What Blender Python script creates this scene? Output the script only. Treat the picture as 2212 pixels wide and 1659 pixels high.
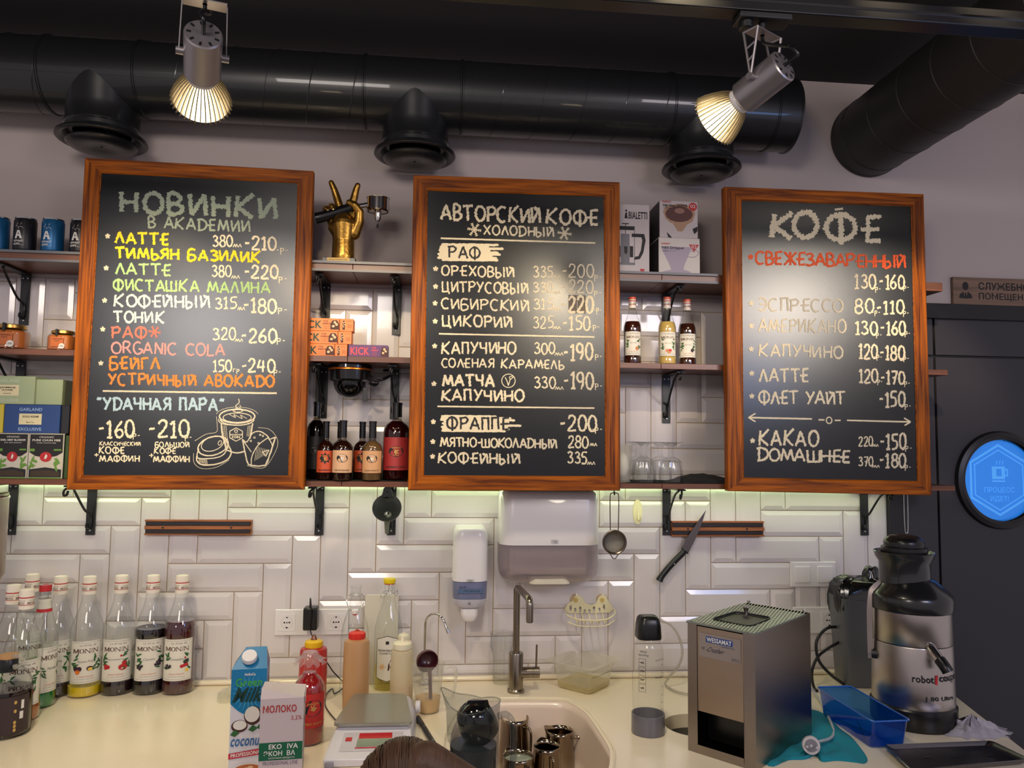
import bpy, bmesh, math, random
from math import sin, cos, pi, radians, sqrt, atan2
from mathutils import Vector as V, Matrix
random.seed(7)
S = bpy.context.scene
COL = S.collection
for o in list(bpy.data.objects): bpy.data.objects.remove(o)

# ------------------------------------------------------------------ camera
F = 1661.0; YAW, PIT, ROL = .0977, .0743, .0125
CAM = V((.7912, -2.1983, 1.5598))
_cy, _sy = cos(YAW), sin(YAW)
FW = V((_sy*cos(PIT), _cy*cos(PIT), sin(PIT)))
_r = V((_cy, -_sy, 0)); _u = _r.cross(FW)
RT = _r*cos(ROL) + _u*sin(ROL); UP = -_r*sin(ROL) + _u*cos(ROL)
cd = bpy.data.cameras.new('camera'); cam = bpy.data.objects.new('camera', cd); COL.objects.link(cam)
cd.sensor_width = 36; cd.lens = 36*F/2212; cd.clip_start = .02; cd.clip_end = 50
m = Matrix((RT, UP, -FW)).transposed().to_4x4(); m.translation = CAM
cam.matrix_world = m; S.camera = cam

def ray(x, y): return RT*((x-1106)/F) - UP*((y-829.5)/F) + FW
def at(x, y, Y):
    d = ray(x, y); return CAM + d*((Y-CAM.y)/d.y)
def onz(x, y, Z):
    d = ray(x, y); return CAM + d*((Z-CAM.z)/d.z)
def depth(P): return (V(P)-CAM).dot(FW)
def va(P): return atan2(CAM.x-P[0], P[1]-CAM.y)
def wid(P, px): return px*depth(P)/F

# ------------------------------------------------------------------ view, world, lights
S.view_settings.view_transform = 'Standard'; S.view_settings.look = 'None'
S.view_settings.gamma = 1; S.view_settings.use_curve_mapping = False
S.view_settings.exposure = 0.0
S.cycles.use_denoising = True
S.cycles.max_bounces = 8; S.cycles.transparent_max_bounces = 24
S.cycles.sample_clamp_indirect = 4
W = bpy.data.worlds.new('World'); S.world = W; W.use_nodes = True
W.node_tree.nodes['Background'].inputs[0].default_value = (.72, .64, .68, 1)
W.node_tree.nodes['Background'].inputs[1].default_value = .58

def aim(o, tgt):
    o.rotation_euler = (V(tgt)-o.location).to_track_quat('-Z', 'Y').to_euler()
def spot(loc, tgt, power, ang, color=(1, .86, .66), blend=.5, size=.03):
    l = bpy.data.lights.new('spot_light', 'SPOT'); l.energy = power; l.color = color
    l.spot_size = radians(ang); l.spot_blend = blend; l.shadow_soft_size = size
    o = bpy.data.objects.new('spot_light', l); COL.objects.link(o); o.location = loc; aim(o, tgt); return o
def area(loc, tgt, power, sx, sy, color=(1, .9, .8), spread=180):
    l = bpy.data.lights.new('area_light', 'AREA'); l.energy = power; l.color = color
    l.shape = 'RECTANGLE'; l.size = sx; l.size_y = sy; l.spread = radians(spread)
    o = bpy.data.objects.new('area_light', l); COL.objects.link(o); o.location = loc; aim(o, tgt); return o
YB = -.205     # front plane of the three menu boards
WARM = (1, .84, .62)
# second lamp track behind the camera: aimed at the boards
for (px, py, pw, sz, cl) in ((440, 690, 250, .40, (1, .94, .92)), (1250, 650, 115, .22, (1, .88, .70)), (1700, 640, 250, .27, (1, .88, .74))):
    P = at(px, py, YB); d = P-CAM; d.y = -d.y
    t = (2.55-P.z)/d.z; L = P+d*t
    spot(L, at(px, py+60, YB), pw, 15, cl, 1.0, sz)
# unseen spots added on the camera side of the near track, lighting the boards
for (x, tx, ty, pw, an) in ((-.05, 270, 730, 60, 28), (.55, 780, 750, 62, 26), (1.15, 1360, 780, 50, 20), (1.50, 1590, 760, 34, 18), (1.55, 1990, 735, 90, 20)):
    spot((x, -1.32, 2.50), at(tx, ty, YB), pw, an, (1, .80, .50), .7, .03)
# general light of the room behind the camera and downlights over the counter
area((.2, -2.6, 2.55), (.4, -.2, 2.1), 20, .6, .6, (1, .90, .82))
area((2.3, -2.9, 2.55), (1.7, -.2, 2.2), 18, .6, .6, (.97, .87, .93))
area((.05, -1.0, 2.5), (.15, -.45, .9), 2.0, .12, .12, (1, .86, .60), 70)
area((1.0, -1.05, 2.5), (1.2, -.5, .9), 1.8, .12, .12, (1, .88, .66), 70)
# unseen blue lamp on the camera side, standing in for the porthole's light
area((2.35, -1.9, 1.9), (1.9, -.4, .9), 2.5, .3, .3, (.25, .45, 1))
# LED strip under the lowest shelf (its housing is built with the shelf)
zled = at(1100, 1052, -.03).z
area((.75, -.060, zled-.012), (.75, -.03, zled-.5), 1.3, 2.75, .012, (.92, 1, .66), 170)

# ------------------------------------------------------------------ materials
def c8(r, g=None, b=None):
    if g is None: r, g, b = r
    f = lambda v: (v/255/12.92) if v <= 10 else ((v/255+.055)/1.055)**2.4
    return (f(r), f(g), f(b), 1)
_mc = {}
def mat(name, col, rough=.5, metal=0., bump=0, bscale=200, spec=.5, coat=0, trans=0, emit=None, estr=0, var=0, vscale=30, stretch=(1, 1, 1), alpha=1, aniso=0, sss=0):
    if name in _mc: return _mc[name]
    m = bpy.data.materials.new(name); m.use_nodes = True; nt = m.node_tree; N = nt.nodes; b = N['Principled BSDF']
    if len(col) == 3: col = c8(*col)
    b.inputs['Base Color'].default_value = col; b.inputs['Roughness'].default_value = rough
    b.inputs['Metallic'].default_value = metal; b.inputs['Specular IOR Level'].default_value = spec
    b.inputs['Coat Weight'].default_value = coat; b.inputs['Transmission Weight'].default_value = trans
    b.inputs['Alpha'].default_value = alpha
    if aniso: b.inputs['Anisotropic'].default_value = aniso
    if sss: b.inputs['Subsurface Weight'].default_value = sss; b.inputs['Subsurface Scale'].default_value = .01
    if emit: b.inputs['Emission Color'].default_value = c8(*emit); b.inputs['Emission Strength'].default_value = estr
    if bump or var:
        tc = N.new('ShaderNodeTexCoord'); mp = N.new('ShaderNodeMapping'); mp.inputs['Scale'].default_value = stretch
        nt.links.new(tc.outputs['Object'], mp.inputs['Vector'])
    if bump:
        n = N.new('ShaderNodeTexNoise'); n.inputs['Scale'].default_value = bscale; n.inputs['Detail'].default_value = 3
        bp = N.new('ShaderNodeBump'); bp.inputs['Strength'].default_value = bump; bp.inputs['Distance'].default_value = .001
        nt.links.new(mp.outputs[0], n.inputs['Vector']); nt.links.new(n.outputs[0], bp.inputs['Height']); nt.links.new(bp.outputs[0], b.inputs['Normal'])
    if var:
        n = N.new('ShaderNodeTexNoise'); n.inputs['Scale'].default_value = vscale; n.inputs['Detail'].default_value = 4
        r = N.new('ShaderNodeMapRange'); r.inputs['From Min'].default_value = .3; r.inputs['From Max'].default_value = .7
        r.inputs['To Min'].default_value = 1-var; r.inputs['To Max'].default_value = 1+var
        h = N.new('ShaderNodeHueSaturation'); h.inputs['Color'].default_value = col
        nt.links.new(mp.outputs[0], n.inputs['Vector']); nt.links.new(n.outputs[0], r.inputs['Value'])
        nt.links.new(r.outputs[0], h.inputs['Value']); nt.links.new(h.outputs[0], b.inputs['Base Color'])
    _mc[name] = m; return m
def glassm(name, tint=(1, 1, 1), refl=1.0, body=0, bodycol=(230, 230, 225), rough=.03):
    """thin-walled glass or clear plastic: fresnel reflection over tinted transparency, with a share of milky body"""
    if name in _mc: return _mc[name]
    m = bpy.data.materials.new(name); m.use_nodes = True; nt = m.node_tree; N = nt.nodes; N.clear()
    out = N.new('ShaderNodeOutputMaterial'); tr = N.new('ShaderNodeBsdfTransparent'); tr.inputs[0].default_value = (*tint, 1)
    if not body:      # longer path through the glass towards the outline
        lw = N.new('ShaderNodeLayerWeight'); lw.inputs[0].default_value = .35; pw = N.new('ShaderNodeMath'); pw.operation = 'POWER'; pw.inputs[1].default_value = 3.0
        mc = N.new('ShaderNodeMix'); mc.data_type = 'RGBA'; mc.inputs[6].default_value = (*tint, 1); mc.inputs[7].default_value = (*[v*.42 for v in tint], 1)
        nt.links.new(lw.outputs['Facing'], pw.inputs[0]); nt.links.new(pw.outputs[0], mc.inputs[0]); nt.links.new(mc.outputs[2], tr.inputs[0])
    gl = N.new('ShaderNodeBsdfGlossy'); gl.inputs['Roughness'].default_value = rough
    fr = N.new('ShaderNodeFresnel'); fr.inputs[0].default_value = 1.5
    mu = N.new('ShaderNodeMath'); mu.operation = 'MULTIPLY'; mu.inputs[1].default_value = refl; mu.use_clamp = True
    mx = N.new('ShaderNodeMixShader'); ge = N.new('ShaderNodeNewGeometry'); ff = N.new('ShaderNodeMath'); ff.operation = 'SUBTRACT'; ff.use_clamp = True
    nt.links.new(fr.outputs[0], ff.inputs[0]); nt.links.new(ge.outputs['Backfacing'], ff.inputs[1]); nt.links.new(ff.outputs[0], mu.inputs[0]); nt.links.new(mu.outputs[0], mx.inputs[0])
    src = tr
    if body:
        df = N.new('ShaderNodeBsdfDiffuse'); df.inputs[0].default_value = c8(*bodycol)
        tl = N.new('ShaderNodeBsdfTranslucent'); tl.inputs[0].default_value = c8(*bodycol)
        m1 = N.new('ShaderNodeMixShader'); m1.inputs[0].default_value = .5
        nt.links.new(df.outputs[0], m1.inputs[1]); nt.links.new(tl.outputs[0], m1.inputs[2])
        m2 = N.new('ShaderNodeMixShader'); m2.inputs[0].default_value = body
        nt.links.new(tr.outputs[0], m2.inputs[1]); nt.links.new(m1.outputs[0], m2.inputs[2]); src = m2
    nt.links.new(src.outputs[0], mx.inputs[1]); nt.links.new(gl.outputs[0], mx.inputs[2]); nt.links.new(mx.outputs[0], out.inputs[0])
    _mc[name] = m; return m
def woodm(name, dark, light, axis='z', scale=1, rough=.38, coat=.15, spec=.5):
    if name in _mc: return _mc[name]
    m = bpy.data.materials.new(name); m.use_nodes = True; nt = m.node_tree; N = nt.nodes; b = N['Principled BSDF']
    tc = N.new('ShaderNodeTexCoord'); mp = N.new('ShaderNodeMapping')
    sc = {'x': (1.2, 40, 22), 'z': (28, 30, 1.1)}[axis]; mp.inputs['Scale'].default_value = [s*scale for s in sc]
    mp.inputs['Location'].default_value = (random.random()*9, random.random()*9, random.random()*9)
    n = N.new('ShaderNodeTexNoise'); n.inputs['Scale'].default_value = 4; n.inputs['Detail'].default_value = 6; n.inputs['Distortion'].default_value = .6
    rp = N.new('ShaderNodeValToRGB'); e = rp.color_ramp.elements; e[0].position = .3; e[1].position = .72
    e[0].color = c8(*dark); e[1].color = c8(*light)
    bp = N.new('ShaderNodeBump'); bp.inputs['Strength'].default_value = .25; bp.inputs['Distance'].default_value = .0006
    L = nt.links.new
    L(tc.outputs['Object'], mp.inputs[0]); L(mp.outputs[0], n.inputs['Vector']); L(n.outputs[0], rp.inputs[0]); L(rp.outputs[0], b.inputs['Base Color'])
    L(n.outputs[0], bp.inputs['Height']); L(bp.outputs[0], b.inputs['Normal'])
    b.inputs['Specular IOR Level'].default_value = spec; b.inputs['Roughness'].default_value = rough; b.inputs['Coat Weight'].default_value = coat; b.inputs['Coat Roughness'].default_value = .25
    _mc[name] = m; return m

# ------------------------------------------------------------------ mesh helpers
class MB:
    def __init__(s): s.v = []; s.f = []; s.m = []; s.cur = 0
    def add(s, vs, fs, M=None):
        b = len(s.v)
        s.v += [tuple(M @ V(p)) if M else tuple(p) for p in vs]
        s.f += [tuple(b+i for i in f) for f in fs]; s.m += [s.cur]*len(fs); return s
    def box(s, x0, x1, y0, y1, z0, z1, M=None):
        vs = [(x, y, z) for z in (z0, z1) for y in (y0, y1) for x in (x0, x1)]
        return s.add(vs, [(0, 2, 3, 1), (4, 5, 7, 6), (0, 1, 5, 4), (2, 6, 7, 3), (0, 4, 6, 2), (1, 3, 7, 5)], M)
    def lathe(s, prof, n=28, M=None, a0=0, a1=2*pi, sy=1):
        full = abs(a1-a0-2*pi) < 1e-6; k = n if full else n+1; vs = []; fs = []
        for (r, z) in prof:
            for i in range(k):
                a = a0+(a1-a0)*i/n; vs.append((r*cos(a), r*sin(a)*sy, z))
        for j in range(len(prof)-1):
            for i in range(n):
                i2 = (i+1) % k
                fs.append((j*k+i, j*k+i2, (j+1)*k+i2, (j+1)*k+i))
        return s.add(vs, fs, M)
    def cyl(s, r, z0, z1, n=20, M=None, r2=None):
        r2 = r if r2 is None else r2
        return s.lathe([(0, z0), (r, z0), (r2, z1), (0, z1)], n, M)
    def bar(s, a, b, r, n=10, r2=None):
        a, b = V(a), V(b); d = b-a; M = d.to_track_quat('Z', 'Y').to_matrix().to_4x4(); M.translation = a
        return s.cyl(r, 0, d.length, n, M, r2)
    def tube(s, pts, r, n=8, closed=False, sub=0, cap=True):
        P = [V(p) for p in pts]
        if sub: P = smooth(P, sub, closed)
        m = len(P); rr = r if callable(r) else (lambda t: r); vs = []; fs = []
        T = []
        for i in range(m):
            a = P[(i-1) % m] if (closed or i) else P[0]; b = P[(i+1) % m] if (closed or i < m-1) else P[-1]
            T.append((b-a).normalized() if (b-a).length > 1e-9 else V((0, 0, 1)))
        nrm = T[0].orthogonal().normalized()
        for i in range(m):
            nrm = (nrm - T[i]*nrm.dot(T[i])); nrm = nrm.normalized() if nrm.length > 1e-6 else T[i].orthogonal().normalized()
            bn = T[i].cross(nrm); q = rr(i/(m-1) if m > 1 else 0)
            for k in range(n):
                a = 2*pi*k/n; vs.append(P[i]+nrm*cos(a)*q+bn*sin(a)*q)
        for i in range(m if closed else m-1):
            j = (i+1) % m
            for k in range(n): fs.append((i*n+k, i*n+(k+1) % n, j*n+(k+1) % n, j*n+k))
        if not closed and cap: fs += [tuple(range(n-1, -1, -1)), tuple((m-1)*n+k for k in range(n))]
        return s.add(vs, fs)
    def prism(s, poly, z0, z1, M=None):
        n = len(poly)
        return s.add([(x, y, z0) for x, y in poly]+[(x, y, z1) for x, y in poly],
                     [tuple(range(n-1, -1, -1)), tuple(range(n, 2*n))]+[(i, (i+1) % n, n+(i+1) % n, n+i) for i in range(n)], M)
    def loft(s, rings, cap=True, closed=True):
        n = len(rings[0]); vs = [p for r in rings for p in r]; fs = []
        for j in range(len(rings)-1):
            for i in range(n if closed else n-1): fs.append((j*n+i, j*n+(i+1) % n, (j+1)*n+(i+1) % n, (j+1)*n+i))
        if cap: fs += [tuple(range(n-1, -1, -1)), tuple((len(rings)-1)*n+i for i in range(n))]
        return s.add(vs, fs)
    def sphere(s, c, r, n=12, sc=(1, 1, 1)):
        k = n//2+1; prof = [(r*sin(pi*i/(k-1)), -r*cos(pi*i/(k-1))) for i in range(k)]
        M = Matrix.Translation(V(c)) @ Matrix.Diagonal((*sc, 1)); return s.lathe(prof, n, M)
    def capsule(s, a, b, ra, rb, n=14):
        a, b = V(a), V(b); d = b-a; l = d.length; M = d.to_track_quat('Z', 'Y').to_matrix().to_4x4(); M.translation = a
        prof = [(ra*cos(t), ra*sin(t)) for t in [-pi/2+i*pi/10 for i in range(6)]]+[(rb*cos(t), l+rb*sin(t)) for t in [i*pi/10 for i in range(6)]]
        return s.lathe(prof, n, M)
def smooth(P, sub, closed=False):
    out = []; m = len(P); rng = m if closed else m-1
    for i in range(rng):
        p0 = P[(i-1) % m] if (closed or i) else P[0]; p1 = P[i]; p2 = P[(i+1) % m]; p3 = P[(i+2) % m] if (closed or i+2 < m) else P[-1]
        for k in range(sub):
            t = k/sub
            out.append(.5*((2*p1)+(-p0+p2)*t+(2*p0-5*p1+4*p2-p3)*t*t+(-p0+3*p1-3*p2+p3)*t**3))
    if not closed: out.append(P[-1])
    return out
def rrect(x0, x1, y0, y1, r, n=5):
    out = []
    for cx, cy, a in ((x1-r, y1-r, 0), (x0+r, y1-r, 90), (x0+r, y0+r, 180), (x1-r, y0+r, 270)):
        for i in range(n+1):
            t = radians(a+90*i/n); out.append((cx+r*cos(t), cy+r*sin(t)))
    return out
def obj(name, mb, mats, parent=None, smooth_ang=35, bevel=0, seg=2, loc=None, label=None):
    me = bpy.data.meshes.new(name); me.from_pydata(mb.v, [], mb.f)
    mats = mats if isinstance(mats, (list, tuple)) else [mats]
    for m in mats: me.materials.append(m)
    if len(mats) > 1: me.polygons.foreach_set('material_index', mb.m)
    bm = bmesh.new(); bm.from_mesh(me); bmesh.ops.remove_doubles(bm, verts=bm.verts, dist=1e-6)
    if name != 'lettering': bmesh.ops.recalc_face_normals(bm, faces=bm.faces)
    bm.to_mesh(me); bm.free()
    if smooth_ang:
        me.polygons.foreach_set('use_smooth', [True]*len(me.polygons)); me.set_sharp_from_angle(angle=radians(smooth_ang))
    o = bpy.data.objects.new(name, me); COL.objects.link(o)
    if parent: o.parent = parent
    if loc: o.location = loc
    if bevel:
        b = o.modifiers.new('bevel', 'BEVEL'); b.width = bevel; b.segments = seg; b.limit_method = 'ANGLE'; b.angle_limit = radians(40)
    if label: o['label'] = label
    return o
def tag(o, label, cat, group=None):
    o['label'] = label; o['category'] = cat
    if group: o['group'] = group
    return o
def thing(name, label, cat, loc=(0, 0, 0), rz=0, group=None):
    o = bpy.data.objects.new(name, None); COL.objects.link(o); o.location = loc; o.rotation_euler = (0, 0, rz)
    o.empty_display_size = .02
    return tag(o, label, cat, group)
def struct(o): o['kind'] = 'structure'; return o
def remesh(o, vox, sm=4):
    r = o.modifiers.new('remesh', 'REMESH'); r.mode = 'VOXEL'; r.voxel_size = vox; r.use_smooth_shade = True
    s = o.modifiers.new('smooth', 'SMOOTH'); s.iterations = sm; s.factor = .5
# flat lettering from the built-in font: verts/faces in a w x h box centred at the origin (x right, y up)
_tc = {}
def text_mesh(s, bold=0):
    key = (s, bold)
    if key in _tc: return _tc[key]
    cu = bpy.data.curves.new('t', 'FONT'); cu.body = s; cu.resolution_u = 2; cu.space_character = 1.04 if bold else 1; cu.offset = bold
    o = bpy.data.objects.new('t', cu); me = bpy.data.meshes.new_from_object(o)
    vs = [(v.co.x, v.co.y) for v in me.vertices]; fs = [tuple(p.vertices) for p in me.polygons]
    bpy.data.objects.remove(o); bpy.data.curves.remove(cu); bpy.data.meshes.remove(me)
    if not vs: vs = [(0, 0), (1, 0), (1, 1)]; fs = [(0, 1, 2)]
    x0 = min(v[0] for v in vs); x1 = max(v[0] for v in vs); y0 = min(v[1] for v in vs); y1 = max(v[1] for v in vs)
    vs = [((x-(x0+x1)/2)/(x1-x0), (y-(y0+y1)/2)/(y1-y0)) for x, y in vs]
    _tc[key] = (vs, fs); return _tc[key]
def text(mb, s, cx, cz, w, h, y=0, slant=0, thick=0, fn=None):
    """lettering on the plane facing -y (local): centre cx, cz, size w x h. fn maps (x, z) -> point"""
    vs, fs = text_mesh(s, .022 if thick else 0); fn = fn or (lambda x, z: (x, y, z))
    mb.add([fn(cx+a*w+b*h*slant, cz+b*h) for a, b in vs], fs)
def poly(mb, pts, fn):      # overlapping prints lie a hair apart
    e = (len(mb.f) % 9)*3e-5; q = [fn(x, z) for x, z in pts]; mb.add([(p[0], p[1]-e, p[2]) for p in q], [tuple(range(len(q)))])
def ell(cx, cz, rx, rz, n=14, a=0): return [(cx+rx*cos(t)*cos(a)-rz*sin(t)*sin(a), cz+rx*cos(t)*sin(a)+rz*sin(t)*cos(a)) for t in [2*pi*i/n for i in range(n)]]
def leaf(cx, cz, l, w, a):
    pts = [(-l, 0), (-l*.4, w), (l*.3, w*.8), (l, 0), (l*.3, -w*.8), (-l*.4, -w)]
    return [(cx+x*cos(a)-z*sin(a), cz+x*sin(a)+z*cos(a)) for x, z in pts]

# ------------------------------------------------------------------ base materials
M_wall = mat('painted_wall', (192, 179, 175), .7, bump=.1, bscale=60)
M_ceil = mat('dark_ceiling_paint', (52, 49, 54), .85)
M_grout = mat('beige_grout', (196, 172, 132), .9)
M_tile = mat('white_glazed_tile', (216, 209, 209), .13, coat=.3, bump=.05, bscale=12)
M_ctr = mat('cream_stone_top', (236, 222, 196), .22, coat=.3, var=.015, vscale=6)
M_black = mat('black_metal', (17, 18, 20), .42)
M_duct = mat('black_painted_duct', (30, 31, 33), .36, metal=.1, coat=.35)
M_blackp = mat('black_plastic', (16, 16, 18), .3)
M_steel = mat('brushed_steel', (178, 168, 158), .28, metal=1, bump=.15, bscale=90, stretch=(60, 60, 1))
M_chrome = mat('chrome', (215, 213, 210), .08, metal=1)
M_screw = mat('zinc_screw', (190, 190, 188), .3, metal=.9)
M_white = mat('white_plastic', (228, 224, 224), .25, coat=.3)
M_cream = mat('cream_plastic', (232, 222, 180), .3, sss=.1)
M_door = mat('charcoal_door', (48, 46, 53), .5)
M_doorb = mat('black_door_frame', (17, 17, 21), .4)
M_shelf = woodm('walnut_shelf_board', (84, 46, 30), (128, 76, 48), 'x', 1)
M_chalk = {}
def ink(name, col): return mat(name, col, .85)
K_white = ink('chalk_cream', (226, 212, 180)); K_blk = mat('print_black', (22, 20, 22), .6); K_red = mat('print_red', (186, 34, 40), .5)
K_wh = mat('print_white', (225, 222, 215), .6); K_grey = mat('print_grey', (120, 118, 124), .6); K_brown = mat('print_brown', (74, 36, 30), .6)
K_green = mat('print_green', (44, 96, 50), .6); K_blue = mat('print_blue', (30, 66, 140), .5); K_orange = mat('print_orange', (226, 120, 40), .6)
K_purple = mat('print_purple', (60, 30, 52), .6); K_gold = mat('print_gold', (196, 160, 84), .5)
M_label = mat('paper_label', (222, 217, 206), .55)
M_glass = glassm('clear_glass', (.975, .985, .97), 1.5)
M_clear = glassm('clear_plastic', (.985, .985, .985), 1.0, .05)
M_milky = glassm('milky_plastic', (.98, .98, .96), .9, .30, (236, 234, 222), .2)

# ------------------------------------------------------------------ room
ZC = .90; ZCEIL = at(1800, 178, 0).z
XE = at(1918, 1100, 0).x       # right end of the tiles
XL, XR = -1.3, 3.4
wall = struct(obj('wall_back', MB().box(XL, XR, .001, .12, 0, ZCEIL), M_wall, smooth_ang=0))
struct(obj('ceiling', MB().box(XL, XR, -4.2, .12, ZCEIL, ZCEIL+.1), M_ceil, smooth_ang=0))
struct(obj('floor', MB().box(XL, XR, -4.2, .12, -.1, 0), mat('grey_floor', (92, 86, 82), .5), smooth_ang=0))
# tiled splashback: double rows of long bevelled tiles in a stepped weave
TW = .0757; TL = TW*3.3428; ZT0 = 1.395; ZTOP = at(780, 645, 0).z+.03; TZ0 = ZC+.004
gr = obj('grout', MB().box(-.95, XE, -.0012, .001, ZC-.02, ZTOP), M_grout, wall, smooth_ang=0)
def clip(poly_, ax, lim, keep_less):
    out = []
    for i in range(len(poly_)):
        a, b = poly_[i], poly_[(i+1) % len(poly_)]
        ia = (a[ax] <= lim) == keep_less; ib = (b[ax] <= lim) == keep_less
        if ia: out.append(a)
        if ia != ib:
            t = (lim-a[ax])/(b[ax]-a[ax]); out.append(tuple(a[k]+(b[k]-a[k])*t for k in (0, 1)))
    return out
_tm = {}
def tile_mesh(w, h):
    k = (round(w, 4), round(h, 4))
    if k in _tm: return _tm[k]
    g = .0011; bv = .0125; mb = MB(); x0, x1, z0, z1 = g, w-g, g, h-g
    b = min(bv, (x1-x0)*.45, (z1-z0)*.45)
    vs = [(x, y, z) for (a, y) in ((0, -.001), (0, -.0045), (b, -.0085)) for (x, z) in ((x0+a, z0+a), (x1-a, z0+a), (x1-a, z1-a), (x0+a, z1-a))]
    fs = [(8, 9, 10, 11)]+[(j*4+i, j*4+(i+1) % 4, (j+1)*4+(i+1) % 4, (j+1)*4+i) for j in (0, 1) for i in range(4)]
    me = bpy.data.meshes.new('wall_tile'); me.from_pydata(vs, [], fs); me.materials.append(M_tile); _tm[k] = me; return me
def add_tile(x, z1, w, h):
    z0 = z1-h; xa, xb = max(x, -.95), min(x+w, XE); za, zb = max(z0, TZ0), min(z1, ZTOP)
    if xb-xa < .008 or zb-za < .008: return
    o = bpy.data.objects.new('wall_tile', tile_mesh(xb-xa, zb-za)); COL.objects.link(o); o.location = (xa, 0, za); o.parent = wall
for k in range(-3, 8):
    for j in range(-26, 26):
        u = k*(TL+3*TW)-j*TW; v = k*(TL-3*TW)+j*TW; z = ZT0-v
        add_tile(u-TL, z, TL, TW)           # lying tile, top right corner at u, v
        add_tile(u, z, TW, TL)              # standing tile to its right
# ------------------------------------------------------------------ door at the right
xj0, xj1 = at(1920, 1100, -.02).x, at(1955, 1100, -.02).x
zh0, zh1 = at(2100, 690, -.02).z, at(2100, 659, -.02).z
dm = MB().box(xj0, xj1, -.022, .0, 0, zh1).box(xj1, XR, -.022, .0, zh0, zh1)
struct(obj('door_frame', dm, M_doorb, bevel=.002))
D = bpy.data.objects.new('door_1', None); COL.objects.link(D); struct(D); D['label'] = 'charcoal panelled door with a round blue window'
pc = at(2160, 1037, -.008); pr = wid(pc, 97)
gx = at(2022, 900, -.01).x; gz = at(2100, 771, -.01).z
# leaf: panels around the porthole, separated by grooves
def leaf_panel(x0, x1, z0, z1, hole=None):
    cu = bpy.data.curves.new('c', 'CURVE'); cu.dimensions = '2D'; cu.fill_mode = 'BOTH'; cu.extrude = .004
    def sp(pts):
        s = cu.splines.new('POLY'); s.points.add(len(pts)-1); s.use_cyclic_u = True
        for i, p in enumerate(pts): s.points[i].co = (p[0], p[1], 0, 1)
    sp([(x0, z0), (x1, z0), (x1, z1), (x0, z1)])
    if hole: sp(ell(hole[0], hole[1], hole[2], hole[2], 64))
    o = bpy.data.objects.new('t', cu); me = bpy.data.meshes.new_from_object(o); bpy.data.objects.remove(o)
    me.materials.clear(); me.materials.append(M_door); q = bpy.data.objects.new('door_panel', me); COL.objects.link(q)
    q.rotation_euler = (pi/2, 0, 0); q.location = (0, -.006, 0); q.parent = D; return q
g = .004
leaf_panel(xj1, gx-g, .02, gz-g); leaf_panel(xj1, gx-g, gz+g, zh0); leaf_panel(gx+g, XR, gz+g, zh0)
leaf_panel(gx+g, XR, .02, gz-g, (pc.x, pc.z, pr))
obj('backing', MB().box(xj1, pc.x-pr-.01, -.001, .001, .02, zh0).box(pc.x+pr+.01, XR, -.001, .001, .02, zh0).box(pc.x-pr-.01, pc.x+pr+.01, -.001, .001, pc.z+pr+.01, zh0).box(pc.x-pr-.01, pc.x+pr+.01, -.001, .001, .02, pc.z-pr-.01), M_doorb, D, 0)
Mx = Matrix.Translation((pc.x, 0, pc.z)) @ Matrix.Rotation(pi/2, 4, 'X')
ring = MB().lathe([(pr-.014, .022), (pr-.004, .026), (pr+.008, .022), (pr+.012, .010), (pr-.002, .004), (pr-.016, .004)], 64, Mx)
struct(obj('window_ring', ring, M_doorb, D)); 
M_blue = mat('blue_lit_glass', (38, 110, 200), .25, emit=(44, 130, 225), estr=.62)
obj('glass_pane', MB().lathe([(0, .001), (pr-.012, .001), (pr-.012, .004), (0, .004)], 64, Mx), M_blue, D, label='blue lit round window pane')
K_bl = mat('pale_blue_print', (70, 150, 225), .5, emit=(74, 155, 232), estr=.66)
lm = MB(); yl = -.0046
fn = lambda x, z: (pc.x+x, yl, pc.z+z)
def hexring(R, w, gap=None):
    for i in range(6):
        a, b = radians(90+60*i), radians(150+60*i)
        p = [(R*cos(a), R*sin(a)), (R*cos(b), R*sin(b)), ((R-w)*cos(b), (R-w)*sin(b)), ((R-w)*cos(a), (R-w)*sin(a))]
        poly(lm, p, fn)
hexring(pr*.80, pr*.055); hexring(pr*.68, pr*.03)
s = pr/97
obj('hexagon_print', lm, K_bl, D, 0); lm = MB()
text(lm, 'ПРОЦЕСС', 0, -22*s, 70*s, 13*s, fn=fn); text(lm, 'ИДЕТ!', 0, -41*s, 42*s, 13*s, fn=fn)
for (a, b, c, d) in ((-16, 14, 2, 8), (-16, -6, 8, 24), (6, 14, 8, 24), (-16, 14, 24, 29), (-16, 14, -4, -1), (14, 20, 21, 24), (14, 20, 8, 11), (18, 21, 8, 24)):
    poly(lm, [(a*s, c*s), (b*s, c*s), (b*s, d*s), (a*s, d*s)], fn)
for q in (-7, 0, 7): poly(lm, [(q*s, 33*s), ((q+2)*s, 33*s), ((q+5)*s, 42*s), ((q+3)*s, 42*s)], fn)
obj('lettering', lm, K_bl, D, 0)
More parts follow.
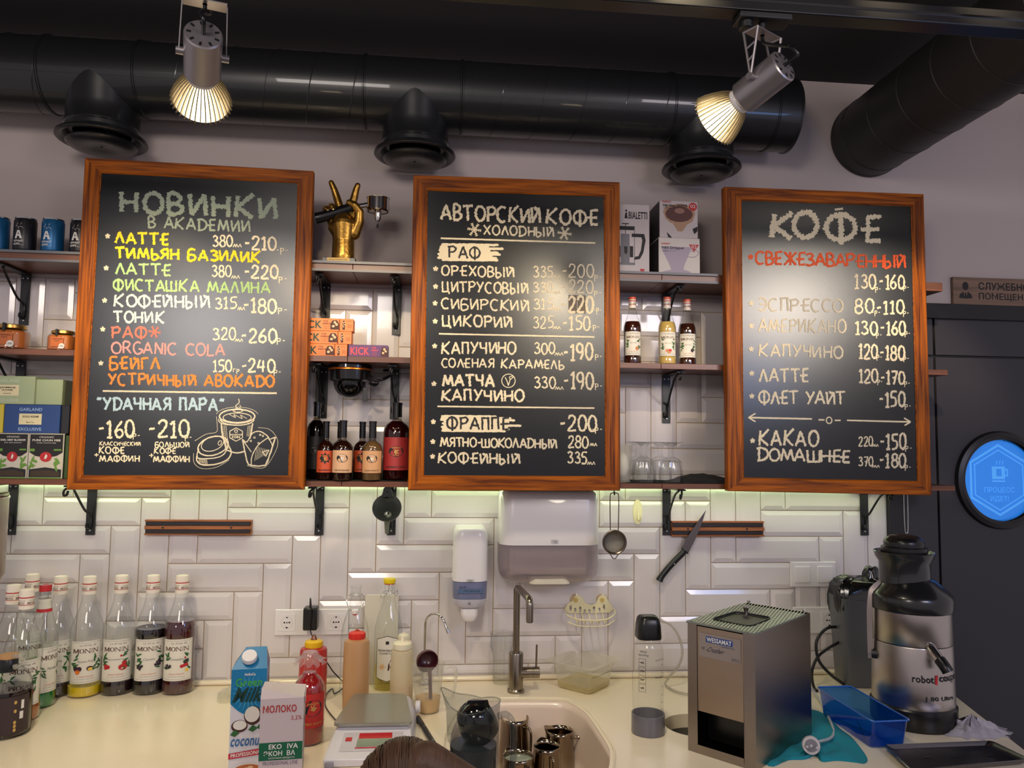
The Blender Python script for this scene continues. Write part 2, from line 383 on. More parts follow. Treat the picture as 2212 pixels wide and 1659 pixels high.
# staff sign over the door
a = at(2060, 657, -.012); b = at(2300, 598, -.012)
sg = thing('room_sign', 'brown wooden sign with black person icon above the dark door', 'sign', ((a.x+b.x)/2, 0, a.z))
hw, hh = (b.x-a.x)/2, at(2060, 598, -.012).z-a.z
obj('sign_board', MB().box(-hw, hw, -.012, 0, 0, hh), woodm('grey_walnut_sign', (92, 70, 56), (138, 108, 88), 'x', .7, .5), sg)
lm = MB(); k = hh/59; fn = lambda x, z: (-hw+x*k, -.0125, z*k)
poly(lm, ell(28, 40, 7, 9), fn)
for sx in (-1, 1): poly(lm, [(28+sx*15, 14), (28+sx*13, 22), (28+sx*5, 28), (28+sx*1.5, 13)], fn)
poly(lm, [(26.5, 26), (29.5, 26), (30, 15), (28, 12), (26, 15)], fn)
text(lm, 'СЛУЖЕБНОЕ', 122, 41, 128, 17, fn=fn, thick=.0006/k); obj('lettering', lm, K_blk, sg, 0); lm = MB(); text(lm, 'ПОМЕЩЕНИЕ', 122, 18, 128, 17, fn=fn, thick=.0006/k)
obj('lettering', lm, K_blk, sg, 0)

# ------------------------------------------------------------------ counter with sink and waste hole
def P2(pts, z=ZC): return [(onz(x, y, z).x, onz(x, y, z).y) for x, y in pts]
rt1, rt2 = onz(2065, 1505, ZC), onz(2212, 1620, ZC)
dr = (rt2-rt1).normalized(); rb = rt1 - dr*(rt1.y+.004)/dr.y*1.0
rf = rt1 + dr*((-.745-rt1.y)/dr.y)
sink = P2([(975, 1659), (972, 1600), (985, 1560), (1010, 1530), (1050, 1516), (1100, 1513), (1190, 1513), (1225, 1516), (1255, 1532), (1275, 1552), (1300, 1590), (1316, 1618), (1318, 1640), (1314, 1662), (1304, 1690), (1275, 1712), (1220, 1722), (1050, 1722), (1000, 1712), (980, 1695)])
hc = onz(1503, 1566, ZC); hr = wid(hc, 68)
hole = ell(hc.x, hc.y, hr, hr, 40)
def slab(outer, holes, z0, z1, name, m, parent=None, bev=0):
    cu = bpy.data.curves.new('c', 'CURVE'); cu.dimensions = '2D'; cu.fill_mode = 'BOTH'; cu.extrude = (z1-z0)/2
    for pts in [outer]+holes:
        s = cu.splines.new('POLY'); s.points.add(len(pts)-1); s.use_cyclic_u = True
        for i, p in enumerate(pts): s.points[i].co = (p[0], p[1], 0, 1)
    o = bpy.data.objects.new('t', cu); me = bpy.data.meshes.new_from_object(o); bpy.data.objects.remove(o)
    me.materials.clear(); me.materials.append(m); q = bpy.data.objects.new(name, me); COL.objects.link(q)
    q.location.z = (z0+z1)/2
    if parent: q.parent = parent
    if bev:
        b = q.modifiers.new('bevel', 'BEVEL'); b.width = bev; b.segments = 3; b.limit_method = 'ANGLE'; b.angle_limit = radians(50)
        for p in me.polygons: p.use_smooth = True
        me.set_sharp_from_angle(angle=radians(40))
    return q
sink_s = [(p.x, p.y) for p in smooth([V((x, y, 0)) for x, y in sink], 4, True)]
ctr = thing('counter', 'cream stone worktop with a moulded sink along the tiled wall', 'counter')
outer = [(XL+.05, -.003), (rb.x, -.003), (rf.x, rf.y), (XL+.05, -.745)]
slab(outer, [sink_s, hole], ZC-.03, ZC, 'worktop', M_ctr, ctr, .004)
# sink bowl
cx = sum(p[0] for p in sink_s)/len(sink_s); cy_ = sum(p[1] for p in sink_s)/len(sink_s)
M_sink = mat('cream_stone_sink', (226, 206, 190), .3, coat=.2)
rings = []
for (f, z) in ((1.0, ZC-.002), (.985, ZC-.02), (.97, ZC-.12), (.93, ZC-.150), (.85, ZC-.16), (.4, ZC-.163), (.12, ZC-.165)):
    rings.append([(cx+(x-cx)*f, cy_+(y-cy_)*f, z) for x, y in sink_s])
sb = MB().loft(rings, cap=False); bo = obj('sink_bowl', sb, M_sink, ctr, 60)
sm = bo.modifiers.new('solid', 'SOLIDIFY'); sm.thickness = .004; sm.offset = 1
rl = [(cx+(x-cx)*1.06, cy_+(y-cy_)*1.06, ZC+.0005) for x, y in sink_s]
obj('sink_rim', MB().tube(rl, .0022, 6, True), M_ctr, ctr, 60)
obj('drain', MB().cyl(.03, ZC-.167, ZC-.160, 24, Matrix.Translation((cx, cy_, 0))), M_steel, ctr)
obj('waste_sleeve', MB().loft([[(x, y, z) for x, y in ell(hc.x, hc.y, hr-.0005, hr-.0005, 40)] for z in (ZC-.002, ZC-.032)], cap=False), M_ctr, ctr, 60)
obj('waste_bin_liner', MB().loft([[(x, y, z) for x, y in ell(hc.x, hc.y, hr-.002, hr-.002, 40)] for z in (ZC-.032, ZC-.3)]), mat('black_liner', (8, 8, 9), .4), ctr, 60)
obj('upstand', MB().box(XL+.05, XE, -.03, -.009, ZC+.0002, ZC+.012), M_ctr, ctr, bevel=.005)
obj('cabinet', MB().box(XL+.06, cx-.34, -.69, -.02, .08, ZC-.031).box(cx-.3, rf.x-.03, -.69, -.02, .08, ZC-.35), mat('grey_cabinet', (120, 116, 112), .5), ctr)
obj('plinth', MB().box(XL+.06, rf.x-.03, -.64, -.02, 0, .08), M_blackp, ctr)

# ------------------------------------------------------------------ shelves
SD = -.174
def shelf(name, px, zt, zb, label, joints, strips=False):
    xR = at(px, 600, SD).x; t = thing(name, label, 'shelf', (0, 0, zb), group='wooden wall shelves')
    xs = [-.75]+joints+[xR]
    for i in range(len(xs)-1):
        obj('plank', MB().box(xs[i]+(.0004 if i else 0), xs[i+1]-.0004, SD+(.002 if strips else 0), -.01, 0, zt-zb), M_shelf, t, bevel=.0008, seg=1)
    if strips:
        xs_ = at(1550, 600, SD).x
        for (z0, z1) in ((zt-zb-.005, zt-zb+.0015), (-.0015, .0045)):
            obj('metal_strip', MB().box(-.75, xs_, SD-.004, SD+.002, z0, z1), mat('dull_aluminium_strip', (112, 112, 116), .5, metal=.3), t)
    return t, zt
def fz(x, y): return at(x, y, SD).z
zt_t, zt_b = fz(780, 567), fz(780, 587)
zm_t, zm_b = fz(1440, 785), fz(1440, 797)
zb_t, zb_b = fz(770, 1040), fz(770, 1052)
jt = [at(762, 575, SD).x, at(1430, 600, SD).x]; jm = [at(751, 770, SD).x, at(1428, 790, SD).x]; jb = [at(738, 1045, SD).x, at(1430, 1050, SD).x]
sh1, Z1 = shelf('wall_shelf', 2037, zt_t, zt_b, 'topmost wooden wall shelf edged with two metal strips', jt, True)
sh2, Z2 = shelf('wall_shelf', 2042, zm_t, zm_b, 'middle wooden wall shelf under the jars and bar boxes', jm)
sh3, Z3 = shelf('wall_shelf', 2050, zb_t, zb_b, 'lowest wooden wall shelf lit from below by a light strip', jb)
obj('led_strip', MB().box(-.70, 2.02, -.022, -.010, -.006, -.0005), mat('led_strip', (240, 255, 220), .4, emit=(225, 255, 190), estr=5), sh3, label='glowing greenish white light strip')
# iron brackets: wall plate, shelf arm and curved brace
def bracket(zb, x, lab, plate_w=.0235, h=.140, dirn=1):
    t = thing('shelf_bracket', lab, 'bracket', (x, 0, zb-.002), group='black iron shelf brackets')
    obj('wall_plate', MB().box(-plate_w/2, plate_w/2, -.014, -.0095, -h, 0), M_black, t)
    obj('shelf_arm', MB().box(-plate_w/2, plate_w/2, -.150, -.0095, -.0045, -.0005), M_black, t)
    obj('scroll_brace', MB().tube([(0, -.150, -.006), (-.004, -.163, -.012), (-.006, -.160, -.024), (-.004, -.148, -.024), (-.002, -.146, -.014)], .003, 6, sub=5)
        .tube([(0, -.125, -.006), (-.004, -.105, -.018), (-.004, -.075, -.045), (-.002, -.045, -.072), (.002, -.022, -.085), (.003, -.019, -.105), (0, -.0215, -.122), (-.006, -.024, -.118), (-.005, -.024, -.108)], .0032, 6, sub=5), M_black, t, 60)
    for (sx, sz) in ((-.006, -.012), (.006, -.012), (0, -h+.012)):
        obj('screw', MB().lathe([(0, 0), (.0028, 0), (.0022, .0016), (.001, .0018), (0, .0008)], 10, Matrix.Translation((sx, -.014, sz)) @ Matrix.Rotation(pi/2, 4, 'X')), M_screw, t)
    return t
bx = [at(x, 1110, -.012).x for x in (26, 197, 690, 846, 1440, 1867)]
names = ['leftmost black bracket under the lowest shelf', 'black bracket under the lowest shelf below the left menu board', 'black bracket under the lowest shelf left of the funnel',
         'black bracket under the lowest shelf behind the funnel', 'black bracket under the lowest shelf beside the knife', 'rightmost black bracket under the lowest shelf']
for x, n in zip(bx, names): bracket(zb_b, x, n)
for i, n in ((0, 'black bracket under the middle shelf beside the tea boxes'), (2, 'black bracket under the middle shelf left of the dome camera'), (3, 'black bracket under the middle shelf right of the dome camera'), (4, 'black bracket under the middle shelf above the upturned glasses')):
    bracket(zm_b, bx[i], n)
for i, n in ((0, 'black bracket under the top shelf below the black can'), (2, 'black bracket under the top shelf below the golden hand'), (3, 'black bracket under the top shelf above the purple bar box'), (4, 'black bracket under the top shelf behind the syrup bottles')):
    bracket(zt_b, bx[i], n)

# ------------------------------------------------------------------ menu boards
def arc(cx, cy, rx, ry, a0, a1, n=12): return [(cx+rx*cos(radians(a0+(a1-a0)*i/n)), cy+ry*sin(radians(a0+(a1-a0)*i/n))) for i in range(n+1)]
O_ = arc(.3, .5, .3, .5, 100, 460, 16)
G = {
 'А': (.64, [[(0, 0), (.32, 1), (.64, 0)], [(.1, .33), (.56, .35)]]),
 'Б': (.52, [[(.5, 1), (.06, .98), (.03, 0), (.35, .0), (.5, .15), (.48, .4), (.3, .52), (.04, .5)]]),
 'В': (.52, [[(.05, 0), (.05, 1), (.35, .97), (.44, .76), (.3, .56), (.06, .52)], [(.3, .55), (.52, .35), (.46, .1), (.25, 0), (.02, .0)]]),
 'Г': (.5, [[(.05, 0), (.03, .98), (.48, 1)]]),
 'Д': (.62, [[(.1, 0), (.1, 1)], [(-.05, .93), (.3, 1), (.6, .75), (.62, .35), (.4, .06), (.0, -.02)]]),
 'Е': (.5, [[(.52, 1), (.12, .95), (.12, .5)], [(-.1, .46), (.46, .5)], [(.12, .5), (.1, .03), (.5, .04)]]),
 'Ж': (.8, [[(0, 1), (.4, .5), (.8, 0)], [(.8, 1), (.4, .5), (0, 0)], [(.4, 1.02), (.4, -.03)]]),
 'З': (.5, [[(0, .88), (.25, 1), (.45, .85), (.4, .62), (.15, .53)], [(.2, .54), (.5, .42), (.5, .12), (.25, 0), (0, .1)]]),
 'И': (.58, [[(0, 1), (.08, .02), (.5, .98), (.56, 0)]]),
 'Й': (.58, [[(0, 1), (.08, .02), (.5, .98), (.56, 0)], [(.2, 1.05), (.3, .86), (.38, 1.0)]]),
 'К': (.6, [[(.08, 1), (0, 0)], [(.6, 1.1), (.06, .48), (.56, -.02)]]),
 'Л': (.56, [[(0, 0), (.28, 1), (.56, 0)]]),
 'М': (.76, [[(0, 0), (.14, 1), (.38, .15), (.6, 1), (.76, 0)]]),
 'Н': (.54, [[(0, 1), (.02, 0)], [(.52, 1), (.5, 0)], [(0, .48), (.52, .52)]]),
 'О': (.6, [O_]),
 'П': (.54, [[(.05, 0), (.05, .98)], [(-.03, .98), (.54, 1)], [(.46, 1), (.5, 0)]]),
 'Р': (.56, [[(.05, 0), (.06, .98)], [(-.05, .92), (.38, 1), (.57, .8), (.42, .52), (.06, .46)]]),
 'С': (.55, [arc(.32, .5, .32, .5, 50, 305)]),
 'Т': (.6, [[(-.03, .96), (.64, 1)], [(.28, 1), (.32, 0)]]),
 'У': (.56, [[(0, 1), (.3, .42)], [(.56, 1), (.12, 0)]]),
 'Ф': (.74, [arc(.36, .52, .36, .46, 90, 450, 18), [(.36, 1.08), (.38, -.12)]]),
 'Х': (.56, [[(0, 1), (.54, 0)], [(.56, 1), (0, 0)]]),
 'Ц': (.62, [[(0, 1), (.03, .03), (.5, .05)], [(.46, 1), (.48, .05)], [(.48, .06), (.6, .0), (.58, -.18)]]),
 'Ч': (.52, [[(0, 1), (.05, .5), (.48, .48)], [(.48, 1), (.46, 0)]]),
 'Ш': (.78, [[(0, 1), (.02, .02), (.76, .04)], [(.37, .95), (.38, .04)], [(.74, 1), (.74, .0)]]),
 'Ь': (.48, [[(.04, 1), (.05, 0), (.3, .0), (.47, .2), (.36, .44), (.06, .42)]]),
 'Ы': (.74, [[(.04, 1), (.05, 0), (.25, .0), (.42, .2), (.3, .44), (.06, .42)], [(.66, 1), (.68, 0)]]),
 'Э': (.55, [arc(.22, .5, .33, .5, 125, -125), [(.1, .5), (.5, .5)]]),
 'Я': (.54, [[(.5, 0), (.5, .98)], [(.54, 1), (.2, .96), (.04, .76), (.18, .5), (.5, .48)], [(.3, .5), (0, 0)]]),
 'O': (.66, [arc(.33, .5, .33, .5, 100, 460, 16)]), 'R': (.58, [[(.05, 0), (.05, 1), (.42, .97), (.5, .75), (.3, .5), (.05, .48)], [(.25, .5), (.58, 0)]]),
 'G': (.62, [arc(.33, .5, .33, .5, 55, 350), [(.66, .4), (.38, .42)]]), 'A': (.62, [[(0, 0), (.32, 1), (.64, 0)], [(.1, .33), (.56, .35)]]),
 'N': (.56, [[(0, 0), (.05, 1), (.5, 0), (.56, 1)]]), 'I': (.1, [[(.05, 1), (.05, 0)]]), 'C': (.58, [arc(.34, .5, .34, .5, 50, 310)]), 'L': (.46, [[(.03, 1), (0, 0), (.46, .02)]]),
 '0': (.5, [arc(.25, .5, .25, .5, 80, 440, 16)]), '1': (.3, [[(0, .78), (.2, 1), (.18, 0)], [(.0, .0), (.34, .01)]]),
 '2': (.5, [[(.03, .76), (.15, .98), (.38, .96), (.44, .72), (.28, .38), (0, .02), (.52, .04)]]),
 '3': (.48, [[(.02, .84), (.2, 1), (.42, .87), (.36, .62), (.18, .55)], [(.18, .56), (.46, .42), (.46, .12), (.2, 0), (0, .14)]]),
 '4': (.52, [[(.16, 1), (0, .38), (.52, .42)], [(.4, .95), (.36, 0)]]),
 '5': (.5, [[(.54, 1), (.12, .97), (.1, .6), (.36, .58), (.48, .35), (.36, .06), (.02, .02)]]),
 '6': (.5, [[(.42, 1), (.12, .62), (.02, .25), (.2, .0), (.42, .1), (.46, .35), (.28, .5), (.06, .36)]]),
 '7': (.5, [[(0, .97), (.5, 1), (.2, 0)], [(.08, .5), (.42, .55)]]),
 '8': (.48, [arc(.24, .76, .19, .24, -90, 270), arc(.24, .26, .24, .27, 90, 450)]),
 '9': (.48, [arc(.22, .72, .22, .28, 0, 360), [(.44, .72), (.42, .3), (.28, 0)]]),
 '-': (.34, [[(.02, .48), (.32, .52)]]), '+': (.5, [[(0, .5), (.5, .52)], [(.25, .95), (.25, .05)]]), '.': (.1, [[(.04, .02), (.06, .1)]]),
 'м': (1.2, [[(0, 0), (.2, 1), (.36, 0), (.52, 1), (.7, 0)], [(.78, 0), (1.0, 1), (1.2, 0)]]),
 'г': (.5, [[(0, 0), (.0, 1), (.45, 1)]]), 'р': (.6, [[(.05, -.5), (.05, 1)], [(-.05, .95), (.5, .9), (.5, .35), (.05, .25)]]),
 '"': (.3, [[(.1, 1.05), (.02, .8)], [(.25, 1.05), (.18, .8)]]), ' ': (.36, []),
}
class Chalk:
    """rough edged strokes drawn in photograph pixels and laid on the board plane as flat geometry"""
    def __init__(s, eps, m=None, parent=None, label=None): s.mb = MB(); s.eps = eps; s.k = 0; s.m = m; s.parent = parent; s.label = label
    def flush(s, name='lettering'):
        if s.mb.v and s.m: obj(name, s.mb, s.m, s.parent, 0); s.mb = MB()
    def stroke(s, pts, th, rough=.35, step=2.0, taper=False):
        L = [0]
        for a, b in zip(pts, pts[1:]): L.append(L[-1]+math.hypot(b[0]-a[0], b[1]-a[1]))
        if L[-1] < .3: return
        n = max(2, int(L[-1]/step)+1); P = []; j = 0
        for i in range(n+1):
            d = L[-1]*i/n
            while j < len(L)-2 and L[j+1] < d: j += 1
            t = (d-L[j])/max(L[j+1]-L[j], 1e-6)
            P.append((pts[j][0]+(pts[j+1][0]-pts[j][0])*t, pts[j][1]+(pts[j+1][1]-pts[j][1])*t))
        vs = []; s.k = (s.k+1) % 9; e0 = s.eps+s.k*.00005
        for i, (x, y) in enumerate(P):
            a = P[max(i-1, 0)]; b = P[min(i+1, n)]; dx, dy = b[0]-a[0], b[1]-a[1]; l = math.hypot(dx, dy) or 1
            nx, ny = -dy/l, dx/l; e = .6 if (i in (0, n) and taper) else 1
            w1 = th/2*e*(1+random.uniform(-rough, rough)); w2 = th/2*e*(1+random.uniform(-rough, rough))
            for q, w_ in ((1, w1), (-1, w2)): vs.append(at(x+nx*w_*q, y+ny*w_*q, YB-e0-(i % 24)*1e-5))
        s.mb.add(vs, [(2*i, 2*i+1, 2*i+3, 2*i+2) for i in range(n)])
    def write(s, txt, x0, x1, y0, y1, cap, th, rough=.35, gap=.17, jit=.035, slant=0):
        tot = sum(G[c][0] for c in txt)+gap*(len(txt)-1); k = (x1-x0)/tot; u = 0
        sl = (y1-y0)/(x1-x0)
        for c in txt:
            w, st = G[c]; jx, jy, js = random.uniform(-jit, jit), random.uniform(-jit, jit), 1+random.uniform(-jit, jit)
            for p in st:
                q = []
                if len(p) > 5: p = [(v.x, v.y) for v in smooth([V((a, b, 0)) for a, b in p], 3)]
                for (a, b) in p:
                    X = x0+(u+jx+a)*k; q.append((X+slant*b*cap, y0+(X-x0)*sl-(b*js+jy)*cap))
                s.stroke(q, th, rough)
            u += w+gap
    def fill(s, pts): s.mb.add([at(x, y, YB-s.eps) for x, y in pts], [tuple(range(len(pts)))])
    def snow(s, x, y, r):
        for i in range(6):
            a = radians(60*i+8); c, d = cos(a), sin(a); s.stroke([(x, y), (x+c*r, y+d*r)], 1.6, .2)
            for f in (.55, .8):
                for q in (-1, 1):
                    e = a+q*.8; s.stroke([(x+c*r*f, y+d*r*f), (x+c*r*f+cos(e)*r*.26, y+d*r*f+sin(e)*r*.26)], 1.4, .2)
            b = radians(60*(i+1)+8); s.stroke([(x+c*r*.42, y+d*r*.42), (x+cos(b)*r*.42, y+sin(b)*r*.42)], 1.6, .2)
            s.stroke([(x+c*r*.2, y+d*r*.2), (x+cos(b)*r*.2, y+sin(b)*r*.2)], 1.4, .2)
        s.flush('chalk_snowflake')
    def star(s, x, y, r=5.5):
        for i in range(5):
            a = radians(-90+72*i); s.stroke([(x, y), (x+cos(a)*r, y+sin(a)*r)], 3.6, .3)
        s.flush('chalk_star')
    def line(s, pts, th, rough=.1, step=6): s.stroke(pts, th, rough, step); s.flush('chalk_line')
    def done(s, m, parent, label=None): return obj('lettering', s.mb, m, parent, 0, label=label)
# slate panel with faint smudges
M_slate = mat('slate_panel', (15, 17, 21), .25, spec=.5, var=.22, vscale=9, bump=.03, bscale=700)
FRD = woodm('stained_pine_rail', (76, 28, 2), (186, 98, 4), 'x', 1.3, .5, 0, .22)
FRZ = woodm('stained_pine_stile', (76, 28, 2), (186, 98, 4), 'z', 1.3, .5, 0, .22)
def board(label, outer, inner):
    o = [at(x, y, YB) for x, y in outer]; i = [at(x, y, YB) for x, y in inner]      # TL TR BR BL
    t = thing('menu_board', label, 'menu board', (0, 0, 0), group='framed chalk menu boards')
    yb = YB+.024
    for k in range(4):
        a, b, c, d = o[k], o[(k+1) % 4], i[(k+1) % 4], i[k]
        vs = []
        for y, s_ in ((yb, 0), (YB+.002, 0), (YB, 1)):
            for p, q in ((a, d), (b, c), (c, b), (d, a)):
                e = (q-p).normalized()*.0025*s_; vs.append((p.x+e.x, y, p.z+e.z))
        fs = [(0, 1, 2, 3), (8, 9, 10, 11)]+[(j*4+n, j*4+(n+1) % 4, (j+1)*4+(n+1) % 4, (j+1)*4+n) for j in (0, 1) for n in range(4)]
        obj('frame_rail' if k % 2 == 0 else 'frame_stile', MB().add(vs, fs), FRD if k % 2 == 0 else FRZ, t, 20)
    # bead between frame and slate
    bd = MB()
    for k in range(4): bd.bar((i[k].x, YB+.003, i[k].z), (i[(k+1) % 4].x, YB+.003, i[(k+1) % 4].z), .0018, 6)
    obj('bead', bd, FRD, t)
    cx_ = sum(p.x for p in i)/4; cz_ = sum(p.z for p in i)/4
    P = [(cx_+(p.x-cx_)*1.01, cz_+(p.z-cz_)*1.01) for p in i]
    obj('slate_panel', MB().add([(x, y, z) for y in (YB+.0035, YB+.012) for x, z in P], [(0, 1, 2, 3), (4, 5, 6, 7)]+[(n, (n+1) % 4, 4+(n+1) % 4, 4+n) for n in range(4)]), M_slate, t, 0)
    return t
YB_ = YB
B1 = board('large left menu board headed by pale green chalk with coloured lines and a cup drawing', [(183, 340), (677, 369), (656, 1058), (143, 1058)], [(217, 372), (643.7, 394), (623, 1028.7), (177.5, 1028)])
B2 = board('middle menu board in cream chalk with two snowflakes and two painted smears', [(893, 377.4), (1339, 393.4), (1340, 1060), (881, 1059.6)], [(922.5, 410), (1306, 423), (1309, 1030), (914.6, 1028)])
B3 = board('right menu board with a big cream heading and an orange red line under it', [(1565, 403), (1996, 419), (2013.5, 1070), (1573, 1061)], [(1601.6, 431.4), (1969.7, 444.6), (1983.5, 1040.5), (1606.5, 1033)])
EPS = -.0030           # the slate face lies 3.5 mm behind the frame front
def layer(items, m, parent, label=None, e=0, extra=None):
    c = Chalk(EPS+e, m, parent)
    for it in items:
        c.write(*it)
        if label and not label.startswith(('cream', 'dark')): c.done(m, parent, label.replace('lines', 'line')); c.mb = MB()
        else: c.flush()
    if extra: extra(c)
    c.flush()
# small 'ml' and '-r-' marks
def ml(c, x0, x1, yb, h=7): c.write('м', x0, x1, yb, yb, h, 1.8, .2); c.flush()
def rub(c, x0, x1, yb, h=9): c.write('-р-', x0, x1, yb, yb, h, 1.9, .2, .25); c.flush()
Kgg = ink('chalk_sage', (158, 168, 146)); Kye = ink('chalk_yellow', (240, 206, 40)); Klg = ink('chalk_light_green', (164, 196, 128)); Kpg = ink('chalk_mint', (206, 220, 204))
Krd = ink('chalk_salmon', (224, 116, 96)); Kpk = ink('chalk_pink', (228, 148, 142)); Kor = ink('chalk_orange', (238, 138, 62)); Kbl = ink('chalk_pale_blue', (176, 200, 208)); Kro = ink('chalk_red_orange', (238, 96, 48))
layer([('НОВИНКИ', 262, 597, 458, 473, 44, 9.5, .4, .2)], Kgg, B1, 'large sage chalk heading')
layer([('В АКАДЕМИИ', 319, 539, 492, 501, 24, 4.2, .35)], Kgg, B1, 'sage chalk line')
layer([('ЛАТТЕ', 250, 363, 525, 529, 24, 5.2), ('ТИМЬЯН БАЗИЛИК', 250, 563, 557, 567, 23, 5.2)], Kye, B1, 'yellow chalk lines')
layer([('ЛАТТЕ', 250, 369, 592, 595, 24, 4.4), ('ФИСТАШКА МАЛИНА', 245, 582, 627, 634, 24, 4.4)], Klg, B1, 'light green chalk lines')
layer([('КОФЕЙНЫЙ', 248, 452, 662, 666, 26, 4.4), ('ТОНИК', 246, 354, 696, 698, 24, 4.4)], Kpg, B1, 'mint chalk lines')
layer([('РАФ', 242, 316, 730, 731, 25, 4.4)], Krd, B1, 'salmon chalk line', extra=lambda c: c.snow(334, 717, 13))
layer([('ORGANIC COLA', 241, 485, 763, 768, 25, 4)], Kpk, B1, 'pink chalk line')
layer([('БЕЙГЛ', 237, 345, 797, 798, 25, 4.8), ('УСТРИЧНЫЙ АВОКАДО', 235, 592, 831, 836, 24, 4.8)], Kor, B1, 'orange chalk lines')
layer([('"УДАЧНАЯ ПАРА"', 211, 483, 884, 888, 26, 5)], Kbl, B1, 'pale blue chalk line')
def ex1(c):
    for x, y in ((232.7, 510), (229.4, 579), (226, 649), (222, 711), (218, 784.5)): c.star(x, y)
    for x0, x1, y in ((503, 521, 534), (500, 518, 602), (513, 529, 670), (508, 525, 738)): ml(c, x0, x1, y)
    c.write('гр.', 504, 520, 804, 804, 7, 1.8, .2); c.flush()
    for x0, x1, y in ((598, 622, 545), (594, 620, 607), (592, 619, 674), (590, 616, 740), (583, 607, 808), (279, 302, 945), (392, 414, 949)): rub(c, x0, x1, y)
    c.line([(222, 844.5), (400, 847), (598, 849.5)], 3.8, .12, 5)
    # cup, lid and muffin drawing (traced over the lines of the chalk sketch)
    q = lambda pts, th=2.4, sub=4: c.stroke([(150+v.x/4.1736, 780+v.y/4.1736) for v in smooth([V((a, b, 0)) for a, b in pts], sub)], th, .18)
    el = lambda cx, cy, rx, ry, th=2.2, a0=0, a1=360, ro=0: c.stroke([(150+(cx+rx*cos(t)*cos(ro)-ry*sin(t)*sin(ro))/4.1736, 780+(cy+rx*cos(t)*sin(ro)+ry*sin(t)*cos(ro))/4.1736) for t in [radians(a0+(a1-a0)*i/36) for i in range(37)]], th, .18)
    el(1512, 497, 160, 62, 3.0); el(1512, 510, 128, 42, 1.8); el(1512, 520, 156, 58, 2.4, 10, 170); el(1512, 492, 190, 78, .9, 190, 350)
    q([(1368, 560), (1378, 660), (1400, 740), (1412, 800)], 2.8); q([(1652, 560), (1640, 640), (1628, 700)], 2.6); q([(1412, 800), (1500, 828), (1575, 815)], 3)
    for dx in (14, 28, 42): q([(1368+dx, 580), (1380+dx, 680), (1410+dx*.8, 790)], 1)
    for dx in (10, 22, 36): q([(1648-dx, 580), (1636-dx, 680)], 1)
    q([(1345, 520), (1352, 550), (1400, 570), (1512, 578), (1620, 566), (1668, 530)], 1.8)
    q([(1440, 480), (1500, 510), (1480, 480), (1560, 520), (1540, 485), (1600, 520)], 1.2); q([(1500, 460), (1480, 440), (1530, 430), (1560, 450), (1510, 465)], 1.6); el(1520, 443, 50, 16, 1.1)
    q([(1520, 430), (1498, 405), (1530, 375), (1524, 340)], 1.8); q([(1535, 425), (1545, 405), (1530, 395)], 1.2)
    q([(1502, 602), (1560, 632), (1560, 692), (1502, 722), (1446, 692), (1446, 632), (1502, 602)], 1.8, 1)
    c.write('АКАДЕМИЯ', 150+1452/4.1736, 150+1556/4.1736, 780+670/4.1736, 780+670/4.1736, 3.4, .9, .1, .2, 0); c.write('КОФЕ', 150+1466/4.1736, 150+1540/4.1736, 780+695/4.1736, 780+695/4.1736, 4.6, 1.2, .1, .2, 0)
    el(1502, 632, 14, 12, 1.6)
    c.flush('cup_drawing')
    el(1290, 745, 105, 62, 1.8, ro=-.35); el(1295, 765, 140, 82, 2.8, ro=-.28); q([(1168, 790), (1150, 850), (1180, 880), (1330, 870), (1400, 830), (1430, 760)], 2.4)
    q([(1150, 850), (1150, 900), (1200, 935), (1320, 930), (1420, 890), (1458, 830), (1440, 770), (1400, 700)], 3); el(1356, 738, 14, 22, 1.6, ro=.4)
    for i in range(9): q([(1165+i*9, 870+i*2), (1172+i*9, 915+i*2)], .9)
    q([(1130, 720), (1230, 660), (1325, 640), (1332, 580), (1325, 500)], .9); q([(1120, 830), (1125, 920), (1200, 970), (1330, 955), (1440, 890)], .9)
    c.flush('lid_drawing')
    q([(1560, 705), (1600, 730), (1650, 650), (1720, 635), (1790, 680), (1800, 705), (1858, 685)], 2.4, 3); q([(1560, 705), (1600, 900), (1640, 940), (1765, 940), (1800, 860), (1858, 685)], 3, 2)
    q([(1790, 690), (1700, 760), (1645, 860), (1640, 935)], 2.2); q([(1790, 690), (1830, 780), (1765, 935)], 2); q([(1565, 715), (1640, 820)], 2, 1); q([(1740, 820), (1770, 860), (1800, 800), (1740, 820)], 2, 1)
    q([(1700, 600), (1790, 610), (1850, 660), (1880, 740), (1840, 850), (1770, 950), (1700, 965), (1600, 940)], .9)
    for x, y in ((1668, 690), (1635, 720), (1705, 740), (1720, 665), (1745, 675)): el(x, y, 8, 7, 1.6)
    for i in range(8): q([(1690+i*14, 770+i*4), (1670+i*14, 900-i*8)], .9)
    c.flush('muffin_drawing')
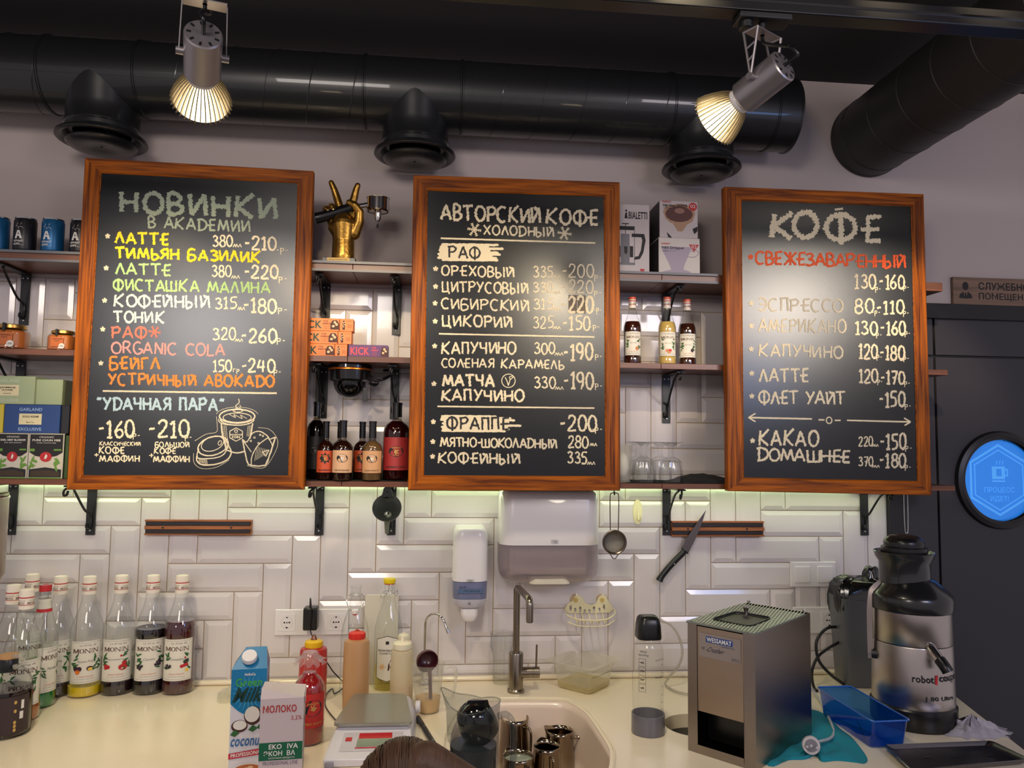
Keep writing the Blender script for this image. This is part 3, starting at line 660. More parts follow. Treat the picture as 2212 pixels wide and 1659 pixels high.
layer([('380', 460, 502, 532, 533, 24, 3.4), ('-210', 529, 597, 539, 541, 28, 4.4), ('380', 458, 499, 597, 598, 24, 3.4), ('-220', 528, 600, 601, 602, 28, 4.4),
       ('315', 466, 511, 667, 667, 25, 3.4), ('-180', 526, 597, 675, 676, 31, 4.4), ('320', 461, 509, 734, 734, 25, 3.4), ('-260', 522, 598, 740, 741, 30, 4.4),
       ('150', 460, 501, 802, 803, 25, 3.6), ('-240', 522, 593, 804, 804, 28, 4.2), ('-160', 214, 289, 944, 945, 36, 5), ('-210', 322, 408, 945, 945, 36, 5),
       ('КЛАССИЧЕСКИЙ', 215, 303, 962, 963, 8, 1.8, .2), ('КОФЕ', 214, 269, 979, 980, 14, 2.8), ('МАФФИН', 215, 301, 997, 997.5, 13, 2.8), ('+', 204, 213, 987, 987, 9, 2.2),
       ('БОЛЬШОЙ', 335, 409, 966, 966, 11, 2.3, .25), ('КОФЕ', 333, 380, 980, 980, 12, 2.5), ('МАФФИН', 331, 409, 998, 998, 13, 2.8), ('+', 322.5, 332, 988, 988, 9, 2.2)],
      K_white, B1, 'cream chalk prices and cup sketch', extra=ex1)
def smear(c, x0, x1, y0, y1):
    for i in range(9):
        y = y0+(y1-y0)*(i+.5)/9; a = x0+random.uniform(0, 12); b = x1-random.uniform(0, 55)-abs(i-4)*3
        c.stroke([(a, y), ((a+b)/2, y+.6), (b, y+1.2)], (y1-y0)/9*1.35, .22, 4, True)
    c.flush('paint_smear')
def ex2(c):
    c.snow(1024.5, 496, 15); c.snow(1219.5, 504, 15)
    c.line([(952, 514.7), (1286, 525)], 3.6); c.line([(948, 721), (1284, 728)], 3.4); c.line([(945, 877.8), (1284, 881.6)], 3.4)
    smear(c, 944, 1096, 526, 563); smear(c, 949, 1134, 897, 932)
    for x, y in ((941, 580.4), (941, 619), (940, 655), (940, 694), (939, 747.5), (937.5, 829), (936, 911), (935, 954), (934.4, 986)): c.star(x, y)
    for x0, x1, y in ((1194, 1210, 602), (1194, 1210, 635), (1195, 1211, 671), (1195, 1211, 711), (1199, 1217, 768), (1199, 1217, 842), (1274, 1289, 964), (1268, 1285, 1004)): ml(c, x0, x1, y)
    for x0, x1, y in ((1276, 1299, 603), (1276, 1299, 637), (1283, 1299, 674), (1274, 1294, 711), (1278, 1300, 774), (1278, 1300, 838), (1279, 1300, 932)): rub(c, x0, x1, y)
    c.stroke([(1098.4+14.5*cos(radians(10*i)), 822.5+14.5*sin(radians(10*i))) for i in range(37)], 1.8, .1)
    c.stroke([(1091, 815), (1095, 822), (1098, 833), (1102, 820), (1109, 814)], 2, .15); c.stroke([(1102, 820), (1100, 814), (1108, 812)], 1.6, .15)
layer([('АВТОРСКИЙ', 952, 1168, 475, 482, 32, 5.4, .4), ('КОФЕ', 1181, 1291, 482, 487, 31, 5.4, .4), ('ХОЛОДНЫЙ', 1046, 1196, 506, 512, 20, 3.6),
       ('ОРЕХОВЫЙ', 955, 1111, 595, 599, 22, 3.6), ('335', 1153, 1194, 599, 599, 24, 2.8), ('-200', 1214, 1281, 600, 600, 28, 3.2),
       ('ЦИТРУСОВЫЙ', 955, 1140, 630, 635, 23, 3.6), ('330', 1153, 1194, 631, 631, 22, 2.8), ('-220', 1214, 1280, 633, 633, 27, 3.2),
       ('СИБИРСКИЙ', 954, 1142, 667, 672, 23, 3.6), ('315', 1153, 1195, 668, 668, 23, 2.8), ('-220', 1214, 1281, 675, 676, 35, 5),
       ('ЦИКОРИЙ', 956, 1106, 704, 708, 24, 4), ('325', 1153, 1195, 709, 709, 25, 2.8), ('-150', 1217, 1274, 712, 713, 30, 3.8),
       ('КАПУЧИНО', 954, 1114, 764, 765, 25, 4), ('300', 1155, 1199, 764, 765, 24, 3.4), ('-190', 1218, 1280, 777, 778, 35, 4.6),
       ('СОЛЕНАЯ КАРАМЕЛЬ', 954, 1218, 793, 797, 19, 3.2), ('МАТЧА', 957, 1067, 834, 835, 25, 5), ('330', 1155, 1199, 839, 839, 25, 3.4), ('-190', 1218, 1281, 840, 841, 35, 4.4),
       ('КАПУЧИНО', 954, 1132, 866, 867, 24, 4.6), ('-200', 1210, 1288, 930, 931, 33, 4.6), ('МЯТНО-ШОКОЛАДНЫЙ', 951, 1202, 965, 968, 20, 3.6, .3, .12),
       ('280', 1227, 1270, 967, 968, 25, 3.6), ('КОФЕЙНЫЙ', 947, 1122, 1000, 1002, 22, 4), ('335', 1227, 1268, 1001, 1002, 25, 3.6)],
      K_white, B2, 'cream chalk lettering', extra=ex2)
layer([('РАФ', 969, 1036, 556, 559, 25, 4), ('ФРАППЕ', 965, 1099, 928, 928, 26, 4.2)], K_blk, B2, 'dark lettering on the smears', .0006)
for q_ in ([(1228, 637), (1246.5, 637.5), (1246.5, 677), (1228, 676)], [(1247.5, 637.5), (1265, 638), (1265, 677.5), (1247.5, 677)]):
    c = Chalk(EPS-.0002); c.fill(q_); obj('price_patch', c.mb, mat('taupe_patch', (104, 92, 80), .7), B2, 0, label='taupe price patch')
def ex3(c):
    c.stroke([(1803, 453), (1821, 451)], 4.5, .3); c.flush('chalk_line')
    for x, y in ((1622.7, 655), (1623, 704), (1623, 754), (1624, 806.5), (1624, 855.6), (1625.6, 952)): c.star(x, y)
    for x0, x1, y in ((1885, 1902, 628), (1946, 1963, 625), (1884, 1901, 679), (1945, 1963, 680), (1888, 1904, 727), (1948, 1966, 724), (1888, 1905, 775), (1946, 1963, 778), (1890, 1906, 828), (1948, 1965, 832), (1948, 1967, 881), (1949, 1969, 972), (1949, 1967, 1013)): rub(c, x0, x1, y, 8)
    for x0, x1, y in ((1884, 1897, 965), (1884, 1900, 1010)): ml(c, x0, x1, y, 6)
    c.stroke([(1617, 902), (1754, 905)], 3.6, .1, 6); c.stroke([(1632, 893), (1617, 902), (1632, 911)], 3, .1); c.flush('chalk_arrow'); c.stroke([(1829.5, 908), (1967, 911.4)], 3.4, .1, 6); c.stroke([(1953, 903), (1967, 911.4), (1954, 919)], 3, .1); c.flush('chalk_arrow')
    c.stroke([(1768, 907), (1781, 907)], 3.2, .2); c.stroke([(1803, 908), (1816, 908)], 3.2, .2); c.stroke([(1791+6*cos(radians(20*i)), 908+7*sin(radians(20*i))) for i in range(19)], 2.6, .2)
layer([('К', 1667, 1712, 512, 514, 52, 11, .45), ('О', 1716, 1765, 515, 515, 56, 11, .45), ('Ф', 1785, 1850, 520, 520, 60, 11, .45), ('Е', 1868, 1904, 521, 522, 56, 9, .45)], K_white, B3, 'large cream chalk heading')
layer([('СВЕЖЕЗАВАРЕННЫЙ', 1633, 1957, 570, 579, 27, 4.6, .4, .1)], Kro, B3, 'orange red chalk line', extra=lambda c: c.star(1621.6, 555, 6))
layer([('130', 1847, 1891, 622, 623, 30, 4), ('-160', 1900, 1953, 623, 624, 30, 4), ('ЭСПРЕССО', 1638, 1821, 671, 674, 27, 3.6), ('80', 1848, 1887, 677, 677, 30, 4.2), ('-110', 1894, 1952, 678, 678, 28, 4.2),
       ('АМЕРИКАНО', 1639, 1826, 716, 719, 28, 3.6), ('130', 1848, 1894, 722, 723, 29, 4.2), ('-160', 1902, 1955, 723, 723, 29, 4.2),
       ('КАПУЧИНО', 1641, 1820, 769, 774, 26, 4), ('120', 1855, 1895, 774, 775, 30, 4.2), ('-180', 1901, 1954, 777, 778, 30, 4.2),
       ('ЛАТТЕ', 1640, 1746, 824, 826, 28, 4.4), ('120', 1855, 1896, 827, 827, 29, 4.2), ('-170', 1902, 1954, 829, 830, 28, 4.2),
       ('ФЛЕТ УАЙТ', 1640, 1824, 872, 873, 28, 4.4, .35, .1), ('-150', 1899, 1954, 878, 879, 32, 4.4),
       ('КАКАО', 1640, 1767, 963, 963, 32, 5), ('220', 1855, 1885, 964, 964, 20, 3), ('-150', 1901, 1956, 969, 970, 33, 4.6),
       ('ДОМАШНЕЕ', 1636, 1836, 995, 999, 26, 4.8, .35, .1), ('370', 1855, 1886, 1007, 1007, 20, 3), ('-180', 1900, 1956, 1009, 1009, 30, 4.4)],
      K_white, B3, 'cream chalk lettering', extra=ex3)

# ------------------------------------------------------------------ ventilation duct with three diffusers
YD, RD = -.128, .098
zc = at(895, 207, YD).z; xend = at(1702, 250, YD).x
dt = thing('ventilation_duct', 'long black spiral duct running under the ceiling above the menu boards', 'duct', (0, YD, zc))
RX = Matrix.Rotation(pi/2, 4, 'Y')
obj('duct_pipe', MB().cyl(RD, XL+.05, xend, 64, RX), M_duct, dt)
def helix(x0, x1, pitch, r, ph=0, n=40):
    k = int((x1-x0)/pitch*n); return [(x0+(x1-x0)*i/k, -r*cos(2*pi*i/n+ph), r*sin(2*pi*i/n+ph)) for i in range(k+1)]
xs = [at(px, 250, YD).x for px in (110, 310, 790, 995, 1440, 1600, 1655)]
for a, b in ((XL+.06, xs[0]), (xs[1], xs[2]), (xs[3], xs[4])):
    if b-a > .15: obj('spiral_seam', MB().tube(helix(a, b, .112, RD, n=36), .0016, 5), M_duct, dt, 60)
for x in (xs[0], xs[1], xs[2], xs[3], xs[4], xs[6]):
    obj('coupling_ring', MB().lathe([(RD, -.004), (RD+.003, -.003), (RD+.003, 0), (RD+.001, .001), (RD+.003, .002), (RD+.003, .005), (RD, .006)], 64, Matrix.Translation((x, 0, 0)) @ RX), M_duct, dt, 60)
obj('end_cap', MB().lathe([(RD+.002, xs[6]+.004), (RD+.002, xend-.006), (RD+.006, xend-.003), (RD+.006, xend+.001), (RD, xend+.003), (0, xend+.003)], 64, RX), M_duct, dt)
zfl = at(896.5, 326, YD).z - zc
for px in (219, 896.5, 1514.5):
    x = at(px, 330, YD).x; M = Matrix.Translation((x, 0, 0))
    obj('branch_collar', MB().lathe([(.097, .0), (.094, -.05), (.089, -.088), (.089, zfl+.026), (.092, zfl+.022), (.092, zfl+.018), (.088, zfl+.014), (.088, zfl+.004), (.07, zfl+.004)], 48, M), M_duct, dt, 40)
    f = bpy.data.objects.new('air_diffuser', None); COL.objects.link(f); f.parent = dt; f.location = (x, 0, zfl)
    obj('flange', MB().lathe([(.084, .012), (.088, .004), (.100, -.001), (.109, -.008), (.111, -.014), (.107, -.018), (.098, -.016), (.084, -.008), (.078, .006), (.078, .03), (.081, .03), (.084, .012)], 56), M_duct, f, 60)
    obj('valve_disc', MB().lathe([(0, -.030), (.012, -.030), (.03, -.034), (.06, -.038), (.078, -.034), (.086, -.026), (.084, -.022), (.06, -.026), (0, -.026)], 56), M_duct, f, 60)
    obj('stem', MB().bar((0, 0, -.03), (0, 0, .03), .004).bar((-.078, 0, .025), (.078, 0, .025), .003).bar((0, -.078, .025), (0, .078, .025), .003), M_black, f)
# big duct coming out of the wall towards the room
P = at(1872, 303, 0); Rb = wid(P, 82)
bd = thing('ventilation_duct', 'thick black duct sticking out of the wall above the right menu board', 'duct', (P.x, -.001, P.z))
RY = Matrix.Rotation(pi/2, 4, 'X')
obj('duct_pipe', MB().cyl(Rb, 0, 1.9, 64, RY), mat('matt_black_duct', (38, 36, 36), .5), bd)
for y in (.012, .06, .20, .34, .48, .62, .78, .94, 1.1): obj('duct_seam', MB().lathe([(Rb, -.002), (Rb+.0016, 0), (Rb, .002)], 64, Matrix.Translation((0, -y, 0)) @ RY), mat('matt_black_duct', (38, 36, 36)), bd)

# ------------------------------------------------------------------ track lights
YT = -1.02
pa, pb = at(1110, 14, YT), at(2212, 66, YT)
ztr = at(1650, 24, YT).z
tr = thing('light_track', 'black ceiling light track with an added highlight strip across the top right', 'light track', (0, YT, ztr))
obj('track_rail', MB().box(-1.0, 3.0, -.017, .017, -.010, .022), M_blackp, tr, bevel=.002)
obj('rail_highlight', MB().box(-1.0, 3.0, -.0185, -.017, .004, .008), M_chrome, tr)  # chrome strip added as the highlight line along the black rail
for x in (-.8, .9, 2.6): obj('hanger', MB().bar((x, 0, .02), (x, 0, ZCEIL-ztr), .004), M_black, tr)
M_can = mat('silver_lamp_can', (150, 144, 148), .35, metal=.75)
M_fin = mat('aluminium_fin', (130, 120, 100), .4, metal=.9)
M_glow = mat('glowing_lamp_bowl', (255, 240, 205), .4, emit=(255, 232, 190), estr=6)
def lamp(px, py, d, label, style):
    d = V(d).normalized(); P = at(px, py, YT)
    t = thing('track_spotlight', label, 'spotlight', P, group='silver track spotlights')
    M = d.to_track_quat('Z', 'Y').to_matrix().to_4x4()
    r = .0275
    obj('lamp_can', MB().lathe([(0, -.042), (r-.002, -.042), (r, -.040), (r, .040), (r-.002, .042), (0, .042)], 40, M), M_can, t)
    sl = MB()
    for i in range(9): sl.box(.017, .0235, -.0018, .0018, -.0426, -.0418, M @ Matrix.Rotation(2*pi*i/9, 4, 'Z'))
    obj('vent_slots', sl, M_black, t)
    obj('socket_ring', MB().lathe([(.018, .042), (.021, .044), (.022, .052), (.018, .056)], 32, M), M_white, t, 60)
    prof = [(.018, .050), (.024, .056), (.031, .066), (.038, .080), (.0435, .093), (.0465, .104)]
    obj('lamp_bowl', MB().lathe([(a-.0035, b) for a, b in prof]+[(.042, .104), (0, .100)], 36, M), M_glow, t)
    fb = MB()
    for i in range(36):
        R = M @ Matrix.Rotation(2*pi*i/36, 4, 'Z')
        for (a0, z0), (a1, z1) in zip(prof, prof[1:]):
            fb.add([(a0-.004, -.0008, z0), (a0+.0022, -.0008, z0), (a1+.0022, -.0008, z1), (a1-.004, -.0008, z1), (a0-.004, .0008, z0), (a0+.0022, .0008, z0), (a1+.0022, .0008, z1), (a1-.004, .0008, z1)],
                   [(0, 1, 2, 3), (4, 5, 6, 7), (1, 2, 6, 5)], R)
    o = obj('cooling_fins', fb, M_fin, t, 0); o['kind'] = 'stuff'
    # stirrup from the track
    h = ztr-.012-P.z; hs = min(h-.012, .080); side = d.cross(V((0, 0, 1))).normalized(); top = V((0, 0, hs)); st = MB()
    w = .033
    for s in (-1, 1):
        a = side*w*s; b = top+side*w*s*.95
        if style: # ladder shaped arm with openings
            q = V((d.x, d.y, 0)).normalized()
            st.bar(a, b+q*.014, .0022, 6); st.bar(a, b-q*.014, .0022, 6)
            for f in (.35, .62): st.bar(a.lerp(b, f)+q*.014*f, a.lerp(b, f+.08)-q*.014*f, .002, 6)
            st.bar(b+q*.014, b-q*.014, .0022, 6)
        else:
            q = V((d.x, d.y, 0)).normalized()
            st.loft([[p+q*.006, p+q*.006+side*.0016*s, p-q*.006+side*.0016*s, p-q*.006] for p in (a, b)])
    q = V((d.x, d.y, 0)).normalized()
    st.loft([[p+q*.013, p-q*.013, p-q*.013+V((0, 0, .002)), p+q*.013+V((0, 0, .002))] for p in (top+side*w*.97, top-side*w*.97)])
    obj('stirrup', st, M_can, t, 30)
    for s in (-1, 1): obj('pivot_screw', MB().bar(side*(w-.006)*s, side*(w+.005)*s, .006, 12), M_can, t)
    obj('adapter', MB().bar(top, (0, 0, h-.008), .006, 12).box(-.045, .045, -.018, .018, h-.010, h+.001).cyl(.012, h-.022, h-.008, 20, Matrix.Translation((-.028, 0, 0))), M_black, t, bevel=.002)
    bk = -d*.042
    obj('lamp_cord', MB().tube([top+V((0, 0, -.003)), top+V((.003, -.004, -.016)), top.lerp(bk*1.8, .5)+V((.008, 0, -.004)), top.lerp(bk*1.8, .8)+V((-.004, 0, .002)), bk*1.6, bk], .0032, 8, sub=6), M_blackp, t, 60)
    L = P+d*.112
    spot(L, L+d, 20, 48, (1, .80, .52), .7, .03)
lamp(438, 118, (-.27, .90, -.31), 'silver track spotlight at the upper left seen from behind', 0)
lamp(1648, 178, (-.49, .81, -.31), 'silver track spotlight at the upper right with a ladder shaped stirrup', 1)

# ------------------------------------------------------------------ shelf goods
def px2(x, y, Y): return at(x, y, Y)
def on_shelf(px, py, Y, Z): 
    p = at(px, py, Y); return V((p.x, Y, Z))
# coffee cans, top shelf
M_cb = mat('black_can', (30, 28, 32), .35, metal=.3); M_cbl = mat('blue_can', (24, 92, 140), .35, metal=.4); M_al = mat('can_rim', (180, 178, 175), .25, metal=1)
for px, blue, lab in ((-4, 1, 'blue coffee can cut by the left edge of the picture'), (55, 0, 'black coffee can between two blue cans'), (115, 1, 'blue coffee can second from the left menu board'), (176, 0, 'black coffee can partly hidden by the left menu board')):
    p = on_shelf(px, 500, -.140, Z1); r = .0262; h = .0905
    t = thing('coffee_can', lab, 'can', p, group='coffee cans on the top shelf')
    obj('can_body', MB().lathe([(0, .0), (r-.004, 0), (r-.001, .005), (r, .009), (r, h-.008), (r-.002, h-.003)], 36), M_cbl if blue else M_cb, t)
    obj('can_rim', MB().lathe([(r-.002, h-.003), (r-.001, h), (r-.003, h), (r-.004, h-.002), (0, h-.002)], 36), M_al, t)
    lm = MB(); fn = lambda x, z: ((r+.0004)*sin(x/r-.15), -(r+.0004)*cos(x/r-.15), z)
    for q in ([(-.009, .034), (-.0025, .055), (.0005, .055), (-.003, .034)], [(-.0005, .055), (.003, .055), (.010, .034), (.004, .034)], [(-.004, .040), (.004, .040), (.003, .044), (-.003, .044)]): poly(lm, q, fn)
    text(lm, 'ЧЕРНЫЙ', -.001, .0285, .026, .0062, fn=fn, thick=.0003); text(lm, 'КОФЕ', -.004, .020, .018, .0062, fn=fn, thick=.0003)
    text(lm, '...', .010, .0175, .006, .0012, fn=fn)
    for i in range(6): poly(lm, leaf(-.006+i*.003, .066+.006*sin(i*2), .004, .0004, i*1.1), fn)
    obj('lettering', lm, K_wh, t, 0)
# jars, middle shelf
def jar(px, scale, lab, rot):
    p = on_shelf(px, 720, -.118, Z2); t = thing('paste_jar', lab, 'jar', p, rot, group='jars on the middle shelf'); s = scale
    n = 8; sq = lambda R, z, e=.72: [(R*math.copysign(abs(cos(a))**e, cos(a)), R*math.copysign(abs(sin(a))**e, sin(a)), z) for a in [2*pi*i/32 for i in range(32)]]
    prof = [(.036, 0), (.041, .004)]+[(.041-.0012*(i % 2), .006+i*.003) for i in range(14)]+[(.038, .050), (.031, .057)]
    obj('glass', MB().loft([sq(a*s, b*s) for a, b in prof]), M_glass, t, 50)
    obj('paste', MB().loft([sq(a*s, b*s) for a, b in ((.034, .003), (.0385, .006), (.0385, .046), (.034, .050))]), mat('caramel_paste', (190, 106, 46), .4), t, 50)
    obj('lid', MB().lathe([(0, .066*s), (.030*s, .066*s), (.033*s, .064*s), (.0335*s, .056*s), (.031*s, .055*s)], 32), mat('brass_lid', (190, 150, 80), .3, metal=.9), t)
    lm = MB().box(-.018*s, .018*s, -.0425*s, -.0415*s, .012*s, .042*s); obj('label', lm, mat('orange_brown_label', (196, 104, 48), .6), t)
    lm = MB(); text(lm, 'АРАХИСОВАЯ', -.0, .036*s, .030*s, .004*s, y=-.0428*s, thick=.0002); text(lm, 'ПАСТА', 0, .030*s, .014*s, .004*s, y=-.0428*s, thick=.0002)
    obj('lettering', lm, K_blk, t, 0)
    st = MB().box(-.006*s, .000*s, -.0432*s, -.0425*s, .046*s, .067*s).box(-.006*s, 0, -.034*s, -.0345*s, .040*s, .067*s); obj('seal_strip', st, K_blk, t)
    sm = MB(); sm.add([(x, -.0436*s, z) for x, z in ell(.014*s, .014*s, .0085*s, .0085*s)], [tuple(range(14))]); text(sm, '390', 0, 0, .001, .001, y=0)
    obj('price_sticker', MB().cyl(.0085*s, 0, .0006, 20, Matrix.Translation((.014*s, -.0432*s, .014*s)) @ Matrix.Rotation(pi/2, 4, 'X')), K_wh, t)
    q = MB(); text(q, '390', .014*s, .014*s, .010*s, .005*s, y=-.0444*s); obj('price_mark', q, K_blk, t, 0)
jar(26, 1.0, 'caramel coloured paste jar at the left end of the middle shelf', .1)
jar(137, .82, 'smaller paste jar next to the frame of the left menu board', .05)
# bar boxes, middle shelf
def bar_box(x0, x1, z, y, base, lab, kind):
    w = x1-x0; d = .042; h = .0335
    t = thing('bar_box', lab, 'box', ((x0+x1)/2, y, z), group='orange bar boxes on the middle shelf' if kind != 2 else None) if kind != 2 else thing('bar_box', lab, 'box', ((x0+x1)/2, y, z))
    obj('carton', MB().box(-w/2, w/2, 0, d, 0, h), base, t, bevel=.0006, seg=1)
    fn = lambda x, z: (x, -.0004, z)
    lm = MB()
    if kind != 1:
        text(lm, 'KICK', (-w*.21 if kind == 2 else -w*.09), h*.5, w*.48, h*.62, fn=fn, thick=.0008)
        obj('lettering', lm, K_grn if kind == 0 else K_pinkr, t, 0)
        l2 = MB(); e_ = .17 if kind == 2 else .25; text(l2, 'YOUR', w*(e_-.03), h*.78, w*.11, h*.14, fn=fn, thick=.0002); text(l2, 'ENERGY', w*e_, h*.58, w*.17, h*.14, fn=fn, thick=.0002)
        for i in range(4): text(l2, 'energy bar', w*(e_-.01), h*(.40-.085*i), w*.13, h*.05, fn=fn)
        obj('small_lettering', l2, K_brown if kind == 0 else K_pinkr, t, 0)
    else:
        l2 = MB(); text(l2, 'ореховый', w*.2, h*.82, w*.4, h*.07, fn=fn)
        for i in range(3): text(l2, 'батончик', w*.25, h*(.5-.1*i), w*.3, h*.06, fn=fn)
        obj('lettering', l2, K_brown, t, 0)
    cx = w*.41 if kind != 1 else -w*.2
    im = MB(); poly(im, [(cx-w*.09, h*.12), (cx+w*.09, h*.12), (cx+w*.085, h*.6), (cx+w*.04, h*.86), (cx-w*.05, h*.84), (cx-w*.09, h*.55)], fn); obj('bar_picture', im, K_brown, t, 0)
    nm = MB(); f2 = lambda x, z: (x, -.0007, z)
    for (a, b, c) in ((-.03, .38, .3), (.035, .52, 1.2), (.0, .68, 2.2)): poly(nm, ell(cx+w*a, h*b, w*.03, h*.1, 10, c), f2)
    obj('nut_picture', nm, mat('nut_cream', (220, 190, 150), .6), t, 0)
K_grn = mat('dark_teal_ink', (44, 74, 66), .6); K_pinkr = mat('coral_ink', (236, 84, 90), .6)
M_ob = mat('orange_carton', (234, 132, 72), .5); M_pb = mat('purple_carton', (96, 58, 112), .5)
Yb = -.150
for i, (a, b, c) in enumerate(((752, 750, 751), (754, 752, 757), (763, 762, 764))):
    n = ('bottom', 'middle', 'top')[i]; zz = Z2+i*.0341
    xa = at((676, 680, 684)[i]-58, 700, Yb).x; xb = at((724, 730, 733)[i], 700, Yb).x; xc = at((751.5, 760, 763)[i], 700, Yb).x
    bar_box(xa, xb, zz, Yb, M_ob, 'orange bar box with green letters, %s row beside the left menu board' % n, 0)
    bar_box(xb+.0012, xc, zz, Yb, M_ob, 'short orange bar box end, %s row next to the green letters' % n, 1)
bar_box(at(752.5, 750, Yb).x+.0005, at(838, 750, Yb).x, Z2, Yb, M_pb, 'purple bar box with coral letters on the middle shelf', 2)
# dome camera under the middle shelf
P = on_shelf(757, 800, -.095, zm_b)
t = thing('dome_camera', 'black dome camera with a copper ring under the middle shelf', 'security camera', P); t.scale = (1.22, 1.22, 1.38)
r = .0475
obj('camera_base', MB().lathe([(0, 0), (r-.002, 0), (r, -.002), (r, -.008), (r-.003, -.010), (r-.004, -.030), (r-.010, -.034), (0, -.034)], 40), mat('gloss_black_plastic', (14, 13, 15), .12, coat=.5), t)
obj('copper_ring', MB().lathe([(r, -.008), (r+.0012, -.0095), (r+.0012, -.0115), (r-.001, -.012)], 40), mat('copper_trim', (226, 120, 40), .3, metal=.8), t, 60)
obj('dome', MB().lathe([(.036*cos(a), -.034-.032*sin(a)) for a in [i*pi/2/10 for i in range(11)]], 40), glassm('smoked_dome', (.35, .34, .36), 1.4), t, 60)
obj('camera_eye', MB().lathe([(0, 0), (.026, 0), (.026, .010), (.012, .014), (.012, .020), (0, .020)], 28, Matrix.Translation((0, -.003, -.036)) @ Matrix.Rotation(radians(145), 4, 'X')), M_black, t)
ld = MB()
for i in range(22):
    a = 2*pi*i/22; ld.sphere((.0205*cos(a), -.003-.0165*sin(a)*.4-.0205*.6*sin(a)-.009, -.046+.0105*sin(a)-.0), .0012, 6)
obj('infrared_lamps', ld, M_screw, t)
obj('camera_cable', MB().tube([(r-.006, .0, -.020), (.060, -.005, -.030), (.085, .01, -.020), (.088, .03, .0-.008), (.07, .05, -.006)], .0028, 8, sub=6).tube([(r-.01, -.01, -.026), (.050, -.02, -.034), (.062, -.018, -.036), (.054, -.01, -.040), (.042, -.004, -.036)], .0025, 8, sub=6), M_blackp, t, 60)
obj('cable_tag', MB().box(.030, .040, -.016, -.014, -.072, -.045), M_black, t, bevel=.0005)
# golden hand trophy, top shelf
K0 = at(740, 470, -.142); dpt = depth(K0)
def hp(x, y, dy=0): p = at(x, y, -.142); return V((p.x-K0.x, dy, p.z-Z1))
t = thing('hand_trophy', 'golden hand trophy making a victory sign on a black plinth', 'trophy', (K0.x, -.142, Z1))
u = wid(K0, 1)
body = MB(); _cap = body.capsule; body.capsule = lambda a, b, ra, rb: _cap(a, b, ra, rb, 32)
body.capsule(hp(741, 556), hp(742, 520), 24*u, 23*u); body.capsule(hp(742, 520), hp(743, 486, -.003), 23*u, 27*u)
for (x, y) in ((722, 492), (735, 485), (748, 485), (762, 492), (770, 478), (720, 478), (735, 470), (750, 470), (762, 466)): body.capsule(hp(742, 515), hp(x, y, -.002), 18*u, 13*u)
body.capsule(hp(752, 478), hp(757, 440, .002), 12*u, 10*u)    # under middle finger
body.capsule(hp(734, 478), hp(732, 448, .002), 12*u, 10*u)
fing = lambda pts, rs: [body.capsule(hp(*a), hp(*b), ra*u, rb*u) for a, b, ra, rb in zip(pts, pts[1:], rs, rs[1:])]
fing([(735, 462, .002), (733, 444, .0), (727, 425, .0), (722, 410, -.002), (716, 396, -.004)], [9.5, 8.6, 8.2, 7.2, 6])
fing([(757, 460, .002), (761, 440, .0), (766, 424, .0), (769, 412, -.002), (773, 402, -.004)], [9.5, 8.6, 8.2, 7.2, 6.2])
fing([(727, 475, .0), (720, 455, .004), (716, 447, -.006), (719, 451, -.018), (724, 459, -.021)], [9, 8.2, 7.8, 7, 5.6])
fing([(718, 482, .0), (708, 460, .004), (704, 452, -.006), (706, 455, -.018), (712, 461, -.021)], [8.6, 7.6, 7, 6.2, 5])
fing([(765, 505, -.004), (776, 482, -.012), (778, 462, -.018), (768, 449, -.024), (756, 443, -.024)], [14, 11.5, 9.5, 8.6, 6.2])
M_gold = mat('aged_gold', (176, 134, 62), .3, metal=.95, bump=.5, bscale=140, var=.25, vscale=60)
o = obj('golden_hand', body, M_gold, t); remesh(o, .0010, 6)
nl = MB()
for q in ((723, 458, -.0262), (711.5, 460, -.0256)): nl.sphere(hp(*q), 3.6*u, 10, (1, .4, 1.1))
obj('fingernail', nl, mat('bright_gold', (225, 190, 130), .2, metal=1), t)
obj('plinth', MB().box(*[a for a in (hp(699, 552).x, hp(770, 552).x)], -.028, .026, 0, .0125), M_blackp, t, bevel=.001)
obj('plaque', MB().box(hp(710, 552).x, hp(758, 552).x, -.0288, -.028, .0010, .0115), K_gold, t)
lm = MB(); text(lm, 'ЛУЧШАЯ КОФЕЙНЯ ГОДА', hp(734, 552).x, .0064, 39*u, .0028, y=-.0292, thick=.00015); obj('lettering', lm, K_blk, t, 0)
t = thing('portafilter', 'black handled chrome portafilter held by the golden hand', 'portafilter', (K0.x, -.142, Z1))
obj('handle', MB().tube([hp(684, 476, -.018), hp(700, 472, -.017), hp(730, 462, -.014), hp(764, 450, -.010)], lambda q: (12.5-2*abs(q-.2))*u, 16, sub=4), M_blackp, t, 50)
obj('neck', MB().tube([hp(764, 450, -.010), hp(785, 446, -.008), hp(800, 443, -.006)], lambda q: (6.5-3*q+2.5*q*q)*u, 14), M_chrome, t, 60)
c_ = hp(817, 445, -.004); Mc = Matrix.Translation(c_)
obj('basket_ring', MB().lathe([(22*u, -14*u), (24.5*u, -12*u), (24.5*u, 14*u), (25.5*u, 15*u), (23*u, 16*u), (22.5*u, 14*u), (22*u, -8*u), (0, -8*u)], 40, Mc), M_chrome, t)
obj('spout', MB().lathe([(20*u, -14*u), (8*u, -17*u), (7*u, -24*u), (6.5*u, -30*u), (2.5*u, -37*u), (0, -37*u)], 20, Mc), M_chrome, t, 60)
obj('coffee_drop', MB().lathe([(0, -38*u), (1*u, -41*u), (2.8*u, -46*u), (1.6*u, -49*u), (0, -50*u)], 12, Mc), M_blackp, t, 60)
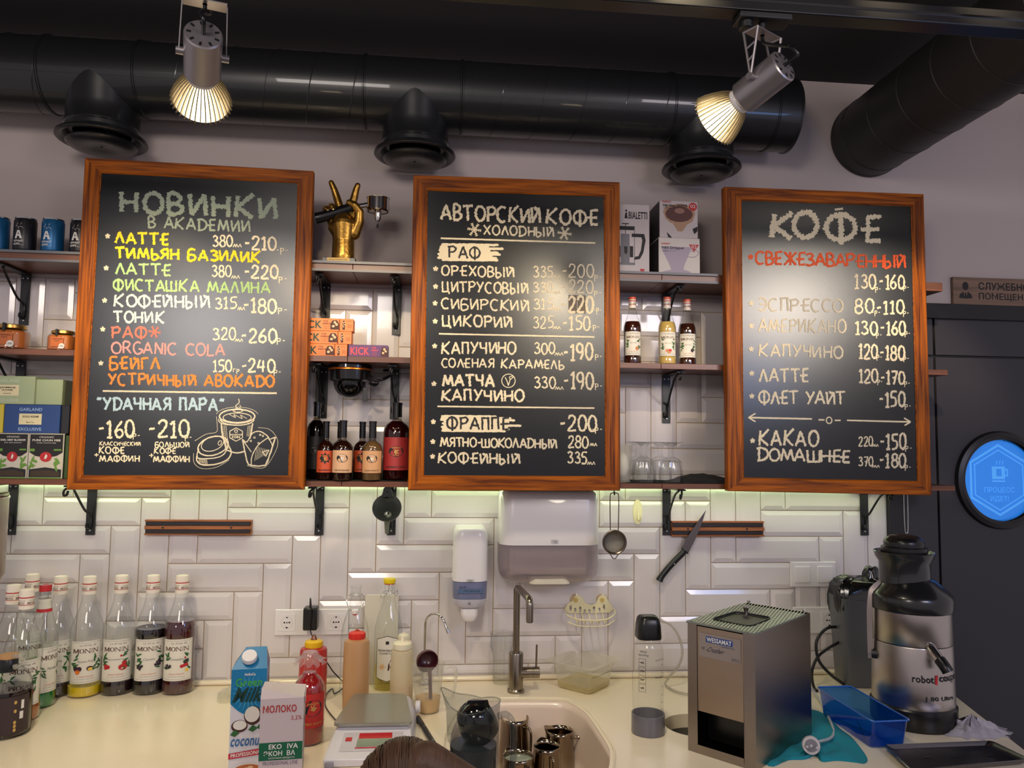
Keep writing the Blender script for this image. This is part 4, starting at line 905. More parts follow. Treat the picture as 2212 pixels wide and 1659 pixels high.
# white cartons, top shelf
M_wc = mat('white_carton', (196, 184, 182), .45); M_wc2 = mat('white_carton_lower', (206, 196, 188), .45)
Yc = -.155
def carton(x0, x1, ytop, lab, z, m, d=.12, name='coffee_maker_box', side=None):
    a, b = at(x0, 560, Yc).x, at(x1, 560, Yc).x; h = at((x0+x1)/2, ytop, Yc).z-z
    t = thing(name, lab, 'box', (a, Yc, z)); w = b-a
    obj('carton', MB().box(0, w, 0, d, 0, h), m, t, bevel=.001, seg=1)
    if side: obj('side_print', MB().box(-.0006, 0, .003, d-.002, .003, h-.003), side, t)
    return t, w, h
t, w, h = carton(1322, 1403, 441, 'tall white box with a french press picture and black lettering', Z1, M_wc, .11)
k = h/143.; fn = lambda x, z: (w-(1403-x)*k*1.0, -.0005, (583-z)*k)
lm = MB(); text(lm, 'BIALETTI', 1379, 463, 39, 15, fn=lambda x, z: (w-(1403-x)*k, -.0005, (583-463)*k+(z-463)*k), thick=.6)
poly(lm, [(1351, 470), (1358, 470), (1356, 462), (1357, 458), (1353, 458), (1352, 462)], fn); poly(lm, ell(1354.5, 454, 2, 2.5), fn)
obj('lettering', lm, K_blk, t, 0)
im = MB()
for q in ([(1337, 486), (1372, 486), (1371, 494), (1337, 494)], [(1366, 501), (1392, 501), (1395, 514), (1390, 540), (1383, 553), (1372, 555), (1372, 549), (1380, 547), (1385, 535), (1388, 514), (1386, 508), (1366, 508)], [(1339, 527), (1343, 527), (1343, 550), (1339, 550)], [(1362, 527), (1369, 527), (1369, 550), (1362, 550)], [(1346, 480), (1360, 480), (1360, 482), (1346, 482)], [(1352.4, 482), (1353.6, 482), (1353.6, 502), (1352.4, 502)], [(1350, 528), (1357, 528), (1357, 540), (1354, 545), (1351, 541)]):
    poly(im, q, fn)
obj('french_press_picture', im, K_blk, t, 0)
im = MB(); fn_ = lambda x, z: (w-(1403-x)*k, -.0003, (583-z)*k)
for q in ([(1343.5, 502), (1361.5, 502), (1361.5, 562), (1343.5, 562)], [(1336, 561), (1373, 561), (1373, 566), (1336, 566)], [(1371, 486), (1372.5, 486), (1372.5, 561), (1371, 561)]): poly(im, q, fn_)
obj('steel_body_picture', im, K_grey, t, 0)
im = MB(); poly(im, [(1383, 573), (1393, 573), (1391, 581), (1385, 581)], fn); obj('red_cup_mark', im, K_red, t, 0)
Ms = mat('grey_printed_side', (44, 40, 44), .5)
t, w, h = carton(1423, 1512, 514, 'white dripper box with a white cone picture, lower of the two', Z1, M_wc2, .10, 'dripper_box', Ms)
ZB = Z1+h; k = w/89.; fn = lambda x, z: ((x-1423)*k, -.0006, (584-z)*k); f2 = lambda x, z: ((x-1423)*k, -.0004, (584-z)*k)
tx = lambda mb, s_, cx, cy, ww, hh, th=.0: text(mb, s_, 0, 0, ww*k, hh*k, fn=lambda x, z: (x+(cx-1423)*k, -.0007, z+(584-cy)*k), thick=th*k)
lm = MB(); tx(lm, 'HARIO', 1438, 518, 19, 4, .3); obj('red_lettering', lm, K_red, t, 0)
lm = MB(); tx(lm, 'V60 Dripper', 1453.5, 527, 50, 7.5, .25); tx(lm, 'V60透過ドリッパー', 1445, 533.5, 32, 3); obj('lettering', lm, K_blk, t, 0)
im = MB(); poly(im, [(1488, 518), (1510, 518), (1499, 535)], fn); obj('red_mark', im, K_red, t, 0)
lm = MB(); text(lm, '02', 0, 0, 11*k, 7*k, fn=lambda x, z: (x+(1499-1423)*k, -.0009, z+(584-523)*k)); obj('white_lettering', lm, K_wh, t, 0)
Mcone = mat('pale_lilac_print', (166, 152, 166), .5)
im = MB(); poly(im, [(1433, 537), (1428, 524), (1494, 524), (1488, 540), (1480, 558), (1476, 572), (1494, 577), (1482, 582), (1444, 582), (1430, 578), (1450, 573), (1446, 562)], f2)
im.tube([f2(1484, 544), f2(1500, 545), f2(1509, 536), f2(1503, 530), f2(1492, 533)], .0009, 6, sub=5); obj('cone_picture', im, Mcone, t, 0)
t, w, h = carton(1425, 1508, 434, 'white glass dripper box with a brown coffee picture, stacked on another', ZB, M_wc, .10, 'dripper_box', Ms)
fn = lambda x, z: ((x-1425)*k, -.0006, (514-z)*k); f2 = lambda x, z: ((x-1425)*k, -.0004, (514-z)*k); tx = lambda mb, s_, cx, cy, ww, hh, th=.0: text(mb, s_, 0, 0, ww*k, hh*k, fn=lambda x, z: (x+(cx-1425)*k, -.0012, z+(514-cy)*k), thick=th*k)
lm = MB(); tx(lm, 'HARIO', 1440, 437, 19, 4, .3); obj('red_lettering', lm, K_red, t, 0)
lm = MB(); tx(lm, 'V60 Glass DRIPPER', 1458.5, 445, 54, 6, .25); tx(lm, 'V60耐熱透過ドリッパー', 1448, 451, 32, 2.6); obj('lettering', lm, K_blk, t, 0)
im = MB(); poly(im, [(1432, 458), (1440, 446), (1470, 440), (1500, 448), (1502, 462), (1496, 478), (1482, 486), (1466, 486), (1448, 482), (1438, 474)], f2); poly(im, [(1454, 484), (1484, 486), (1474, 500), (1464, 500)], f2); obj('filter_picture', im, mat('filter_tan', (178, 140, 112), .6), t, 0)
im = MB(); poly(im, ell(1467, 463, 30, 17), fn); obj('coffee_picture', im, mat('coffee_brown_print', (92, 56, 50), .6), t, 0)
im = MB(); poly(im, ell(1468, 456, 11, 6), lambda x, z: ((x-1425)*k, -.0009, (514-z)*k)); obj('foam_picture', im, mat('foam_print', (152, 112, 98), .6), t, 0)
im = MB(); poly(im, ell(1497, 446, 9, 9), lambda x, z: ((x-1425)*k, -.0009, (514-z)*k)); obj('red_mark', im, K_red, t, 0)
lm = MB(); tx(lm, '02', 1497, 445, 11, 7); obj('white_lettering', lm, K_wh, t, 0)
im = MB(); poly(im, [(1496, 494), (1507, 488), (1507, 498), (1500, 505)], fn); poly(im, [(1440, 502), (1452, 514), (1444, 514)], fn); obj('dark_picture', im, K_blk, t, 0)

# ------------------------------------------------------------------ tea boxes, lowest shelf
M_sage = mat('sage_carton', (166, 180, 140), .5); M_navy = mat('blue_carton', (30, 66, 128), .45); M_yel = mat('yellow_carton', (206, 186, 60), .5); M_plate = mat('cream_plate_print', (226, 214, 170), .5)
M_dk = mat('dark_carton', (26, 26, 30), .45)
Yt = -.150
def tea_long(x0, x1, ybot, ytop, y, m, lab, l1, l2, txtc, side=None):
    a, b = at(x0, (ybot+ytop)/2, y).x, at(x1, (ybot+ytop)/2, y).x
    z0 = at((x0+x1)/2, ybot, y).z; h = at((x0+x1)/2, ytop, y).z-z0; w = b-a
    return a, b, z0, h, w
Z_low = Z3+.0003
hA = at(60, 936, Yt).z-Z_low; 
kx = lambda x, Y=Yt: at(x, 985, Y).x
for x0, x1, l1, l2, lab in ((-75, -8, 'ORGANIC', 'GREEN', 'black and white tea box with berries cut by the left edge'), (-7, 60, 'ORGANIC', 'EARL GREY BLOSSOM', 'black and white tea box with a red round emblem and berries'), (61, 137, 'ORGANIC', 'PURE CHUN MEE', 'black and white tea box with a red round emblem and green leaves')):
    a, b = kx(x0), kx(x1); w = b-a; t = thing('tea_box', lab, 'tea box', ((a+b)/2, Yt, Z_low), group='small tea boxes on the lowest shelf'); h = hA; 
    M_tw = mat('ivory_tea_carton', (206, 200, 184), .5)
    obj('carton', MB().box(-w/2, w/2, 0, .075, 0, h), M_tw, t, bevel=.0008, seg=1)
    fn = lambda x, z: (x*w, -.0005, z*h); f2 = lambda x, z: (x*w, -.0009, z*h); f3 = lambda x, z: (x*w, -.0013, z*h)
    im = MB(); poly(im, [(-.47, .58), (-.3, .50), (0, .46), (.3, .50), (.47, .58), (.47, .98), (-.47, .98)], fn); obj('black_panel', im, K_blk, t, 0)
    im = MB(); poly(im, [(-.46, .03), (.46, .03), (.46, .20), (0, .25), (-.46, .20)], fn); obj('window_cutout', im, M_dk, t, 0)
    im = MB(); poly(im, [(-.42, .05), (.42, .05), (.40, .14), (.1, .19), (-.40, .17)], f2); obj('tea_leaves', im, mat('tea_leaf_brown', (70, 58, 46), .8), t, 0)
    im = MB(); poly(im, ell(0, .48, .17, .11, 20), f2); obj('red_emblem', im, K_red, t, 0)
    lm = MB(); poly(lm, [(-.04, .43), (.02, .44), (.05, .50), (.01, .55), (-.02, .50)], f3); text(lm, l1, 0, .92, .42, .038, fn=f2); text(lm, l2, 0, .85, .80, .045, fn=f2, thick=.004); text(lm, l2, 0, .79, .55, .022, fn=f2); obj('lettering', lm, K_wh, t, 0)
    im = MB()
    for i in range(11):
        s_ = (-1) ** i; poly(im, leaf(s_*random.uniform(.24, .42), random.uniform(.24, .46), .10, .035, random.uniform(0, 3)), fn)
    poly(im, [(-.46, .60), (-.32, .60), (-.32, .66), (-.46, .66)], f2); poly(im, [(.22, .62), (.44, .62), (.44, .655), (.22, .655)], f2); poly(im, [(-.46, 0.0), (.46, 0.0), (.46, .025), (-.46, .025)], f2)
    obj('leaf_print', im, mat('leaf_green_print', (104, 150, 60), .6), t, 0)
    obj('side_panel', MB().box(w/2, w/2+.0006, .001, .074, .001, h-.001), mat('dark_green_side', (34, 44, 30), .5), t)
z2 = Z_low+hA+.0005; hB = at(70, 874, Yt).z-z2; z3 = z2+hB+.0005; hC = at(70, 813, Yt).z-z3
def long_box(x0, x1, z, h, m, mtx, title, sub, lab, cx, d=.085, ps=(0, 0)):
    a, b = at(x0, 900, Yt).x, at(x1, 900, Yt).x; w = b-a; t = thing('tea_carton', lab, 'tea box', (a, Yt, z), group='long tea cartons on the lowest shelf')
    obj('carton', MB().box(0, w, 0, d, 0, h), m, t, bevel=.0008, seg=1)
    c = at(cx, 900, Yt).x-a; fn = lambda x, z_: (c+x, -.0004, z_*h); f2 = lambda x, z_: (c+x, -.0008, z_*h)
    im = MB(); poly(im, [(-.027, .30), (.027, .30), (.027, .68), (-.027, .68)], fn); obj('name_plate', im, M_plate, t, 0)
    lm = MB(); text(lm, title[0], 0, .83, .055, .11, fn=fn, thick=.0003); text(lm, title[1], 0, .14, .055, .11, fn=fn, thick=.0002); obj('lettering', lm, mtx, t, 0)
    lm = MB(); text(lm, sub[0], 0, .58, .038, .07, fn=f2, thick=.0002)
    if len(sub) > 2: text(lm, sub[2], 0, .50, .026, .06, fn=f2, thick=.0002)
    text(lm, sub[1], 0, .38, .018, .045, fn=f2); obj('small_lettering', lm, K_blk, t, 0)
    return t, w
K_pb = mat('pale_blue_ink', (150, 180, 215), .5)
long_box(9, 130, z2, hB, M_navy, K_pb, ('GARLAND', 'EXCLUSIVE'), ('GOLD ASSAM', 'Black Tea'), 'long blue tea carton with a cream name plate', 66)
long_box(-110, 7.5, z2, hB, M_yel, K_wh, ('GARLAND', 'EXCLUSIVE'), ('CEYLON', 'Black Tea'), 'long yellow tea carton at the left edge of the picture', -50)
long_box(-60, 72, z3, hC, M_sage, mat('pale_sage_ink', (196, 206, 176), .5), ('GARLAND', 'EXCLUSIVE'), ('JASMINE', 'Flavoured Tea', 'FLOWER'), 'long sage green tea carton on top of the blue one', 13)
for x0, x1, z, h, m, lab in ((73, 132, z3, hC*.9, M_sage, 'sage green tea carton end next to the dark carton'), (131, 150, z2, hB, M_dk, 'dark carton end beside the blue tea carton'), (138, 152, Z_low, hA*.96, mat('green_leaf_carton', (60, 84, 44), .5), 'narrow green leafy tea box beside the frame of the left menu board')):
    a, b = at(x0, 900, Yt+.006).x+.0008, at(x1, 900, Yt+.006).x; t = thing('tea_carton', lab, 'tea box', (a, Yt+.006, z)); obj('carton', MB().box(0, b-a, 0, .08, 0, h), m, t, bevel=.001)
    obj('lid_flap', MB().box(.0, b-a, .0, .08, h, h+.0006), m, t)
# ------------------------------------------------------------------ bottles
def lathe_in(prof, k=.94): return [(max(r-.0014, 0), z) for r, z in prof]
def cut(prof, z0, z1):
    out = [(0, z0)]; 
    def r_at(z):
        for (r0, a), (r1, b) in zip(prof, prof[1:]):
            if a <= z <= b and b > a: return r0+(r1-r0)*(z-a)/(b-a)
        return prof[-1][0]
    out.append((r_at(z0), z0))
    for r, z in prof:
        if z0 < z < z1: out.append((r, z))
    return out+[(r_at(z1), z1), (0, z1)]
def cyl_patch(mb, r, a0, a1, z0, z1, n=14, rz=.0):
    fs = []; vs = []
    for i in range(n+1):
        a = a0+(a1-a0)*i/n; vs += [(r*sin(a), -r*cos(a), z0), (r*sin(a), -r*cos(a), z1)]
    mb.add(vs, [(2*i, 2*i+2, 2*i+3, 2*i+1) for i in range(n)])
serif = {'M': [(0, .0, .16, 1), (.84, 0, 1, 1), ('d', .08, 1, .5, .15), ('d', .5, .15, .92, 1)], 'I': [(.4, 0, .6, 1)], 'N': [(.02, 0, .12, 1), (.88, 0, .98, 1), ('d', .06, 1, .94, 0)]}
def monin(mb, cx, cz, w, h, fn):
    u = w/5.1; x = cx-w/2
    for ch, cw in (('M', 1.25), ('O', 1.1), ('N', 1.05), ('I', .5), ('N', 1.05)):
        cw_ = cw*u*.92
        q = lambda a, b: (x+a*cw_, cz+(b-.5)*h)
        if ch == 'O':
            n = 16
            for i in range(n):
                t0, t1 = 2*pi*i/n, 2*pi*(i+1)/n
                poly(mb, [q(.5+.48*cos(t0), .5+.52*sin(t0)), q(.5+.48*cos(t1), .5+.52*sin(t1)), q(.5+.28*cos(t1), .5+.44*sin(t1)), q(.5+.28*cos(t0), .5+.44*sin(t0))], fn)
        else:
            for s in serif[ch]:
                if s[0] == 'd':
                    _, a, b, c, d = s; poly(mb, [q(a-.09, b), q(a+.11, b), q(c+.09, d), q(c-.11, d)], fn)
                else:
                    a, b, c, d = s; poly(mb, [q(a, b), q(c, b), q(c, d), q(a, d)], fn)
                    for e in (b, d-.08): poly(mb, [q(a-.12, e), q(c+.12, e), q(c+.12, e+.08), q(a-.12, e+.08)], fn)
        x += cw*u
def syrup(P, lab, h, R, liq, level, rot, fruit, word, red_cap=False, group='syrup bottles on the counter', tint=None, nolabel=False, name='syrup_bottle', low=0):
    t = thing(name, lab, 'bottle', P, va(P)+rot, group=group)
    p = [(R*.88, .0), (R*.98, h*.012), (R, h*.03), (R, h*.10), (R*.965, h*.115), (R*.965, h*.40), (R*.985, h*.415), (R*.965, h*.43), (R*.985, h*.455), (R*1.0, h*.50), (R*.985, h*.535), (R*.93, h*.575), (R*.80, h*.625), (R*.64, h*.68), (R*.51, h*.735), (R*.43, h*.79), (R*.385, h*.84), (R*.36, h*.875)]
    obj('glass', MB().lathe([(0, .0015), (R*.6, .001)]+p, 40), tint or M_glass, t, 60)
    if level: obj('syrup', MB().lathe(cut([(r-.0016, z) for r, z in p], .003, h*level), 36), liq, t, 60)
    if low: obj('syrup_foot', MB().lathe(cut([(r-.0016, z) for r, z in p], .003, h*low), 36), liq, t, 60)
    cz = h*.86
    if red_cap:
        obj('cap', MB().lathe([(R*.40, cz), (R*.40, cz+h*.06), (R*.38, cz+h*.08), (0, cz+h*.08)], 28), M_screw, t); obj('cap_band', MB().lathe([(R*.405, cz+.028*h), (R*.405, cz+h*.07), (R*.39, cz+h*.078), (0, cz+h*.083)], 28), K_red, t)
        obj('neck_label', MB().lathe([(R*.47, h*.745), (R*.42, h*.79), (R*.405, h*.83)], 28), M_label, t, 60); obj('neck_stripe', MB().lathe([(R*.52, h*.73), (R*.485, h*.755)], 28), K_red, t, 60)
    else:
        obj('cap', MB().lathe([(R*.415, cz-.008), (R*.40, cz+h*.10), (R*.38, cz+h*.118), (R*.30, cz+h*.122), (0, cz+h*.122)], 28), mat('shrink_cap_white', (232, 222, 208), .4), t)
        bm_ = MB()
        for z, hh in ((cz+h*.058, .0012), (cz+h*.004, .0006)): bm_.lathe([(R*.42, z), (R*.422, z+hh), (R*.418, z+hh*2)], 28)
        obj('cap_stripe', bm_, K_red, t, 60)
        lm = MB(); rc = R*.416
        for a0 in (-.95, .65): monin(lm, a0*rc, cz+h*.020, rc*1.25, h*.020, lambda x, z: (rc*sin(x/rc), -rc*cos(x/rc), z)); text(lm, 'Le Sirop de', (a0+.1)*rc, cz+h*.040, rc*1.1, h*.010, fn=lambda x, z: (rc*sin(x/rc), -rc*cos(x/rc), z))
        obj('cap_lettering', lm, K_brown, t, 0)
    if nolabel: return t
    rl = R*.985; hw = 1.02; z0, z1 = h*.12, h*.465
    lb = MB(); cyl_patch(lb, rl, -hw, hw, z0, z1, 20); obj('label', lb, M_label, t, 60)
    fn = lambda x, z: ((rl+.0004)*sin(x/rl), -(rl+.0004)*cos(x/rl), z); f2 = lambda x, z: ((rl+.0008)*sin(x/rl), -(rl+.0008)*cos(x/rl), z)
    lm = MB(); monin(lm, 0, h*.385, R*1.55, h*.034, fn); obj('lettering', lm, K_brown, t, 0)
    lm = MB(); text(lm, 'Le Sirop de', .1*R, h*.43, R*.95, h*.020, fn=fn, slant=.3); text(lm, word, 0, h*.30, R*(.7 if len(word) < 8 else .95), h*.02, fn=fn, slant=.3)
    text(lm, 'Une tradition de qualité', 0, h*.155, R*1.1, h*.009, fn=fn, slant=.3)
    for (a, b, c, d) in ((-hw*.93, z0+.004, hw*.93, z0+.0045), (-hw*.93, z1-.0045, hw*.93, z1-.004), (-hw*.93, z0+.004, -hw*.92, z1-.004), (hw*.92, z0+.004, hw*.93, z1-.004)):
        if c-a > .1: 
            q = MB(); cyl_patch(lm, rl+.0004, a, c, b, d, 14)
        else: poly(lm, [(a*rl, b), (c*rl, b), (c*rl, d), (a*rl, d)], fn)
    obj('small_lettering', lm, K_grey, t, 0)
    lm = MB(); text(lm, 'Arômes Naturels', 0, h*.178, R*.95, h*.013, fn=fn, slant=.3); obj('red_lettering', lm, mat('print_rose', (205, 120, 110), .6), t, 0)
    rnd = random.Random(len(lab)+len(word)); lv = MB()
    for s_ in (-1, 1):
        for i in range(8): poly(lv, leaf(s_*R*rnd.uniform(.5, .82), h*rnd.uniform(.22, .36), R*.20, R*.06, rnd.uniform(0, 3)), fn)
    obj('leaf_print', lv, K_green, t, 0)
    cols = {}
    for (x, z, rx, rz_, col) in fruit: cols.setdefault(col, []).append((x, z, rx, rz_))
    for col, L in cols.items():
        fm = MB(); 
        for (x, z, rx, rz_) in L: poly(fm, ell(x*R, h*z, rx*R*1.25, rz_*R*1.25, 12), f2 if col != 'k' else fn)
        obj('fruit_print', fm, {'r': K_red, 'o': K_orange, 'p': K_purple, 'y': mat('print_yellow', (230, 190, 70), .5), 'd': mat('print_dark_berry', (50, 34, 52), .5), 't': mat('print_tan', (196, 130, 80), .6)}[col], t, 0)
    return t
L_grey = mat('dark_syrup', (28, 12, 14), .08, coat=.6); L_red = mat('grenadine_syrup', (62, 8, 16), .08, coat=.6); L_cas = mat('blackcurrant_syrup', (14, 8, 12), .08, coat=.6)
L_yel = mat('yellow_syrup', (214, 184, 20), .1, coat=.5); L_green = mat('green_syrup', (8, 112, 52), .08, coat=.6); L_amb = mat('amber_syrup', (160, 84, 30), .1, coat=.5); L_brn = mat('brown_syrup', (52, 20, 10), .1, coat=.6); L_gold = mat('pale_gold_syrup', (200, 168, 96), .1, coat=.5)
berries = [(x, z, .07, .07, 'd') for x, z in ((-.62, .25), (-.5, .235), (-.7, .23), (-.42, .245), (.5, .27), (.62, .285), (.7, .27), (.4, .25), (.55, .25), (.66, .25), (-.55, .22))]
Hs, Rs = .303, .0398
def ctr_pt(px, py, R=0, dz=0):
    p = onz(px, py, ZC); d = V((p.x-CAM.x, p.y-CAM.y, 0)).normalized(); p = p+d*R*.86; return V((p.x, p.y, ZC+.0006+dz))
syrup(ctr_pt(383, 1502, Rs), 'dark red syrup bottle, rightmost of the row by the wall', Hs, Rs, L_red, .60, -.12, berries[:6]+[(.3, .24, .09, .09, 'r'), (.45, .245, .09, .09, 'r'), (.6, .25, .09, .09, 'r'), (.62, .205, .09, .09, 'y'), (.5, .31, .05, .05, 'r')], 'Grenadine')
syrup(ctr_pt(320, 1502, Rs), 'nearly full black syrup bottle, second from the right of the row by the wall', Hs, Rs, L_cas, .54, -.05, berries, 'Cassis')
syrup(ctr_pt(251, 1503, Rs), 'clear syrup bottle with strawberries on its label and a dark foot', Hs, Rs, L_grey, 0, -.12, [(-.62, .24, .12, .14, 'r'), (-.45, .24, .09, .1, 'r'), (.42, .235, .22, .16, 'r'), (.5, .27, .12, .1, 'r'), (.3, .33, .06, .05, 'r')], 'Strawberry', low=.11)
syrup(ctr_pt(181, 1508, Rs), 'nearly empty syrup bottle with passion fruit label and yellow rest', Hs, Rs, L_yel, .085, 0, [(-.55, .24, .13, .13, 'p'), (-.35, .24, .12, .12, 'p'), (-.45, .215, .12, .12, 'o'), (.25, .24, .16, .12, 'p'), (.27, .235, .12, .08, 'y')], 'Passion Fruit')
syrup(ctr_pt(118, 1508, Rs), 'clear syrup bottle with mint leaves on the label, partly hidden behind the green bottle', Hs, Rs, L_grey, 0, -.05, [], 'Menthe', low=.11)
syrup(ctr_pt(56, 1500, Rs), 'syrup bottle standing farthest back at the left end', Hs, Rs, L_amb, 0, .2, [], 'Vanille', low=.1)
syrup(ctr_pt(84, 1532, .034), 'green syrup bottle with a red and silver cap', .31, .034, L_green, .36, .75, [], 'Menthe', red_cap=True)
syrup(ctr_pt(14, 1545, Rs), 'frosted looking syrup bottle at the left edge behind the round dark bottle', Hs, Rs, L_amb, 0, .3, [], 'Caramel', low=.1)
syrup(ctr_pt(42, 1563, Rs), 'syrup bottle with an orange fruit label and amber rest in front of the green bottle', Hs, Rs, L_amb, .115, .1, [(.35, .22, .17, .19, 'r'), (.2, .22, .12, .14, 'y')], 'Pêche')
# small syrup bottles on the middle shelf
for px, liq, lv, lab, fr in ((1366, L_brn, .62, 'brown syrup bottle on the middle shelf next to the middle menu board', [(.4, .22, .15, .17, 't')]), (1441, L_gold, .62, 'golden syrup bottle on the middle shelf', [(-.1, .2, .16, .12, 't'), (.2, .2, .16, .12, 'r'), (.1, .17, .14, .1, 't')]), (1484, L_brn, .62, 'brown syrup bottle on the middle shelf next to the golden one', [(.45, .22, .14, .17, 'p')])):
    Y = -.13 if px != 1484 else -.105
    p = on_shelf(px, 700, Y, Z2); hh = at(px, 640 if px != 1484 else 645, Y).z-Z2
    t = syrup(p, lab, hh, wid(p, 19.5), liq, lv, .12, fr, 'Syrup', group='syrup bottles on the middle shelf')
    for c_ in t.children:
        if c_.name.startswith('cap_stripe'): 
            pass
    rr = wid(p, 19.5)*.412; obj('cap_top', MB().lathe([(rr, hh*.945), (rr*1.01, hh*.978), (rr*.9, hh*.985), (0, hh*.985)], 24), mat('coral_cap', (214, 92, 66), .4), t)
# liqueur syrup bottles on the lowest shelf
M_shorty = mat('black_stopper', (14, 14, 15), .2, coat=.5)
def lbottle(px, Y, ytop, rpx, liq, mlab, word, lab, col, full=1, big=False, star=False):
    p = on_shelf(px, 1020, Y, Z3+.0022); h = at(px, ytop, Y).z-p.z; R = wid(p, rpx)
    t = thing('liqueur_bottle', lab, 'bottle', p, va(p)*.7, group='dark bottles on the lowest shelf')
    sh = .50 if not big else .60
    pr_ = [(R*.9, 0), (R, h*.02), (R, h*sh), (R*.96, h*(sh+.06)), (R*.80, h*(sh+.11)), (R*.55, h*(sh+.145)), (R*.36, h*(sh+.17)), (R*.33, h*(sh+.2)), (R*.33, h*.80)]
    obj('glass', MB().lathe([(0, 0)]+pr_, 36), glassm('tinted_bottle_glass', (.6, .55, .5), 1.3), t, 50)
    obj('syrup', MB().lathe(cut([(r-.0014, z) for r, z in pr_], .002, h*(sh+.16)*full), 32), liq, t, 50)
    obj('stopper', MB().lathe([(R*.37, h*(sh+.21)), (R*.36, h*.965), (R*.40, h*.97), (R*.40, h*.995), (R*.36, h), (0, h)], 28), M_shorty, t)
    rl = R+.0006; lb = MB(); cyl_patch(lb, rl, -1.15, 1.15, h*.13, h*(.50 if not big else .55), 18); obj('label', lb, mlab, t, 60)
    fn = lambda x, z: ((rl+.0005)*sin(x/rl), -(rl+.0005)*cos(x/rl), z); f2 = lambda x, z: ((rl+.001)*sin(x/rl), -(rl+.001)*cos(x/rl), z)
    im = MB(); cz = h*.37
    if star:
        for i in range(8): poly(im, [(R*.0+R*.62*cos(a)*q, cz+R*.62*sin(a)*q) for a, q in ((2*pi*i/8-.4, .65), (2*pi*i/8, 1.1), (2*pi*i/8+.4, .65))], fn)
    poly(im, ell(0, cz, R*.55, R*.40, 20), fn); text(im, word, 0, h*.17, R*1.5, h*.025, fn=fn, thick=.0002)
    obj('emblem', im, K_blk, t, 0)
    lm = MB(); text(lm, 'HERBARISTA', 0, cz+R*.27, R*.72, R*.10, fn=f2)
    for i, a in enumerate((.4, 1.2, 2.1, 2.8, 3.6)): poly(lm, leaf(R*.1*cos(a*2), cz-R*.03+R*.1*sin(a*2), R*.15, R*.04, a), f2)
    text(lm, 'SYRUP', 0, cz-R*.28, R*.4, R*.07, fn=f2); obj('lettering', lm, col, t, 0)
    return t
M_lo = mat('rust_label', (190, 76, 40), .5); M_lp = mat('peach_label', (206, 164, 128), .5); M_lr = mat('crimson_label', (152, 40, 40), .5); M_lk = mat('black_label', (28, 26, 30), .5)
L_ctn = mat('milky_amber_liquid', (150, 124, 88), .15, coat=.4)
lbottle(681, -.10, 868, 21, L_cas, M_lk, 'ORGANIC', 'tall black bottle half hidden by the left menu board', K_grey, big=True)
lbottle(702, -.145, 910, 19, L_brn, M_lo, 'GINGERBREAD', 'small dark bottle with rust star label between the black and the peach label bottle', K_gold, star=True)
lbottle(739, -.158, 908, 22, L_brn, M_lp, 'THE NUTCRACKER', 'small brown bottle with peach label next to the rust one', K_wh)
lbottle(733, -.085, 911, 18, L_brn, M_lk, 'SYRUP', 'small dark bottle hidden behind the peach label bottle', K_grey)
lbottle(781, -.10, 911, 19, L_brn, M_lo, 'GINGERBREAD', 'small dark bottle with rust label behind the milky bottle', K_gold, star=True)
lbottle(803, -.158, 910, 21.5, L_ctn, mat('tan_label', (196, 148, 106), .5), 'COCONUT', 'small milky bottle with a tan label', K_wh)
lbottle(855, -.125, 870, 29, L_red, M_lr, 'RASPBERRY SHOW', 'big dark red bottle with crimson label on the lowest shelf', K_gold, big=True)
# black mesh mats on the lowest shelf
xm0, xm1 = at(664, 1035, -.1).x, at(876, 1035, -.1).x
t = thing('shelf_mat', 'black rubber mat under the dark bottles', 'mat', (0, 0, Z3)); obj('mat_sheet', MB().box(xm0, xm1, -.168, -.02, .0002, .0018), mat('rubber_mat', (20, 20, 20), .9, bump=1, bscale=600), t)
xm0, xm1 = at(1345, 1035, -.1).x, at(1570, 1035, -.1).x
t = thing('mesh_mat', 'black mesh mat under the upturned glasses, rising at its right end', 'mat', (0, 0, Z3)); rs = []
for i in range(24):
    f = i/23; x = xm0+(xm1-xm0)*f; hmp = .016*max(0, sin((f-.55)/.45*pi*.8))*(f > .55)+.0012*sin(i*2.3)
    rs.append([(x, -.168, .0003), (x, -.02, .0003), (x, -.02, .002+max(hmp, 0)+.004*(f > .55)), (x, -.11, .0022+max(hmp, 0)), (x, -.165, .0015+max(hmp, 0)*.5)])
obj('mat_sheet', MB().loft(rs), mat('rubber_mat', (20, 20, 20)), t, 60)
# upturned footed glasses
M_gt = glassm('thick_glass', (.975, .98, .975), 1.5)
def goblet(px, Y, lab, k=1):
    p = on_shelf(px, 1030, Y, Z3+.0024); t = thing('footed_glass', lab, 'glass', p, group='upturned footed glasses'); n = 40; h = .108
    prof = [(.0285, 0), (.0315, .002), (.0325, .012), (.0315, .035), (.029, .055), (.022, .063), (.010, .069), (.0072, .074), (.0066, .088), (.009, .097), (.020, .104), (.034, .107), (.0345, .109), (0, .1065)]
    rr = []
    for r, z in prof:
        rr.append([((r*(1-.05*(i % 2)*(.003 < z < .06)))*cos(2*pi*i/n), (r*(1-.05*(i % 2)*(.003 < z < .06)))*sin(2*pi*i/n), z) for i in range(n)])
    obj('bowl', MB().loft(rr, cap=False), M_gt, t, 25)
    obj('bowl_lining', MB().lathe([(.0265, .0), (.0295, .01), (.028, .034), (.024, .054), (.012, .06), (0, .061)], 36), M_gt, t, 50)
goblet(1391, -.150, 'upturned footed glass in front, nearest the milky tub'); goblet(1449, -.150, 'upturned footed glass farthest to the right')
goblet(1378, -.075, 'upturned footed glass in the back row at the left'); goblet(1426, -.075, 'upturned footed glass in the back row between the two front ones')
